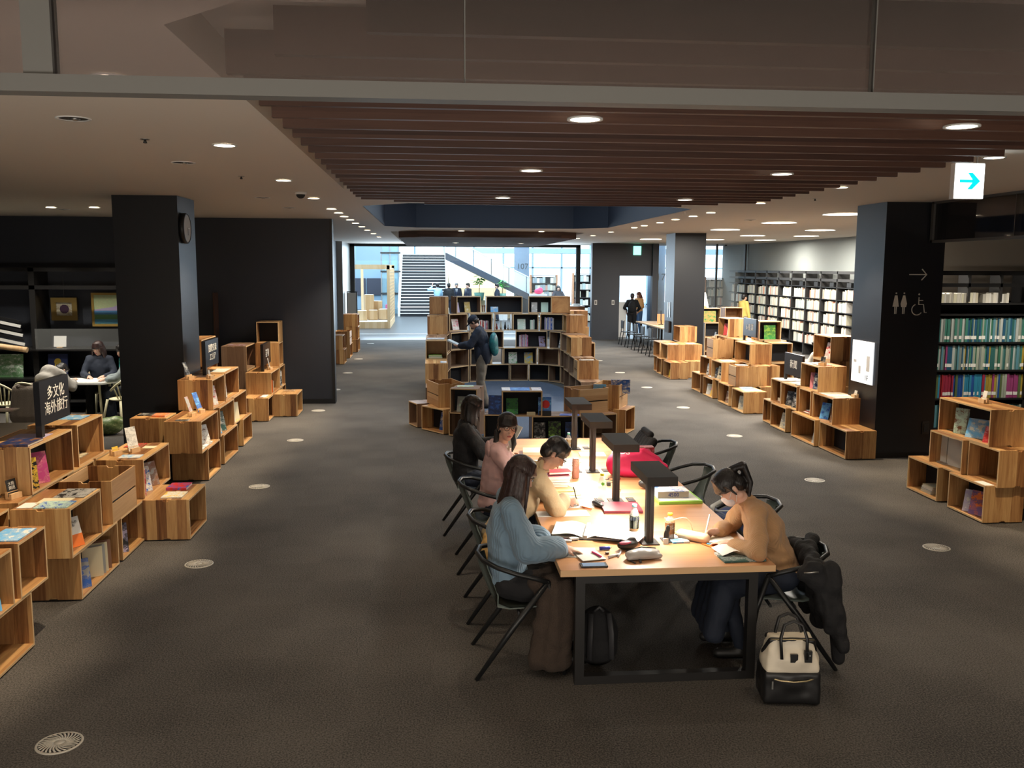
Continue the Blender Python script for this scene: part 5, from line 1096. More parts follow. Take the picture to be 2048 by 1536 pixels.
for i, (x_, y_, a_, cc, lab, r_, l_) in enumerate(((1.15, 5.79, .1, (.04, .06, .45), 'blue correction tape roller', .012, .07), (1.23, 5.68, 1.2, (.5, .55, .62), 'clear blue mechanical pencil', .006, .11), (1.27, 5.63, 1.4, (.05, .08, .4), 'blue ballpoint pen', .006, .12), (1.18, 5.64, .6, (.75, .75, .78), 'white correction pen', .008, .09), (1.28, 5.52, 1.9, (.03, .03, .03), 'short black pen', .005, .07), (1.33, 5.52, 1.5, (.02, .02, .02), 'black key shaped eraser', .008, .04))):
    o = thing('pen', lab+' spilled from the pencil case', 'pen', (x_, y_, Z+r_), a_); obj('barrel', MB().tube([(-l_/2, 0, 0), (l_/2, 0, 0)], r_, 8), cm(cc, .3), o); obj('cap', MB().tube([(l_/2, 0, 0), (l_/2+.012, 0, 0)], [r_*.8, r_*.3], 8), M['steel'], o)
t = thing('pencil_sharpener', 'tiny brown sharpener block near the spilled pens', 'sharpener', (1.09, 5.66, Z)); t.location = (1.15, 5.70, Z); obj('block', MB().box(-.012, .012, -.008, .008, 0, .012), cm((.12, .05, .03)), t); obj('blade', MB().box(-.008, .008, -.006, .006, .012, .0135), M['steel'], t)
# beige reader's things
flat('white sheet with drawing under the writing hand', 'paper', 1.13, 6.97, .30, .22, .002, 'white', -.05); flat('long white paper nearest the beige sleeve', 'paper', 1.0, 6.70, .40, .16, .002, 'white', .02); flat('white sheet under the yellow envelopes', 'paper', 1.18, 7.28, .36, .24, .002, 'cream', -.1)
flat('yellow envelope with folded flap, lower', 'envelope', 1.12, 7.28, .23, .09, .004, 'cream', .06, z=Z+.003, mat_=cm((.72, .48, .14))); flat('yellow envelope with folded flap, upper', 'envelope', 1.10, 7.38, .24, .07, .004, 'cream', .1, z=Z+.008, mat_=cm((.75, .50, .15)))
t = thing('spectacle_case', 'black glasses case left of the maroon laptop', 'case', (1.31, 6.90, Z), .3); b = MB(); b.ell((0, 0, .02), (.032, .085, .02)); obj('case_body', remeshed(b, .005, M['black'], 2), None, t); obj('hinge', MB().box(-.002, .002, -.05, .05, .038, .042), M['dark_metal'], t)
t = thing('laptop', 'closed maroon laptop between the first and second lamps', 'laptop', (1.48, 6.83, Z), -.06); obj('lower_shell', MB().box(-.15, .15, -.155, .12, 0, .010), cm((.14, .015, .03), .35), t); obj('lid', MB().box(-.15, .15, -.155, .12, .0105, .019), cm((.22, .02, .045), .35), t)
t = thing('pen', 'orange and white pen lying in front of the glasses case', 'pen', (1.21, 6.83, Z+.007), -.9); obj('barrel', MB().tube([(-.05, 0, 0), (.05, 0, 0)], .006, 8), cm((.75, .2, .04)), t); obj('cap', MB().tube([(-.065, 0, 0), (-.05, 0, 0)], .008, 8), M['white'], t)
for i, (c1, dz) in enumerate((('white', 0), ('grey', .021), ('white', .042), ('pink', .063), ('red', .094))): book('%s paperback in the stack by the beige reader, %s from the bottom' % (c1, ORD[i]), .97+.01*i, 7.56, Z+.021+dz+(.011 if i > 3 else 0)-(.0 if i != 3 else -.005), -.1+.05*i, .20, .14, .020 if i != 3 else .028, c1, None, PI/2-1e-4)
# pink and black readers' things
flat('open white textbook before the girl in pink', 'paper', 1.16, 8.45, .34, .26, .02, 'white', .1); flat('cream stack of sheets near the far readers', 'paper', 1.10, 9.0, .34, .25, .03, 'cream', -.1); flat('white worksheet near the third lamp', 'paper', 1.36, 8.22, .3, .22, .003, 'white', -.2)
flat('white sheet before the second lamp', 'paper', 1.32, 7.62, .28, .2, .002, 'white', .3); flat('pale folder right of the farthest lamp', 'paper', 1.62, 8.88, .26, .18, .008, 'white', -.05); flat('pink printed leaflet beside the third lamp', 'paper', 1.35, 8.55, .18, .14, .003, 'pink', .2, 'white', z=Z+.003)
t = thing('earphones', 'black coiled earphone cable with a red plug', 'earphones', (1.60, 7.78, Z)); obj('cable', MB().tube([(.05*math.cos(a)+.02*math.sin(3*a), .05*math.sin(a), .004+.006*math.sin(2*a)) for a in [i*.5 for i in range(22)]], .0025, 5), M['black'], t); obj('plug', MB().tube([(.06, 0, .006), (.08, .01, .006)], .006, 8), cm((.5, .03, .03)), t)
t = thing('cable', 'black charging cable plugged beside the second lamp', 'cable', (1.55, 7.45, Z)); obj('wire', MB().tube([(-.02, .12, .02), (.02, .08, .04), (.01, 0, .02), (.05, -.06, .003), (.03, -.12, .003)], .0025, 5), M['black'], t); obj('plug', MB().box(-.035, -.005, .1, .14, 0, .03), M['black'], t)
# red bag
t = thing('tote_bag', 'bright red fabric bag with white lettering standing on the table', 'bag', (1.80, 7.95, Z), -.1); rb = cm((.62, .01, .09), .65)
b = MB(); b.ell((0, 0, .11), (.20, .13, .11)); b.ell((-.12, 0, .10), (.10, .12, .11)); b.ell((.12, .02, .09), (.12, .12, .10)); b.ell((0, -.03, .06), (.19, .12, .07)); b.cap((.10, -.02, .19), (.30, -.10, .10), .05, .035); b.cap((-.02, .03, .20), (.16, .05, .2), .05, .04)
obj('bag_body', remeshed(b, .012, rb, 5), None, t); lettering('KiDS', .085, M['letter_white'], t, (-.09, -.05, .224), (.5, 0, -.35)); obj('handle', MB().tube([(.02, .02, .2), (.12, -.02, .235), (.24, -.06, .17), (.34, -.10, .06)], [.02, .025, .022, .015], 8), rb, t)
t = thing('pencil_case', 'dark red checked box with a brown strap on the red bag', 'box', (1.96, 8.22, Z+.0)); obj('box_body', MB().box(-.12, .12, -.05, .05, 0, .21), cover_mat((.25, .02, .03), (.5, .3, .3), 5), t); obj('strap', MB().box(-.02, .02, -.056, -.05, .1, .215), cm((.25, .13, .10)), t)
# notebooks with dictionary
flat('white notebook with lime green frame on the right side of the table', 'notebook', 1.98, 7.08, .36, .34, .022, 'lime', .03, name='notebook'); flat('white sheet lying on the lime framed notebook', 'paper', 1.98, 7.08, .32, .30, .002, 'white', .03, z=Z+.023)
t = book('blue and white 4500 word dictionary lying on the lime framed notebook', 1.82, 7.0, Z+.026+.055, .02, .26, .17, .055, 'white', 'blue', PI/2-1e-4, 6)
lettering('4500', .045, cm((.02, .05, .25)), t, (.13, .028, -.001), (PI, 0, 0))
t = thing('pencil_case', 'black open pouch behind the dictionary', 'pencil case', (1.90, 7.42, Z)); b = MB(); b.ell((0, 0, .05), (.15, .05, .055)); obj('pouch', remeshed(b, .01, M['black'], 3), None, t); obj('zip_edge', MB().tube([(-.14, 0, .07), (0, 0, .11), (.14, 0, .07)], .005, 6), cm((.4, .38, .35)), t)
# masked reader's things
t = thing('pencil_case', 'cream pencil pouch with blue charm in front of the masked reader', 'pencil case', (1.80, 5.94, Z), -.75); b = MB(); b.cap((-.09, 0, .035), (.09, 0, .035), .036, .036); b.ell((0, 0, .035), (.11, .04, .035)); obj('pouch', remeshed(b, .007, cm((.75, .55, .36)), 3), None, t); obj('charm', MB().ell((.13, -.02, .008), (.02, .012, .008)).ell((.15, 0, .008), (.012, .012, .008)), cm((.1, .35, .6)), t); obj('strap', MB().tube([(-.12, 0, .04), (-.17, .05, .02), (-.12, .11, .01), (.0, .12, .008)], .004, 6), cm((.8, .65, .45)), t)
flat('white worksheet under the masked reader\'s pen', 'paper', 2.0, 5.88, .22, .30, .002, 'white', .1); flat('red plastic check sheet beside the worksheet', 'sheet', 1.90, 5.80, .06, .17, .003, 'orange', .5, z=Z+.003); flat('green and white patterned textbook cover under the open book', 'book', 2.0, 5.56, .28, .19, .012, 'bottle', .05, 'white', 5, name='book')
t = thing('open_book', 'open paperback with curled pages held under the masked reader\'s arm', 'book', (2.02, 5.66, Z+.014), .12); b = MB()
for s_ in (-1, 1):
    vs = []
    for i in range(7):
        u = i/6; zz = .004+.035*math.sin(PI*u)*(1.2-u); vs += [(s_*.15*u, -.09, zz), (s_*.15*u, .09, zz)]
    b.add(vs, [(2*i, 2*i+1, 2*i+3, 2*i+2) for i in range(6)], 0, True)
obj('pages', b, M['paper'], t); obj('picture', MB().box(.03, .12, -.06, .06, .034, .035), cover_mat((.6, .2, .2), (.8, .75, .7), 3), t)
flat('white smartphone beside the orange capped bottle', 'phone', 1.74, 6.05, .14, .08, .008, 'white', .3, name='smartphone'); flat('dark screen of a small music player by the bottle', 'phone', 1.75, 6.06, .08, .05, .003, 'black', .3, z=Z+.0095, name='music_player'); flat('pale blue striped pouch under the cable by the bottle', 'pouch', 1.70, 5.93, .12, .08, .012, 'sky', .1, 'white', name='pouch')
t = thing('cable', 'cream cable looped round the orange capped bottle', 'cable', (1.66, 5.98, Z)); obj('wire', MB().tube([(-.06, -.02, .16), (0, -.045, .155), (.06, -.02, .16), (.10, 0, .15), (.13, 0, .12), (.16, 0, .03), (.26, -.02, .006), (.34, .03, .006)], .004, 6), cm((.8, .68, .45)), t)
t = thing('trinket', 'black hair clip hanging beside the orange capped bottle', 'clip', (1.60, 5.90, Z)); obj('clip_body', MB().ell((0, 0, .05), (.02, .015, .05)).ell((.01, 0, .1), (.015, .012, .03)), M['black'], t); obj('tag_plate', MB().box(-.025, .01, -.02, -.012, 0, .04), M['white'], t)

# ------------------------------------------------------------------ picture alcove at the left
t = thing('display_wall', 'black display shelving with ledges across the left alcove wall', 'shelving', (0, 17.0, 0))
obj('back_board', MB().box(-11.9, -4.6, .60, .74, 0, 2.6), cm((.035, .04, .055), .7), t)
for x_ in (-10.2, -8.6, -7.10, -5.52): obj('upright', MB().box(x_-.05, x_+.05, 0, .60, 0, 2.62), M['black_metal'], t)
for z_ in (2.54, 2.22): obj('head_rail', MB().box(-11.9, -4.6, .0, .06, z_, z_+.07), M['black_metal'], t)
obj('ledge', MB().box(-11.9, -4.6, -.10, .60, 1.12, 1.15), M['black_metal'], t); obj('ledge', MB().box(-11.9, -4.6, -.25, .60, .60, .64), M['black_metal'], t)
obj('ledge', MB().box(-11.9, -4.6, -.2, .60, .20, .23), M['dark_metal'], t)
obj('glass_case', MB().box(-7.05, -5.57, -.10, -.092, 1.15, 1.52).box(-5.47, -4.7, -.10, -.092, 1.15, 1.52), M['acryl'], t)
def picture(label, x, z, w, h, fw, frame, c1, c2, seed, y=17.45, extra=None):
    t = thing('framed_picture', label, 'picture', (x, y, z)); fm = cm(frame, .35, .5)
    b = MB(); b.box(-w/2, w/2, -.04, 0, 0, fw); b.box(-w/2, w/2, -.04, 0, h-fw, h); b.box(-w/2, -w/2+fw, -.04, 0, fw, h-fw); b.box(w/2-fw, w/2, -.04, 0, fw, h-fw)
    obj('frame', b, fm, t); obj('canvas', MB().box(-w/2+fw, w/2-fw, -.02, -.01, fw, h-fw), cover_mat(c1, c2, seed), t); return t
p_ = picture('square picture with a dark rosette in an ornate gold frame', -6.72, 1.64, .46, .42, .09, (.35, .24, .08), (.55, .52, .42), (.35, .3, .2), 3)
obj('rosette', MB().lathe([(.085, 0), (.085, .004)], 10), cm((.05, .02, .05)), p_, (0, -.021, .21), (PI/2, 0, 0)); obj('hanging_wire', MB().tube([(0, -.01, .42), (0, -.01, .80)], .002, 5), M['steel'], p_)
p_ = picture('landscape painting of a pale mountain over a blue lake in a gold frame', -5.80, 1.53, .86, .62, .04, (.55, .36, .10), (.50, .62, .35), (.60, .60, .35), 2)
w_ = .39
obj('lake', MB().box(-w_, w_, -.023, -.021, .05, .13), cm((.10, .35, .55)), p_); obj('shore', MB().box(-w_, w_, -.023, -.021, .13, .22), cm((.12, .28, .12)), p_); obj('water_band', MB().box(-w_, w_, -.023, -.021, .22, .29), cm((.10, .30, .60)), p_)
obj('mountain', MB().prism([(-w_, .29), (w_, .29), (w_, .33), (.15, .44), (-.05, .36), (-w_, .31)], .021, .024), cm((.45, .38, .60)), p_, (0, 0, 0), (PI/2, 0, 0))
for lab, x, z, w, h, c1, c2, sd in (('lit green and white picture standing at the left edge', -7.60, .645, .55, .42, (.2, .45, .2), (.85, .95, .85), 3), ('dark blue book with a golden emblem standing on the ledge', -6.72, .645, .34, .42, (.01, .02, .09), None, 2), ('framed orange and cream picture standing on the ledge', -6.05, .645, .34, .36, (.6, .5, .35), (.7, .25, .08), 6), ('teal book partly hidden behind the sitting girls', -5.45, .645, .4, .34, (.02, .25, .25), (.1, .4, .3), 7)):
    o = thing('display_board', lab, 'picture', (x, 16.95, z)); o.rotation_euler = (-.15, 0, 0)
    obj('board', MB().box(-w/2, w/2, 0, .03, 0, h), cover_mat(c1, c2, sd) if c2 else cm(c1, .5), o)
    if not c2: obj('emblem', MB().lathe([(.06, 0), (.06, .002)], 14).box(-.05, -.03, -.18, -.04, 0, .002).box(.03, .05, -.18, -.04, 0, .002).box(-.01, .01, -.18, -.04, 0, .002), cm((.7, .5, .08), .3, .5), o, (0, -.001, .28), (PI/2, 0, 0))
    if sd == 6: obj('border', MB().box(-w/2, w/2, -.01, 0, 0, .03).box(-w/2, w/2, -.01, 0, h-.03, h).box(-w/2, -w/2+.03, -.01, 0, .03, h-.03).box(w/2-.03, w/2, -.01, 0, .03, h-.03), M['light_wood'], o)
for lab, x, m_ in (('white card on a little stand inside the glass ledge', -6.75, M['white']), ('cream card on a little stand beside the left pillar', -5.50, M['paper_cream'])):
    o = thing('display_card', lab, 'card', (x, 17.2, 1.152)); obj('card', MB().box(-.11, .11, 0, .012, .02, .22), m_, o, None, (-.2, 0, 0)); obj('base', MB().box(-.05, .05, -.02, .05, 0, .02), M['light_wood'], o)
# bamboo scroll fan at the left edge
t = thing('folded_scroll', 'fan of black and white striped slats with a bamboo tube at the left edge', 'decoration', (-7.45, 16.7, 1.16))
for k in range(7): obj('slat', MB().box(-.5, .30-.03*k, 0, .02, .06+.075*k, .11+.075*k), M['white'] if k % 2 else M['black'], t, None, (0, .22, 0))
obj('bamboo_tube', MB().tube([(-.5, 0, .12), (.34, 0, .0)], .05, 12), M['light_wood'], t)
# white table and chairs of the alcove
t = thing('round_table', 'white topped table with papers in the left alcove', 'table', (-5.9, 15.9, 0)); ATAB = t
obj('tabletop', MB().prism([(-.62, -.40), (.45, -.40), (.72, .0), (.45, .32), (-.62, .32)], .68, .71), M['white_gloss'], t)
for x_, y_ in ((-.5, -.3), (.4, -.3), (-.5, .24), (.4, .24)): obj('leg', MB().tube([(x_, y_, 0), (x_*.9, y_*.9, .68)], .022, 8), M['cream_plastic'], t)
flat('wide white sheets spread on the alcove table', 'paper', -5.75, 15.8, .7, .45, .003, 'white', .1, z=.712); flat('white open notebook at the right of the alcove table', 'paper', -5.4, 16.2, .34, .25, .01, 'white', -.2, z=.712)
t = thing('alcove_bench', 'grey low table with a black rail left of the first sign', 'table', (-4.6, 9.9, 0)); obj('tabletop', MB().box(-3.2, -.15, -.2, 1.5, .70, .74), cm((.10, .09, .08), .5), t)
obj('rail', MB().box(-3.2, .05, -.85, -.81, .93, .98), M['black'], t)
for x_ in (-.1, -1.3, -2.8): obj('leg', MB().box(x_-.03, x_+.03, -.86, -.80, 0, .93), M['black'], t)
for x_ in (-.3, -3.0): obj('leg', MB().box(x_-.03, x_+.03, 1.3, 1.36, 0, .70), M['black'], t); obj('leg', MB().box(x_-.03, x_+.03, -.15, -.09, 0, .70), M['black'], t)
x_ = at(25, 822, .742); book('thin cream book lying on the grey low table', x_.x-.3, x_.y-.1, .742+.02, 0, .34, .24, .018, 'cream', 'pink', PI/2-1e-4, 3)
def shell_chair(x, y, rz, label):
    t = thing('shell_chair', label, 'chair', (x, y, 0), rz); m_ = M['cream_plastic']
    obj('seat', MB().ell((0, .02, .44), (.23, .23, .03)), m_, t)
    b = MB(); pts = [(.26*math.cos(a), -.02-.25*math.sin(a), .60+.22*math.sin(a)) for a in [PI*i/12 for i in range(13)]]
    b.tube(pts, .018, 8)
    for i in range(1, 12): b.tube([pts[i], (pts[i][0]*.62, pts[i][1]*.75, .46)], .012, 6)
    obj('backrest', b, m_, t)
    for sx in (-1, 1):
        for sy in (-1, 1): obj('leg', MB().tube([(sx*.19, sy*.17, .43), (sx*.25, sy*.25, 0)], [.022, .016], 8), m_, t)
shell_chair(-6.75, 15.05, -.5, 'cream plastic chair with ribbed back at the far left'); shell_chair(-6.30, 14.95, -.25, 'cream plastic chair under the hunched person in grey'); shell_chair(-5.12, 15.55, .95, 'cream plastic chair beside the left pillar'); shell_chair(-5.75, 16.46, PI, 'cream plastic chair of the smiling girl')
t = thing('plant_bag', 'leafy patterned green bag on the floor of the alcove', 'bag', (-5.05, 14.6, 0)); b = MB(); b.ell((0, 0, .14), (.22, .16, .14)); b.ell((.1, 0, .2), (.14, .12, .10)); obj('bag_body', remeshed(b, .02, cover_mat((.10, .16, .05), (.35, .4, .2), 4), 4), None, t)
t = thing('wood_door', 'brown timber edge of a cabinet beside the left pillar', 'cabinet', (-4.05, 17.45, 0)); obj('side_panel', MB().box(0, .03, 0, .3, 0, 2.15), cm((.06, .022, .01)), t)

# ------------------------------------------------------------------ atrium beyond the glass
struct('wall_atrium', MB().box(-9, -1.9, 58, 58.3, 0, 9), M['blue_grey'], 'pale blue-grey concrete wall of the atrium')
struct('wall_atrium_left', MB().box(-9.2, -9, 36, 58, 0, 9), M['blue_grey'])
struct('ceiling_4', MB().box(-14, 24, 36.6, 37.0, 3.75, 4.2), M['ceiling'])
b = MB()
for k in range(3): b.box(-4.9+.95*k, -4.02+.95*k, 57.9, 57.98, .9, 1.95)
tag(obj('poster_wall', b, cm((.05, .05, .07), .5), None), 'row of dark poster panels on the blue-grey atrium wall', 'posters', None, 'stuff')
t = thing('grand_staircase', 'wide atrium staircase with dark risers and glowing white treads', 'staircase', (-1.62, 49.5, 0))
for k in range(21):
    obj('step', MB().box(0, 2.52, .30*k, .30*k+.6, .163*k, .163*(k+1)-.024, 0), mat('riser', (.012, .012, .014), .7) if k == 0 else bpy.data.materials['riser'], t)
    obj('tread', MB().box(0, 2.52, .30*k-.015, .30*k+.6, .163*(k+1)-.024, .163*(k+1)), M['white'], t)
for x_ in (-.12, 2.52): obj('side_wall', MB().add([(x_, 0, 0), (x_, 6.4, 0), (x_, 6.4, 3.9), (x_, 0, .5), (x_+.12, 0, 0), (x_+.12, 6.4, 0), (x_+.12, 6.4, 3.9), (x_+.12, 0, .5)], [(0, 3, 2, 1), (4, 5, 6, 7), (0, 4, 7, 3), (1, 2, 6, 5), (3, 7, 6, 2), (0, 1, 5, 4)]), M['white_gloss'], t)
obj('landing', MB().box(-.1, 6, 6.3, 8.4, 3.3, 3.42), M['white_gloss'], t)
t = thing('seating_steps', 'broad pale wooden seating steps right of the staircase', 'steps', (1.05, 47.6, 0))
for k in range(4): obj('tier', MB().box(0, 3.3-.25*k, 1.2*k, 1.2*k+1.2 if k < 3 else 6, .0, .95+.62*k), M['step_wood'], t)
t = thing('escalator_stair', 'second stair crossing the atrium with dark stringer and glass balustrade', 'staircase', (0, 46.2, 0))
def diag(b, x0, z0, x1, z1, y0, y1, h): b.add([(x0, y0, z0), (x1, y0, z1), (x1, y0, z1+h), (x0, y0, z0+h), (x0, y1, z0), (x1, y1, z1), (x1, y1, z1+h), (x0, y1, z0+h)], [(0, 1, 2, 3), (7, 6, 5, 4), (0, 4, 5, 1), (3, 2, 6, 7), (0, 3, 7, 4), (1, 5, 6, 2)]); return b
obj('stringer', diag(MB(), .8, 3.05, 6.2, .42, 0, 1.4, .33), cm((.05, .06, .08)), t); obj('balustrade', diag(MB(), .8, 3.40, 6.2, .77, 0, .02, .8), M['glass_white'], t)
obj('handrail', diag(MB(), .8, 4.2, 6.2, 1.57, -.02, .04, .05), M['white_gloss'], t); obj('treads', diag(MB(), .8, 3.385, 6.2, .755, .1, 1.3, .03), M['white'], t)
for k in range(6): x_ = 1.3+.9*k; z_ = 3.4-(x_-.8)*.487; obj('baluster', MB().box(x_-.012, x_+.012, -.02, .02, z_, z_+.8), M['dark_metal'], t)
b = MB()
for x_ in range(-1, 22, 2): b.box(x_-.06, x_+.06, 62, 62.2, 0, 10)
for z_ in (.1, 2.6, 4.2, 7): b.box(-2, 22, 62, 62.2, z_, z_+.10)
struct('window_5', b, M['blue_grey'], 'mullions of the bright glass wall behind the atrium')
struct('trim_9', MB().box(2, 20, 52, 53, 3.45, 3.75), M['blue_grey'], 'edge of the upper floor in the bright room')
def column(x, y, r, label, num, zt=3.3):
    t = thing('round_column', label, 'column', (x, y, 0)); obj('shaft', MB().lathe([(r, 0), (r, 3.9)], 24), cm((.09, .13, .18), .6), t)
    lettering(num, .42, cm((.02, .025, .03)), t, (0, -r-.01, zt-1.05), FACE_CAM)
column(4.82, 47.9, .40, 'blue-grey round column marked 107 behind the atrium stair', '107', 3.75); column(9.95, 39.5, .38, 'blue-grey round column marked 117 right of the doorway', '117')
# lift shaft
t = thing('lift_shaft', 'glass lift shaft with steel frame at the left of the staircase', 'lift', (-2.75, 52.5, 0))
obj('glass_panel', MB().box(0, 1.0, 0, .03, 0, 5), M['glass_blue'], t)
for x_ in (0, .5, 1.0): obj('post', MB().box(x_-.03, x_+.03, -.05, .05, 0, 5), M['steel'], t)
for z_ in (1.1, 2.35, 3.4): obj('cross_bar', MB().box(-.05, 1.1, -.06, .06, z_, z_+.1), M['dark_metal'], t)
# timber booth
t = thing('exhibit_booth', 'timber framed exhibition booth with lattice side in the atrium', 'booth', (-3.35, 39.7, 0))
obj('platform', MB().box(0, 1.62, 0, 5.4, 0, .28), M['light_wood'], t); obj('platform_top', MB().box(.05, 1.57, .05, 5.3, .28, .30), M['white_gloss'], t)
for x_, y_ in ((0, 0), (1.50, 0), (0, 5.2), (1.50, 5.2)): obj('post', MB().box(x_, x_+.12, y_, y_+.12, .28, 2.72), M['light_wood'], t)
obj('beam', MB().box(0, 1.62, 0, .12, 2.55, 2.75), M['light_wood'], t); obj('beam', MB().box(0, 1.62, 5.2, 5.32, 2.55, 2.75), M['light_wood'], t)
lat = MB()
for k in range(5): lat.box(1.56, 1.60, .12, 5.2, .3+.0, .3)
for k in range(15): lat.box(1.55, 1.60, .12, 5.2, .42+.15*k, .50+.15*k)
for k in range(12): lat.box(1.55, 1.60, .2+.43*k, .36+.43*k, .28, 2.55)
obj('lattice_panel', lat, M['light_wood'], t)
for i, (x_, y_, z_, s_) in enumerate(((-3.2, 40.4, .31, .42), (-2.75, 40.8, .31, .42), (-2.3, 41.0, .31, .46), (-2.6, 41.6, .31, .8), (-2.95, 41.3, .31, 1.1))):
    o = thing('exhibit_block', 'pale timber exhibit block inside the booth, %s' % ('front left', 'front middle', 'front right', 'tall one behind', 'tallest one at the back')[i], 'block', (x_, y_, z_)); obj('block_body', MB().box(0, .42, 0, .42, 0, s_), M['light_wood'], o); obj('top_sheet', MB().box(.04, .38, .04, .38, s_, s_+.01), M['white'], o)
t = thing('pink_case', 'small pink object behind the booth exhibits', 'box', (-2.05, 42.3, .31)); obj('box_body', MB().box(0, .28, 0, .2, 0, .62), cm((.75, .2, .45)), t); obj('handle', MB().tube([(.08, .1, .62), (.14, .1, .70), (.2, .1, .62)], .012, 6), M['steel'], t)
t = thing('notice_stand', 'slim black standing frame with a sheet at the far left glass', 'sign', (-3.05, 33.9, 0)); obj('frame', MB().box(0, .03, 0, .03, 0, 1.75).box(.35, .38, 0, .03, 0, 1.75).box(0, .38, 0, .03, 1.72, 1.75), M['black'], t); obj('sheet', MB().box(.03, .35, .01, .02, .7, 1.7), M['white'], t); obj('foot', MB().box(-.03, .41, -.15, .18, 0, .03), M['black'], t)
# counter and trolley
t = thing('service_counter', 'curved service counter with an orange timber top beyond the ring', 'counter', (4.3, 34.6, 0))
obj('counter_body', MB().prism([(0, .35), (.45, .08), (1.2, 0), (1.62, 0), (1.62, .8), (0, .9)], 0, .95), cm((.03, .035, .045)), t); obj('fascia', MB().prism([(-.03, .31), (.44, .04), (1.2, -.04), (1.63, -.04), (1.63, .82), (-.03, .92)], .95, 1.17), M['orange_wood'], t); obj('worktop', MB().prism([(-.03, .31), (.44, .04), (1.2, -.04), (1.63, -.04), (1.63, .82), (-.03, .92)], 1.17, 1.19), M['white_gloss'], t)
for lab, x_, w_, h_, m_ in (('grey cardboard box on the curved counter', 5.15, .26, .22, cm((.4, .36, .3))), ('white paper tray on the curved counter', 5.55, .28, .05, M['white']), ('blue and white leaflets on the curved counter', 4.45, .24, .10, cm((.35, .55, .75)))):
    o = thing('desk_item', lab, 'box', (x_, 35.0, 1.191)); obj('body', MB().box(0, w_, 0, .2, 0, h_), m_, o); obj('lid', MB().box(.01, w_-.01, .01, .19, h_, h_+.01), M['white'], o)
t = thing('book_trolley', 'white book trolley with a pink bag beyond the curved counter', 'trolley', (4.5, 40.5, 0))
for x_, y_ in ((0, 0), (.7, 0), (0, .4), (.7, .4)): obj('leg', MB().tube([(x_, y_, .05), (x_, y_, 1.25)], .02, 8), M['white'], t)
for z_ in (.45, .85, 1.25): obj('shelf', MB().box(-.03, .73, -.03, .43, z_, z_+.22 if z_ > 1 else z_+.03), M['white'], t)
t = thing('pink_bag', 'bright pink bag lying on the white trolley', 'bag', (4.87, 40.7, 1.471)); b = MB(); b.ell((0, 0, .12), (.2, .14, .13)); b.ell((.08, 0, .18), (.12, .1, .12)); obj('bag_body', remeshed(b, .025, cm((.8, .03, .15)), 3), None, t)
# plants on the seating steps
def plant(x, y, z, s, label):
    t = thing('potted_plant', label, 'plant', (x, y, z)); obj('pot', MB().lathe([(.16*s, 0), (.2*s, .3*s), (.17*s, .3*s), (.16*s, .28*s)], 14), cm((.15, .35, .28)), t); obj('stem', MB().tube([(0, 0, .28*s), (.02, 0, .62*s)], .018, 6), M['brown_stem'], t)
    rnd = random.Random(int(x*10)); b = MB()
    for k in range(90):
        a = rnd.uniform(0, 2*PI); e = rnd.uniform(-.3, 1.2); r = rnd.uniform(.12, .42)*s; c_ = Vector((math.cos(a)*math.cos(e)*r, math.sin(a)*math.cos(e)*r, .65*s+math.sin(e)*r*.8))
        d = Vector((math.cos(a), math.sin(a), rnd.uniform(-.5, .2)))*.13*s; n_ = d.cross(Vector((0, 0, 1))).normalized()*.045*s
        b.add([c_-d, c_+n_, c_+d, c_-n_], [(0, 1, 2, 3)], 0)
    obj('foliage', b, M['leaf'], t)
M['brown_stem'] = mat('brown_stem', (.15, .08, .04), .8)
plant(2.55, 47.3, .95, 1.35, 'bushy green pot plant on the pale seating steps, left one'); plant(3.65, 46.0, 1.05, 1.0, 'smaller green pot plant at the foot of the crossing stair')
t = thing('plant_plinth', 'white plinth under the smaller pot plant', 'plinth', (3.4, 45.8, 0)); obj('plinth_body', MB().box(0, .5, 0, .4, 0, 1.04), M['white'], t); obj('plinth_cap', MB().box(-.01, .51, -.01, .41, 1.04, 1.05), M['white_gloss'], t)
# far reading desk with high chairs
t = thing('computer_desk', 'long light wooden desk with screens near the far doorway', 'table', (7.35, 25.8, 0))
obj('tabletop', MB().box(0, .9, 0, 6.2, .72, .76), M['light_wood'], t)
for y_ in (.2, 3.0, 5.9):
    for x_ in (.1, .75): obj('leg', MB().box(x_, x_+.06, y_, y_+.06, 0, .72), M['black_metal'], t)
for k in range(4): obj('divider', MB().box(.45, .85, .7+1.4*k, .73+1.4*k, .76, 1.08), M['orange_wood'], t)
for i, y_ in enumerate((26.6, 28.3, 30.0)):
    o = thing('computer_monitor', 'dark flat monitor on the far desk, %s' % ('nearest', 'middle', 'farthest')[i], 'monitor', (7.75, y_, .762), -.25); obj('screen', MB().box(-.02, .02, -.25, .25, .12, .48), cm((.03, .04, .05), .2), o); obj('foot', MB().box(-.08, .08, -.1, .1, 0, .015).box(-.01, .03, -.03, .03, .015, .15), M['black'], o)
hc = None
for i, y_ in enumerate((26.9, 27.9, 28.9, 29.9, 30.9)):
    lab = 'black chair at the far wooden desk, %s of five' % ('nearest', 'second', 'third', 'fourth', 'farthest')[i]
    if hc is None:
        hc = thing('desk_chair', lab, 'chair', (6.85, y_, 0), -PI/2); obj('seat', MB().box(-.21, .21, -.2, .22, .44, .465), M['chair_rail'], hc); obj('backrest', MB().box(-.2, .2, -.235, -.21, .58, .84), M['chair_rail'], hc)
        for sx in (-1, 1): obj('leg', MB().tube([(sx*.19, -.2, .86), (sx*.20, -.22, .45), (sx*.22, -.30, 0)], .014, 8), M['chair_rail'], hc); obj('leg', MB().tube([(sx*.19, .2, .45), (sx*.21, .27, 0)], .014, 8), M['chair_rail'], hc)
    else: dup(hc, (6.85, y_, 0), None, lab)
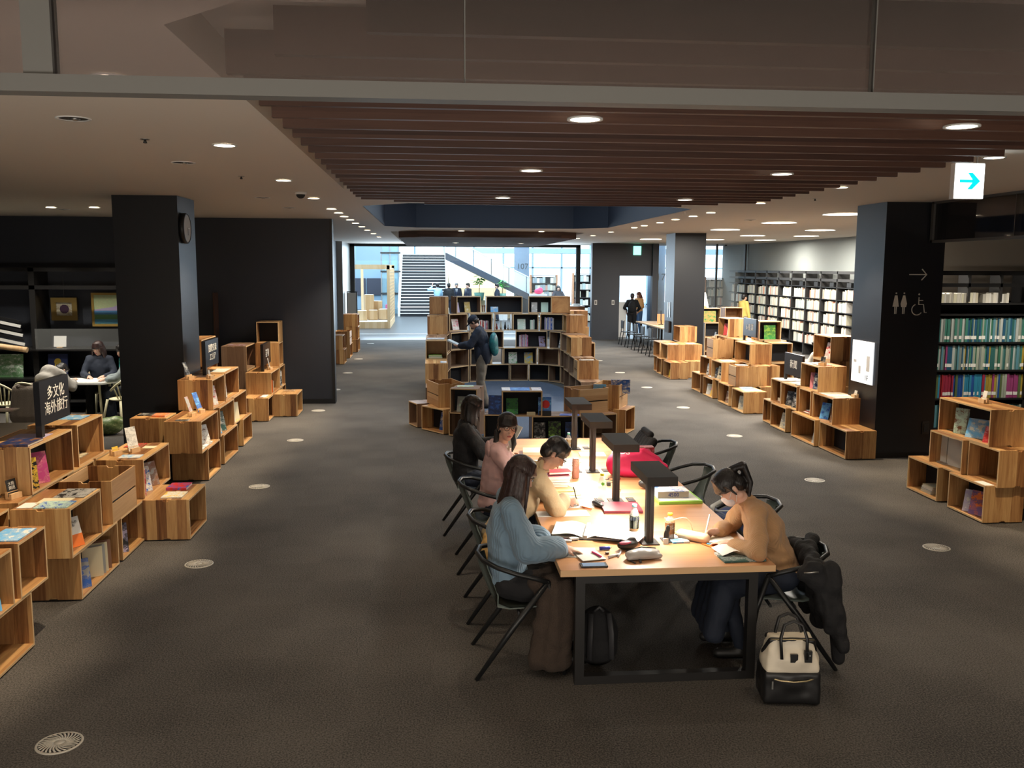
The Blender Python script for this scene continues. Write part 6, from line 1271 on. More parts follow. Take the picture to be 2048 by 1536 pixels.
t = thing('wall_phone', 'brown notice box with two metal strips on the left face of the middle pillar', 'box', (6.28, 23.7, .95)); obj('box_body', MB().box(0, .05, -.2, .2, 0, .3), cm((.06, .04, .03)), t); obj('strip', MB().box(.04, .05, -.15, -.08, .4, .8), M['steel'], t); obj('strip', MB().box(.04, .05, .02, .09, .4, .8), M['steel'], t)
t = thing('information_board', 'orange timber panel with a white notice inside the far doorway', 'panel', (7.25, 36.5, 0)); obj('panel_board', MB().box(0, .34, 0, .05, 0, 2.5), M['orange_wood'], t); obj('notice', MB().box(.06, .24, -.01, 0, 1.7, 1.95), M['white'], t)
t = thing('low_counter', 'pale cabinet wall seen through the far doorway', 'cabinet', (7.0, 34.4, 0)); obj('cabinet_body', MB().box(.02, .52, 0, .5, 0, 1.35), M['white'], t); obj('plinth', MB().box(.03, .51, .01, .49, .0, .06), M['steel'], t)

# ------------------------------------------------------------------ people
def V(*a): return Vector(a)
def elbow(a, t, l1, l2, pole):
    d = t-a; L = min(d.length, (l1+l2)*.999); u = d.normalized(); x = (l1*l1-l2*l2+L*L)/(2*L); h = math.sqrt(max(0, l1*l1-x*x))
    p = pole-u*pole.dot(u); p = p.normalized() if p.length > 1e-5 else u.orthogonal(); return a+u*x+p*h, a+u*L
def frame(fwd, up):
    f = fwd.normalized(); r = f.cross(up).normalized(); u = r.cross(f); return Matrix((r, f, u)).transposed()
def hand(b, wrist, d, palm, r=1.0, curl=.5, side=1):
    """palm, four jointed fingers and a thumb; d = finger direction, palm = direction the palm faces, side=+1 right hand"""
    d = d.normalized(); n = (palm-d*palm.dot(d)).normalized(); s = d.cross(n).normalized()*side
    R3 = Matrix((s, d, n)).transposed(); c0 = wrist+d*.045*r
    b.ell(c0, (.038*r, .048*r, .016*r), rot=R3, nu=12, nv=8); b.cap(wrist, wrist+d*.03*r, .024*r, .026*r, 8)
    for i, (o, L) in enumerate(((-.030, .072), (-.010, .080), (.010, .075), (.029, .060))):
        p = wrist+d*(.084-.004*abs(i-1.3))*r+s*o*r; a = curl*(.5+.12*i)
        d1 = d*math.cos(a)+n*math.sin(a); d2 = d*math.cos(a*2.1)+n*math.sin(a*2.1); d3 = d*math.cos(a*2.8)+n*math.sin(a*2.8)
        p1 = p+d1*L*.48*r; p2 = p1+d2*L*.32*r; p3 = p2+d3*L*.22*r
        b.cap(p-d*.015*r, p1, .0092*r, .0082*r, 8); b.cap(p1, p2, .0082*r, .0074*r, 8); b.cap(p2, p3, .0074*r, .0064*r, 8)
    t0 = wrist+d*.028*r-s*.026*r; t1 = t0+(d*.7-s*.65+n*.35).normalized()*.036*r; t2 = t1+(d*.9-s*.1+n*.55).normalized()*.030*r
    b.cap(t0, t1, .0125*r, .0105*r, 8); b.cap(t1, t2, .0105*r, .0085*r, 8)
def person(label, loc, rz, P, col, vox=.009, scale=1.0, hair='short', hairc=None, shoes=(.02, .02, .02), skirt=False, extras=None, mask=False, glasses=False, cap=None, face=True, top_puff=0.0, skin=None, sub=None):
    """P: joints in the person's own frame (x right, y forward, z up)"""
    T = thing('person', label, 'person', loc, rz); T.scale = (scale,)*3
    g = lambda k, d=None: Vector(P[k]) if k in P else d
    pel, ch_, nk, hd = g('pelvis'), g('chest'), g('neck'), g('head')
    hf = g('look', V(0, 1, 0)).normalized(); hu = g('hup', (hd-nk).normalized()); HR = frame(hf, hu)
    sk = skin or M['skin']; small = vox > .015
    # the body as one continuous surface
    b = MB(); sp = frame(V(0, 1, 0), (nk-pel).normalized()) if abs((nk-pel).normalized().y) < .99 else Matrix.Identity(3)
    sw = P.get('sw', .165)
    shr = sp @ V(1, 0, 0); yaw = P.get('twist', 0)
    shr = Matrix.Rotation(yaw, 3, 'Z') @ shr; sdir = (nk-ch_).normalized()
    SL, SR = nk-shr*sw-sdir*.045, nk+shr*sw-sdir*.045
    HL, HRp = pel-V(.085, 0, 0), pel+V(.085, 0, 0)
    b.ell(pel, (.145, .105, .11), rot=sp); mid = pel.lerp(ch_, .5); b.ell(mid, (.125, .095, .15), rot=sp)
    R2 = Matrix.Rotation(yaw, 3, 'Z') @ sp; b.ell(ch_, (.15, .105, .16), rot=R2); b.cap(SL, SR, .052, .052, 10); b.cap(nk-sdir*.04, hd-HR @ V(0, 0, .05), .050, .047, 12)
    arms = {}
    for s_, S_, nm in ((-1, SL, 'L'), (1, SR, 'R')):
        w = g('wrist'+nm); pole = g('pole'+nm, V(s_*.6, -.3, -.7)); e, w = elbow(S_, w, .285, .245, pole); arms[nm] = (S_, e, w)
        b.cap(S_, e, .045, .036, 10); b.cap(e, w, .036, .025, 10)
        hdn = g('hand'+nm, (w-e).normalized()); hand(b, w, hdn, g('palm'+nm, V(0, 0, -1)), 1.0 if not small else 1.25, P.get('curl'+nm, .45), s_)
    legs = {}
    for s_, H_, nm in ((-1, HL, 'L'), (1, HRp, 'R')):
        k_, a_ = g('knee'+nm), g('ankle'+nm); legs[nm] = (H_, k_, a_); b.cap(H_, k_, .078, .052, 12); b.cap(k_, a_, .050, .034, 12)
        ft = g('foot'+nm, V(0, 1, 0)).normalized(); b.cap(a_+V(0, 0, -.045)-ft*.03, a_+V(0, 0, -.055)+ft*.13, .034, .028, 8)
    hp = lambda x, y, z: hd+HR @ V(x, y, z)
    b.ell(hp(0, -.012, .035), (.074, .092, .082), rot=HR); b.ell(hp(0, .028, -.028), (.060, .062, .085), rot=HR); b.ell(hp(0, .052, -.088), (.030, .030, .024), rot=HR); b.cap(hp(-.035, .0, -.075), hp(.035, .0, -.075), .030, .030, 8)
    b.cap(hp(0, .086, .004), hp(0, .100, -.028), .008, .0125, 8); b.ell(hp(-.0, .088, -.060), (.022, .008, .008), rot=HR)
    for s_ in (-1, 1): b.ell(hp(s_*.073, -.008, -.012), (.011, .018, .029), rot=HR); b.ell(hp(s_*.034, .066, -.03), (.022, .018, .02), rot=HR)
    obj('body', remeshed(b, vox if not small else .018, sk, 3 if not small else 2, 'body'), None, T)
    if face:
        for s_ in (-1, 1):
            o = MB().ell((0, 0, 0), (.0135, .006, .0075)); obj('eye', o, cm((.75, .72, .70), .2), T, hp(s_*.030, .0865, .012), HR.to_euler()); o = MB().ell((0, 0, 0), (.0062, .003, .0066)); obj('pupil', o, cm((.02, .012, .01), .15), T, hp(s_*.030, .0915, .012), HR.to_euler())
            obj('eyebrow', MB().cap((-.017, 0, 0), (.017, -.004, 0), .003, .002, 6), M['hair'], T, hp(s_*.032, .086, .034), HR.to_euler())
        if not mask: obj('lips', MB().ell((0, 0, 0), (.021, .006, .0075)), cm((.42, .12, .11), .4), T, hp(0, .0925, -.062), HR.to_euler())
    # clothes
    pf = top_puff+.010; b = MB(); cl = .022
    for i in range(6):
        q = i/5; c_ = (pel+V(0, 0, .02)).lerp(mid, q*2) if q < .5 else mid.lerp(ch_, q*2-1); b.ell(c_, (.158+cl-.012*math.sin(PI*q), .118+cl-.006*math.sin(PI*q), .12), rot=sp if q < .6 else R2)
    b.ell(ch_, (.165+cl, .115+cl, .17), rot=R2); b.cap(SL, SR, .072, .072, 12); b.cap(ch_+shr*.07, SR.lerp(nk, .35), .10, .06, 12); b.cap(ch_-shr*.07, SL.lerp(nk, .35), .10, .06, 12); b.cap(nk-sdir*.06, nk+sdir*.005, .082, .060, 12); b.ell(nk-sdir*.12-V(0, .01, 0), (.165, .118, .11), rot=R2); b.ell(nk-sdir*.24, (.178, .132, .12), rot=R2)
    for nm in ('L', 'R'):
        s0, e, w = arms[nm]; w2 = w-(w-e).normalized()*.012
        b.cap(s0, e, .060+pf*.5, .052+pf, 12); b.cap(e, w2.lerp(e, .12), .052+pf, .040+pf*1.1, 12); b.cap(w2.lerp(e, .12), w2, .036+pf*.3, .034, 12)
    if P.get('hood'): b.ell(nk+sp @ V(0, -.07, .02), (.12, .07, .08), rot=sp)
    b.tube([nk+sp @ V(.066*math.cos(a), .062*math.sin(a)+.012, .012*math.cos(a*2)) for a in [PI*i/8 for i in range(16)]], .013, 8, closed=True)
    obj(P.get('topname', 'sweater'), remeshed(b, vox*1.2 if not small else .024, col['top'], 12 if not small else 3, 'top', .030 if not small else 0), None, T)
    b = MB()
    if skirt:
        b.ell(pel, (.17, .13, .12), rot=sp)
        kn = (legs['L'][1]+legs['R'][1])/2
        b.cap(legs['L'][0], legs['L'][1]+V(-.02, .02, 0), .105, .095, 14); b.cap(legs['R'][0], legs['R'][1]+V(.02, .02, 0), .105, .095, 14); b.cap(pel, kn, .11, .10, 14)
        for nm in ('L', 'R'): b.cap(legs[nm][1], legs[nm][2]+V(0, 0, .02), .060, .048, 12)
        if P.get('long'):
            for q in (-.16, -.05, .06, .17): b.cap(kn+V(q, .03, -.02), kn+V(q*1.25, .10, -.30), .085, .08, 10)
    else:
        b.ell(pel, (.158, .122, .12), rot=sp)
        for nm in ('L', 'R'):
            h_, k_, a_ = legs[nm]; b.cap(h_, k_, .100, .078, 12); b.cap(k_, a_+V(0, 0, .02), .076, .068, 12)
    obj('skirt' if skirt else 'trousers', remeshed(b, .014 if not small else .024, col['bottom'], 3, 'bottom', .025 if not small else 0), None, T)
    for nm in ('L', 'R'):
        a_ = legs[nm][2]; ft = g('foot'+nm, V(0, 1, 0)).normalized(); b = MB(); b.cap(a_+V(0, 0, -.045)-ft*.04, a_+V(0, 0, -.050)+ft*.15, .042, .036, 10); b.cap(a_, a_+V(0, 0, -.04), .04, .044, 10)
        obj('shoe', remeshed(b, .012, cm(shoes, .5), 2), None, T)
    # hair
    hm = hairc or M['hair']; b = MB()
    if cap is None:
        b.ell(hp(0, -.012, .048), (.087, .102, .084), rot=HR); b.ell(hp(0, -.055, -.01), (.078, .058, .075), rot=HR)
        if hair == 'fringe' or hair in ('long', 'bob', 'tail'):
            for q in range(-5, 6):
                u = q/5; b.cap(hp(u*.045, .045, .105), hp(u*.070, .092-.035*u*u, .045), .014, .010, 8)
                b.cap(hp(u*.070, .090-.035*u*u, .050), hp(u*.070, .088-.036*u*u, .028), .010, .007, 8)
        if hair == 'short':
            for q in range(-4, 5): u = q/4; b.cap(hp(u*.05, .055, .105), hp(u*.062, .084-.03*u*u, .062), .014, .009, 8)
        for s_ in (-1, 1): b.cap(hp(s_*.075, .015, .05), hp(s_*.080, .012, -.01 if hair == 'short' else -.04), .012, .008, 8)
        if hair in ('long', 'bob'):
            n_ = 1.0 if hair == 'long' else .42; dn = g('hairdir', V(0, -.15, -1)).normalized()
            for q in range(21):
                a = PI*(.86+1.28*q/20); rx = .080*math.cos(a); ry = .082*math.sin(a)-.01; p0 = hp(rx, ry, .02)
                fo = V(rx*.34, min(ry, 0)*.35, 0)*n_; p1 = p0+dn*.13*n_+V(rx*.22, -.012, 0); p2 = p1+dn*.15*n_+fo; p3 = p2+dn*(.14+.05*math.sin(q*2.3))*n_+fo*1.2
                r_ = .026 if q % 2 else .020; b.cap(p0, p1, r_, r_, 8); b.cap(p1, p2, r_, r_*.95, 8); b.cap(p2, p3, r_*.95, .008, 8)
            for s_ in (-1, 1):
                p0 = hp(s_*.074, .045, .03); p1 = p0+dn*.15*n_+HR @ V(s_*.004, .0, 0); p2 = p1+dn*.16*n_; b.cap(p0, p1, .014, .013, 8); b.cap(p1, p2, .013, .006, 8)
        if hair == 'tail':
            for q, r_ in ((-.014, .024), (.014, .024), (0, .030)): tq = hp(q, -.10, .075); b.cap(tq, tq+V(q, -.075, .025), r_*.7, r_, 8); b.cap(tq+V(q, -.075, .025), tq+V(q, -.125, -.09), r_, r_*.9, 8); b.cap(tq+V(q, -.125, -.09), tq+V(q*1.6, -.115, -.22), r_*.9, .008, 8)
        if hair == 'lowtails':
            for s_ in (-1, 1): b.cap(hp(s_*.07, -.04, -.06), hp(s_*.085, .0, -.15), .028, .024, 8); b.cap(hp(s_*.085, .0, -.15), hp(s_*.07, .02, -.21), .024, .010, 8)
            for q in range(-5, 6): u = q/5; b.cap(hp(u*.045, .045, .105), hp(u*.068, .090-.035*u*u, .035), .014, .008, 8)
        obj('hair', remeshed(b, .0065 if not small else .018, hm, 2, 'hair'), None, T)
    else:
        b.ell(hp(0, -.02, .0), (.082, .09, .06), rot=HR); obj('hair', remeshed(b, .012, hm, 2, 'hair'), None, T)
        b = MB(); b.ell(hp(0, -.012, .055), (.090, .105, .072), rot=HR); b.ell(hp(0, .11, .035), (.06, .055, .010), rot=HR); obj('cap', remeshed(b, .009, cap, 3, 'cap'), None, T)
    if hair == 'tail': obj('hair_tie', MB().tube([hp(.03*math.cos(a), -.098+.01*math.sin(a), .07+.03*math.sin(a)) for a in [PI*i/5 for i in range(10)]], .004, 6, closed=True), M['white'], T)
    if glasses:
        b = MB()
        for s_ in (-1, 1):
            b.tube([hp(s_*.033+.024*math.cos(a), .103, .008+.018*math.sin(a)) for a in [PI*i/7 for i in range(14)]], .0022, 6, closed=True); b.tube([hp(s_*.057, .103, .012), hp(s_*.078, .05, .012), hp(s_*.078, -.01, .0)], .002, 6)
        b.tube([hp(-.009, .104, .012), hp(.009, .104, .012)], .002, 6); obj('glasses', b, cm((.03, .02, .02), .3), T)
    if mask:
        b = MB(); b.ell(hp(0, .074, -.055), (.056, .040, .048), rot=HR); b.ell(hp(0, .088, -.025), (.03, .025, .02), rot=HR); obj('face_mask', remeshed(b, .007, cm((.75, .68, .68), .8), 3), None, T)
        for s_ in (-1, 1): obj('mask_strap', MB().tube([hp(s_*.055, .06, -.03), hp(s_*.072, .02, -.005), hp(s_*.083, -.012, .012), hp(s_*.074, .01, -.04), hp(s_*.05, .05, -.085)], .0022, 6), M['white'], T)
    if extras: extras(T, hp, arms, legs, P)
    return T, arms, hp
def knit(name, c, scale=120):
    m = mat(name, c, .9); k = NT(m); tc = k.new('TexCoord'); w = k.new('TexWave', i_Scale=scale/6, i_Distortion=1.5); k.l.new(tc.outputs['Object'], w.inputs['Vector']); bp = k.new('Bump', i_Strength=.5, i_Distance=.004); k.l.new(w.outputs['Fac'], bp.inputs['Height']); k.l.new(bp.outputs[0], k.b.inputs['Normal'])
    m.node_tree.nodes['Principled BSDF'].inputs['Sheen Weight'].default_value = .2; return m
M['knit_blue'] = knit('knit_blue', (.17, .26, .35)); M['camel'] = knit('camel', (.44, .25, .12), 200); M['beige_coat'] = mat('beige_coat', (.50, .38, .23), .85, bump=(60, .2)); M['pink_coat'] = mat('pink_coat', (.52, .33, .32), .85, bump=(40, .2))
M['black_cloth'] = mat('black_cloth', (.010, .010, .012), .85, bump=(50, .4)); M['navy_cloth'] = mat('navy_cloth', (.012, .018, .035), .8, bump=(40, .3)); M['khaki'] = mat('khaki', (.20, .17, .13), .85, bump=(30, .4)); M['boucle'] = mat('boucle', (.065, .045, .034), .98, bump=(160, 1.0)); M['grey_cloth'] = mat('grey_cloth', (.30, .28, .25), .9, bump=(50, .3)); M['fur'] = mat('fur', (.30, .25, .20), 1, bump=(120, 1.2))
SEAT = .475
def seated(lean=.25, **k):
    p = dict(pelvis=(0, 0, SEAT+.09), chest=(0, lean*.62, SEAT+.40), neck=(0, lean, SEAT+.60), head=(0, lean+.045, SEAT+.745), kneeL=(-.11, .40, SEAT+.04), kneeR=(.11, .40, SEAT+.04), ankleL=(-.11, .36, .09), ankleR=(.11, .36, .09), wristL=(-.20, .42, TH+.05), wristR=(.18, .44, TH+.05))
    p.update(k); return p
# 1: blue sweater, nearest left. Her frame: forward = +X of the room
def ex1(T, hp, arms, legs, P):
    b = MB(); 
    for x0, y0 in ((.20, .22), (.24, .30), (.22, .37)):
        b.cap((x0, y0, .60), (x0+.03, y0, .40), .055, .065, 10); b.cap((x0+.03, y0, .40), (x0+.04, y0-.04, .10), .060, .070, 10)
    b.ell((.14, .26, .60), (.14, .17, .06)); b.ell((0, .30, .60), (.17, .14, .05))
    obj('boucle_coat', remeshed(b, .014, M['boucle'], 4, 'coat', .05), None, T)
person('person in a pale blue knit sweater with long dark hair at the near left corner', (.50, 5.84, 0), -PI/2,
       seated(.03, chest=(0, .0, SEAT+.42), neck=(0, .02, SEAT+.66), head=(0, .085, SEAT+.81), look=(.05, .84, -.55), hup=(0, .50, .85), wristL=(-.10, .27, TH+.04), wristR=(.12, .35, TH+.045), handL=(.25, .9, -.12), handR=(.05, 1, -.12), poleR=(.35, -.15, -1), poleL=(-.4, -.2, -.9), hairdir=(0, -.10, -1), curlL=.35, curlR=.4),
       dict(top=M['knit_blue'], bottom=M['black_cloth']), vox=.008, hair='long', hairc=M['hair_brown'], skirt=True, top_puff=.030, extras=ex1)
# 2: beige coat, bent over his paper
def ex2(T, hp, arms, legs, P):
    b = MB(); nk = Vector(P['neck']); b.cap(nk+V(-.09, -.01, -.02), nk+V(-.05, .02, .075), .022, .018, 8); b.cap(nk+V(.09, -.01, -.02), nk+V(.05, .02, .075), .022, .018, 8); b.cap(nk+V(-.07, -.06, .01), nk+V(.07, -.06, .01), .03, .03, 8); b.cap(nk+V(-.05, -.07, .06), nk+V(.05, -.07, .06), .025, .025, 8)
    obj('collar', remeshed(b, .008, M['beige_coat'], 3), None, T); w = arms['R'][2]
    obj('pen', MB().tube([w+V(-.04, .10, -.03), w+V(.02, .06, .10)], .0045, 8), M['black'], T)
person('person in a beige coat and glasses bent low over the table writing', (.52, 6.80, 0), -PI/2,
       seated(.28, chest=(0, .17, SEAT+.39), neck=(0, .30, SEAT+.60), head=(.0, .42, SEAT+.725), look=(.08, .68, -.66), hup=(0, .66, .68), wristR=(-.10, .52, TH+.045), wristL=(-.26, .42, TH+.045), handR=(-.15, 1, -.1), palmR=(-.75, 0, -.6), curlR=1.0, poleR=(.8, -.1, -.5), sw=.175, topname='coat'),
       dict(top=M['beige_coat'], bottom=M['black_cloth']), vox=.008, hair='short', glasses=True, extras=ex2, scale=1.02, top_puff=.01)
# 3: pink jacket, looks back towards the camera
def ex3(T, hp, arms, legs, P):
    b = MB(); nk = Vector(P['neck']); b.cap(nk+V(-.12, -.05, -.01), nk+V(.12, -.05, -.01), .04, .04, 10); b.ell(nk+V(0, -.10, -.05), (.15, .03, .08)); obj('cape_collar', remeshed(b, .01, M['pink_coat'], 3), None, T)
    b = MB(); b.cap(nk+V(-.04, .05, -.02), nk+V(-.05, .03, .05), .02, .015, 8); b.cap(nk+V(.04, .05, -.02), nk+V(.05, .03, .05), .02, .015, 8); b.cap(nk+V(-.03, .07, -.12), nk+V(0, .07, -.02), .02, .02, 8); obj('blouse', remeshed(b, .009, cm((.70, .62, .52)), 2), None, T)
person('person in a pink jacket and glasses looking back towards the camera', (.54, 7.80, 0), -PI/2,
       seated(.06, head=(.05, .12, SEAT+.79), neck=(0, .06, SEAT+.63), look=(.98, .22, -.10), hup=(0, .1, 1), wristL=(-.15, .42, TH+.05), wristR=(.15, .42, TH+.05), twist=-.2, topname='jacket'),
       dict(top=M['pink_coat'], bottom=M['navy_cloth']), vox=.008, hair='lowtails', glasses=True, extras=ex3, scale=1.0)
# 4: black jacket, reading a booklet
def ex4(T, hp, arms, legs, P):
    w = arms['L'][2]; obj('booklet', MB().box(-.10, .10, -.003, .003, -.14, .14), M['paper'], T, w+V(.06, .10, .06), (-.55, 0, .3))
person('person in black with shoulder-length dark hair holding up a booklet', (.34, 8.97, 0), -PI/2,
       seated(.02, neck=(0, .0, SEAT+.62), head=(-.02, .07, SEAT+.77), look=(-.15, .85, -.45), hup=(0, .45, .9), wristL=(-.10, .38, TH+.10), wristR=(.14, .40, TH+.05), handL=(.1, .5, .8), palmL=(0, .3, 1), hairdir=(0, .05, -1), topname='jacket'),
       dict(top=M['black_cloth'], bottom=M['navy_cloth']), vox=.009, hair='bob', extras=ex4, top_puff=.018)
# 5: camel sweater and mask, right of the table, faces -X
def ex5(T, hp, arms, legs, P):
    w = arms['R'][2]; obj('pen', MB().tube([w+V(-.045, .09, -.035), w+V(.0, .05, .12)], .006, 8), M['white'], T)
person('person in a camel sweater with a face mask and ponytail writing at the right', (2.40, 5.84, 0), PI/2-.10,
       seated(.20, chest=(0, .13, SEAT+.38), neck=(0, .24, SEAT+.585), head=(.0, .375, SEAT+.69), look=(-.05, .62, -.75), hup=(0, .70, .66), wristR=(.12, .43, TH+.05), wristL=(-.16, .40, TH+.045), handR=(-.2, .9, -.1), palmR=(-.75, 0, -.6), curlR=1.05, handL=(.75, .65, -.1), poleL=(-.9, -.35, -.25), poleR=(.8, -.2, -.5), ankleL=(-.14, .30, .09), ankleR=(.14, .34, .09), long=True),
       dict(top=M['camel'], bottom=M['navy_cloth']), vox=.008, hair='tail', mask=True, skirt=True, extras=ex5)
# 6: man reading inside the ring, faces -X
def ex6(T, hp, arms, legs, P):
    b = MB(); w = (arms['L'][2]+arms['R'][2])/2; obj('book', MB().box(-.10, .10, -.012, .012, -.14, .14), cm((.55, .6, .6)), T, w+V(0, .11, .03), (-1.15, 0, 0))
    b.ell((0, -.20, 1.16), (.15, .08, .20)); b.ell((0, -.22, 1.05), (.13, .07, .12)); obj('backpack', remeshed(b, .018, cover_mat((.02, .20, .20), (.02, .03, .12), 3), 3), None, T)
    b = MB()
    for s_ in (-1, 1): b.ell((s_*.08, .05, .98), (.10, .09, .20)); b.ell((s_*.08, -.07, .98), (.11, .09, .20))
    obj('jacket_hem', remeshed(b, .016, M['navy_cloth'], 4), None, T)
person('person in a dark cap and navy jacket standing in the ring reading a book', (.98, 17.0, 0), PI/2-.25,
       dict(pelvis=(0, 0, .93), chest=(0, .03, 1.22), neck=(0, .07, 1.42), head=(0, .16, 1.53), look=(0, .72, -.68), hup=(0, .6, .8), kneeL=(-.10, .02, .50), kneeR=(.10, .05, .50), ankleL=(-.12, -.08, .09), ankleR=(.12, .10, .09), wristL=(-.13, .40, 1.12), wristR=(.13, .38, 1.12), palmL=(.4, 0, .8), palmR=(-.4, 0, .8), topname='jacket'),
       dict(top=M['navy_cloth'], bottom=M['khaki']), vox=.011, cap=M['navy_cloth'], extras=ex6, top_puff=.012, scale=1.06)
# alcove group
person('person in a grey hooded top slumped over the alcove table', (-6.25, 15.1, 0), -.35,
       seated(.34, neck=(0, .30, SEAT+.44), head=(.02, .43, SEAT+.45), look=(0, .5, -.85), hup=(0, .85, .4), wristL=(-.2, .5, TH-.02), wristR=(.2, .5, TH-.02), hood=True, topname='hooded_top'),
       dict(top=M['grey_cloth'], bottom=M['black_cloth']), vox=.014, hair='short', face=False, top_puff=.01)
t = thing('fur_coat', 'shaggy grey-brown fur coat hanging over the chair of the hunched person', 'coat', (-6.18, 14.82, 0)); b = MB()
for q in range(7): u = q/6-.5; b.cap((u*.55, -.1+.15*u*u, .70), (u*.62, -.14+.2*u*u, .28), .10, .11, 10)
obj('coat_body', remeshed(b, .02, M['fur'], 2), None, t); obj('coat_collar', remeshed(MB().cap((-.24, -.1, .76), (.24, -.1, .76), .06, .06, 10), .02, M['fur'], 1), None, t)
person('person in a navy hoodie smiling across the alcove table', (-5.78, 16.45, 0), PI+.1,
       seated(.08, look=(.35, .85, -.35), hup=(0, .25, 1), wristL=(-.12, .35, TH-.02), wristR=(.12, .35, TH-.02), hood=True, topname='hoodie'), dict(top=M['navy_cloth'], bottom=M['black_cloth']), vox=.012, hair='bob', hairc=M['hair_brown'])
person('person in a grey and teal hoodie in profile beside the left pillar', (-5.05, 15.85, 0), PI/2+.2,
       seated(.10, look=(-.1, .9, -.35), hup=(0, .25, 1), wristL=(-.12, .42, TH-.02), wristR=(.12, .42, TH-.02), hood=True, topname='hoodie'), dict(top=mat('hoodie_grey', (.22, .26, .27), .9), bottom=M['navy_cloth']), vox=.012, hair='short')
# people farther off
STAND = dict(pelvis=(0, 0, .93), chest=(0, .0, 1.22), neck=(0, .0, 1.43), head=(0, .02, 1.57), kneeL=(-.10, .03, .50), kneeR=(.10, .03, .50), ankleL=(-.11, -.02, .09), ankleR=(.11, -.0, .09), wristL=(-.26, .06, .86), wristR=(.26, .06, .86), handL=(0, .1, -1), handR=(0, .1, -1), palmL=(1, 0, 0), palmR=(-1, 0, 0), topname='jacket')
def stnd(**k): p = dict(STAND); p.update(k); return p
def tie(T, hp, arms, legs, P): obj('shirt_front', MB().add([(-.05, .135, 1.42), (.05, .135, 1.42), (0, .150, 1.15)], [(0, 2, 1)]), M['white'], T); obj('necktie', MB().prism([(-.012, .0), (.012, 0), (.02, -.22), (0, -.26), (-.02, -.22)], 0, .006), cm((.02, .03, .08)), T, (0, .152, 1.42), (PI/2, 0, 0))
far_ = [('person in a pale blue shirt with a raised hand at the foot of the staircase', (.38, 46.4), .3, dict(wristL=(-.18, .20, 1.52), handL=(0, 0, 1)), mat('shirt_blue', (.35, .60, .80), .8), None), ('person in a black suit with the back turned before the seating steps', (.95, 46.2), .1, {}, M['black_cloth'], None), ('person in a dark suit with grey hair facing the camera', (1.36, 46.9), PI, {}, M['navy_cloth'], tie), ('person in a dark suit turned to the left before the seating steps', (1.93, 46.3), PI/2+.6, {}, M['navy_cloth'], tie), ('person in a dark suit walking left, last of the suited group', (3.35, 45.5), PI/2, {}, M['navy_cloth'], tie)]
for i, (lab, (x, y), rz, kk, top, ex) in enumerate(far_):
    person(lab, (x, y, 0), rz, stnd(**kk), dict(top=top, bottom=M['navy_cloth']), vox=.02, hair='short', hairc=cm((.25, .25, .25)) if i == 2 else None, extras=ex, face=(i == 2), scale=1.10)
def bp(T, hp, arms, legs, P): b = MB(); b.ell((0, -.18, 1.18), (.16, .09, .22)); obj('backpack', remeshed(b, .025, M['black_cloth'], 2), None, T)
person('person in black with a black backpack standing in the far doorway', (7.72, 34.3, 0), -.2, stnd(wristL=(-.2, .2, 1.0), wristR=(.2, .2, 1.0)), dict(top=M['black_cloth'], bottom=M['black_cloth']), vox=.02, hair='short', hairc=M['hair_brown'], extras=bp, face=False)
person('person in an orange sweater with reddish hair in the far doorway', (8.15, 35.0, 0), PI/2+.5, stnd(wristL=(-.15, .25, 1.05), wristR=(.15, .25, 1.05)), dict(top=mat('orange_knit', (.70, .35, .12), .9), bottom=cm((.05, .12, .25))), vox=.02, hair='bob', hairc=cm((.20, .06, .03)), face=False, scale=1.02)
person('person in a mustard yellow jacket looking at the long shelves', (10.95, 31.0, 0), -PI/2+.3, stnd(), dict(top=mat('mustard', (.62, .46, .12), .9), bottom=cm((.3, .22, .12))), vox=.02, hair='short', face=False, scale=1.05)
person('person in a dark top far back beyond the doorway', (8.9, 44.5, 0), .5, stnd(), dict(top=M['black_cloth'], bottom=M['navy_cloth']), vox=.02, hair='bob', face=False)
person('person seated in a white shirt behind the newspaper stack, only head and shoulder showing', (7.45, 16.4, 0), PI/2+.3, seated(.18, look=(0, .8, -.6)), dict(top=cm((.70, .68, .62)), bottom=M['black_cloth']), vox=.014, hair='short', face=False)
chair(7.50, 16.4, PI/2+.3, 'black-railed armchair behind the newspaper stack under the person in white'); chair(6.75, 15.2, .4, 'empty black-railed armchair just behind the newspaper sign')
person('person in a dark top sitting at the far counter in the bright room', (6.35, 45.0, .30), PI, seated(.1), dict(top=M['navy_cloth'], bottom=M['black_cloth']), vox=.02, hair='bob', face=False, scale=1.1)

# ------------------------------------------------------------------ coats and bags
t = thing('jacket', 'black jacket draped over the back of the masked reader\'s chair', 'coat', (2.56, 5.68, 0), -.1); b = MB()
for q in range(9):
    u = q/8-.5; b.cap((-.04+.12*u*u*4*-.3, u*.56, .74), (.02, u*.60, .36+.06*math.sin(q*1.7)), .05, .055, 10)
b.cap((-.10, -.26, .74), (.06, .26, .76), .05, .05, 10); b.cap((.02, -.26, .72), (.10, -.30, .22), .06, .055, 10); b.cap((-.16, -.27, .70), (.0, -.28, .60), .05, .05, 10)
obj('jacket_body', remeshed(b, .012, M['black_cloth'], 8, 'jacket', .06), None, t); b = MB(); b.cap((.07, -.16, .66), (.12, -.20, .10), .055, .045, 10); obj('sleeve', remeshed(b, .012, M['black_cloth'], 3), None, t); obj('zipper', MB().tube([(-.17, -.32, .72), (-.08, -.33, .73)], .006, 6), M['steel'], t)
t = thing('jacket', 'black jacket hanging over the farthest right chair', 'coat', (2.28, 9.60, 0)); b = MB()
for q in range(7): u = q/6-.5; b.cap((.06+.1*u*u, u*.50, .80), (-.08, u*.52-.05, .58), .05, .05, 10)
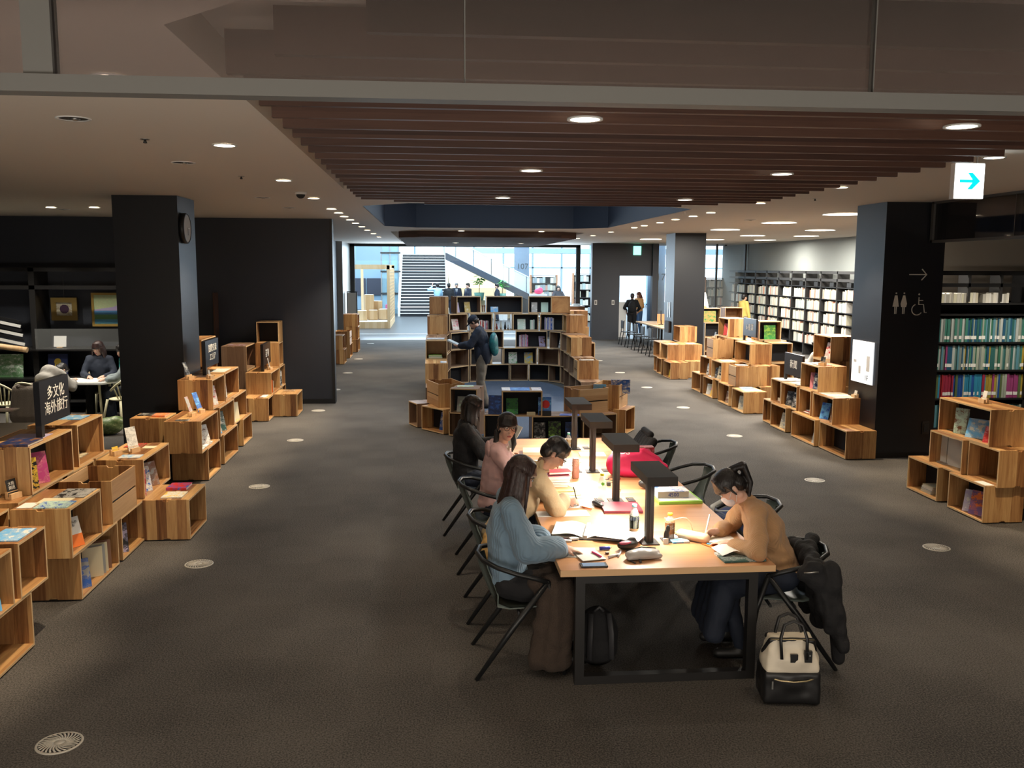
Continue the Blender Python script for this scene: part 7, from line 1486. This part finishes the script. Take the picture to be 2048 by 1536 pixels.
b.cap((-.05, -.22, .72), (-.12, -.28, .50), .05, .045, 10); obj('jacket_body', remeshed(b, .013, M['black_cloth'], 3), None, t); obj('collar', remeshed(MB().cap((.08, -.15, .86), (.08, .15, .86), .04, .04, 8), .013, M['black_cloth'], 2), None, t)
# cream and black backpack on the floor
t = thing('doctor_backpack', 'cream and black frame backpack standing on the carpet at the table corner', 'bag', (2.19, 5.16, 0), -.12)
def boxy(b, pts):  # rounded column of ellipses
    for z, rx, ry, cy in pts: b.ell((0, cy, z), (rx, ry, .06))
cream = mat('bag_cream', (.82, .74, .60), .5); bl = mat('bag_black', (.012, .012, .013), .38)
b = MB(); b.box(-.175, .175, -.115, .105, .005, .215); b.ell((0, 0, .13), (.188, .125, .10)); obj('lower_body', remeshed(b, .013, bl, 12, 'bag', .015), None, t)
b = MB(); b.add([(-.17, -.11, .20), (.17, -.11, .20), (.17, .10, .20), (-.17, .10, .20), (-.135, -.065, .41), (.135, -.065, .41), (.135, .055, .41), (-.135, .055, .41)], [(0, 3, 2, 1), (4, 5, 6, 7), (0, 1, 5, 4), (1, 2, 6, 5), (2, 3, 7, 6), (3, 0, 4, 7)]); b.ell((0, -.01, .27), (.182, .118, .09)); obj('upper_body', remeshed(b, .013, cream, 9, 'bag', .022), None, t)
b = MB(); b.cap((-.125, -.05, .39), (.125, -.05, .39), .020, .020); b.cap((-.125, .04, .385), (.125, .04, .385), .020, .020); b.cap((-.125, -.05, .39), (-.16, 0, .30), .02, .015); b.cap((.125, -.05, .39), (.16, 0, .30), .02, .015); obj('mouth_band', remeshed(b, .008, bl, 3), None, t)
for y_ in (-.075, .05):
    obj('handle', MB().tube([(-.075, y_-.045 if y_ < 0 else y_, .30 if y_ < 0 else .36), (-.08, y_-.02, .42), (-.055, y_, .50), (0, y_, .525), (.055, y_, .50), (.08, y_-.02, .42), (.075, y_-.045 if y_ < 0 else y_, .30 if y_ < 0 else .36)], .011, 8, flat=.7), bl, t)
obj('zip', MB().tube([(-.15, -.098, .175), (-.08, -.124, .165), (0, -.13, .160), (.08, -.124, .165), (.15, -.098, .175)], .005, 6), cm((.6, .5, .3), .3, .8), t); obj('zip_pull', MB().box(-.13, -.12, -.125, -.12, .11, .16), M['steel'], t)
obj('mouth_zip', MB().tube([(-.13, -.072, .405), (0, -.074, .408), (.13, -.072, .405)], .003, 6), cm((.6, .5, .3), .3, .8), t); obj('leather_patch', MB().box(-.022, .022, -.122, -.105, .28, .33), bl, t); obj('handle_tab', MB().box(.062, .108, -.118, -.095, .28, .35), bl, t); obj('rivet', MB().box(.075, .085, -.121, -.118, .30, .31), M['steel'], t); obj('rivet', MB().box(.088, .098, -.121, -.118, .32, .33), M['steel'], t)
t = thing('shoulder_bag', 'navy sports bag with grey strap on the chair beside the masked reader', 'bag', (2.42, 6.98, .462)); b = MB(); b.cap((-.12, -.10, .11), (-.12, .18, .11), .11, .11, 14); b.cap((.05, -.12, .10), (.05, .18, .10), .11, .11, 14); obj('bag_body', remeshed(b, .013, mat('bag_navy', (.02, .035, .12), .7), 3), None, t); obj('strap', MB().tube([(-.2, -.1, .16), (-.15, 0, .27), (0, .12, .30), (.12, .22, .22)], .022, 8, flat=.35), cm((.35, .36, .36)), t); obj('side_band', MB().tube([(-.24, .02, .08), (-.14, .02, .225), (.04, .02, .22), (.16, .02, .08)], .014, 8, flat=.4), cm((.4, .42, .45)), t)
t = thing('paper_bag', 'tan crumpled bag on the seat behind the beige coat', 'bag', (.42, 6.60, .462)); b = MB(); b.ell((0, 0, .08), (.06, .10, .08)); b.ell((.01, .04, .15), (.05, .05, .05)); b.ell((0, -.05, .14), (.045, .05, .05)); obj('bag_body', remeshed(b, .009, mat('tan', (.60, .36, .12), .7, bump=(40, .8)), 3), None, t)
t = thing('school_backpack', 'black backpack with grey straps standing under the table', 'bag', (1.10, 5.75, 0)); b = MB(); b.ell((0, 0, .20), (.15, .10, .20)); b.ell((0, -.04, .13), (.14, .09, .13)); obj('bag_body', remeshed(b, .014, M['black_cloth'], 4), None, t)
for s_ in (-1, 1): obj('strap', MB().tube([(s_*.06, -.09, .38), (s_*.07, -.135, .26), (s_*.075, -.13, .08)], .022, 8, flat=.3), cm((.05, .05, .055)), t)
obj('handle', MB().tube([(-.03, -.06, .385), (0, -.08, .42), (.03, -.06, .385)], .010, 8), cm((.06, .06, .065)), t)
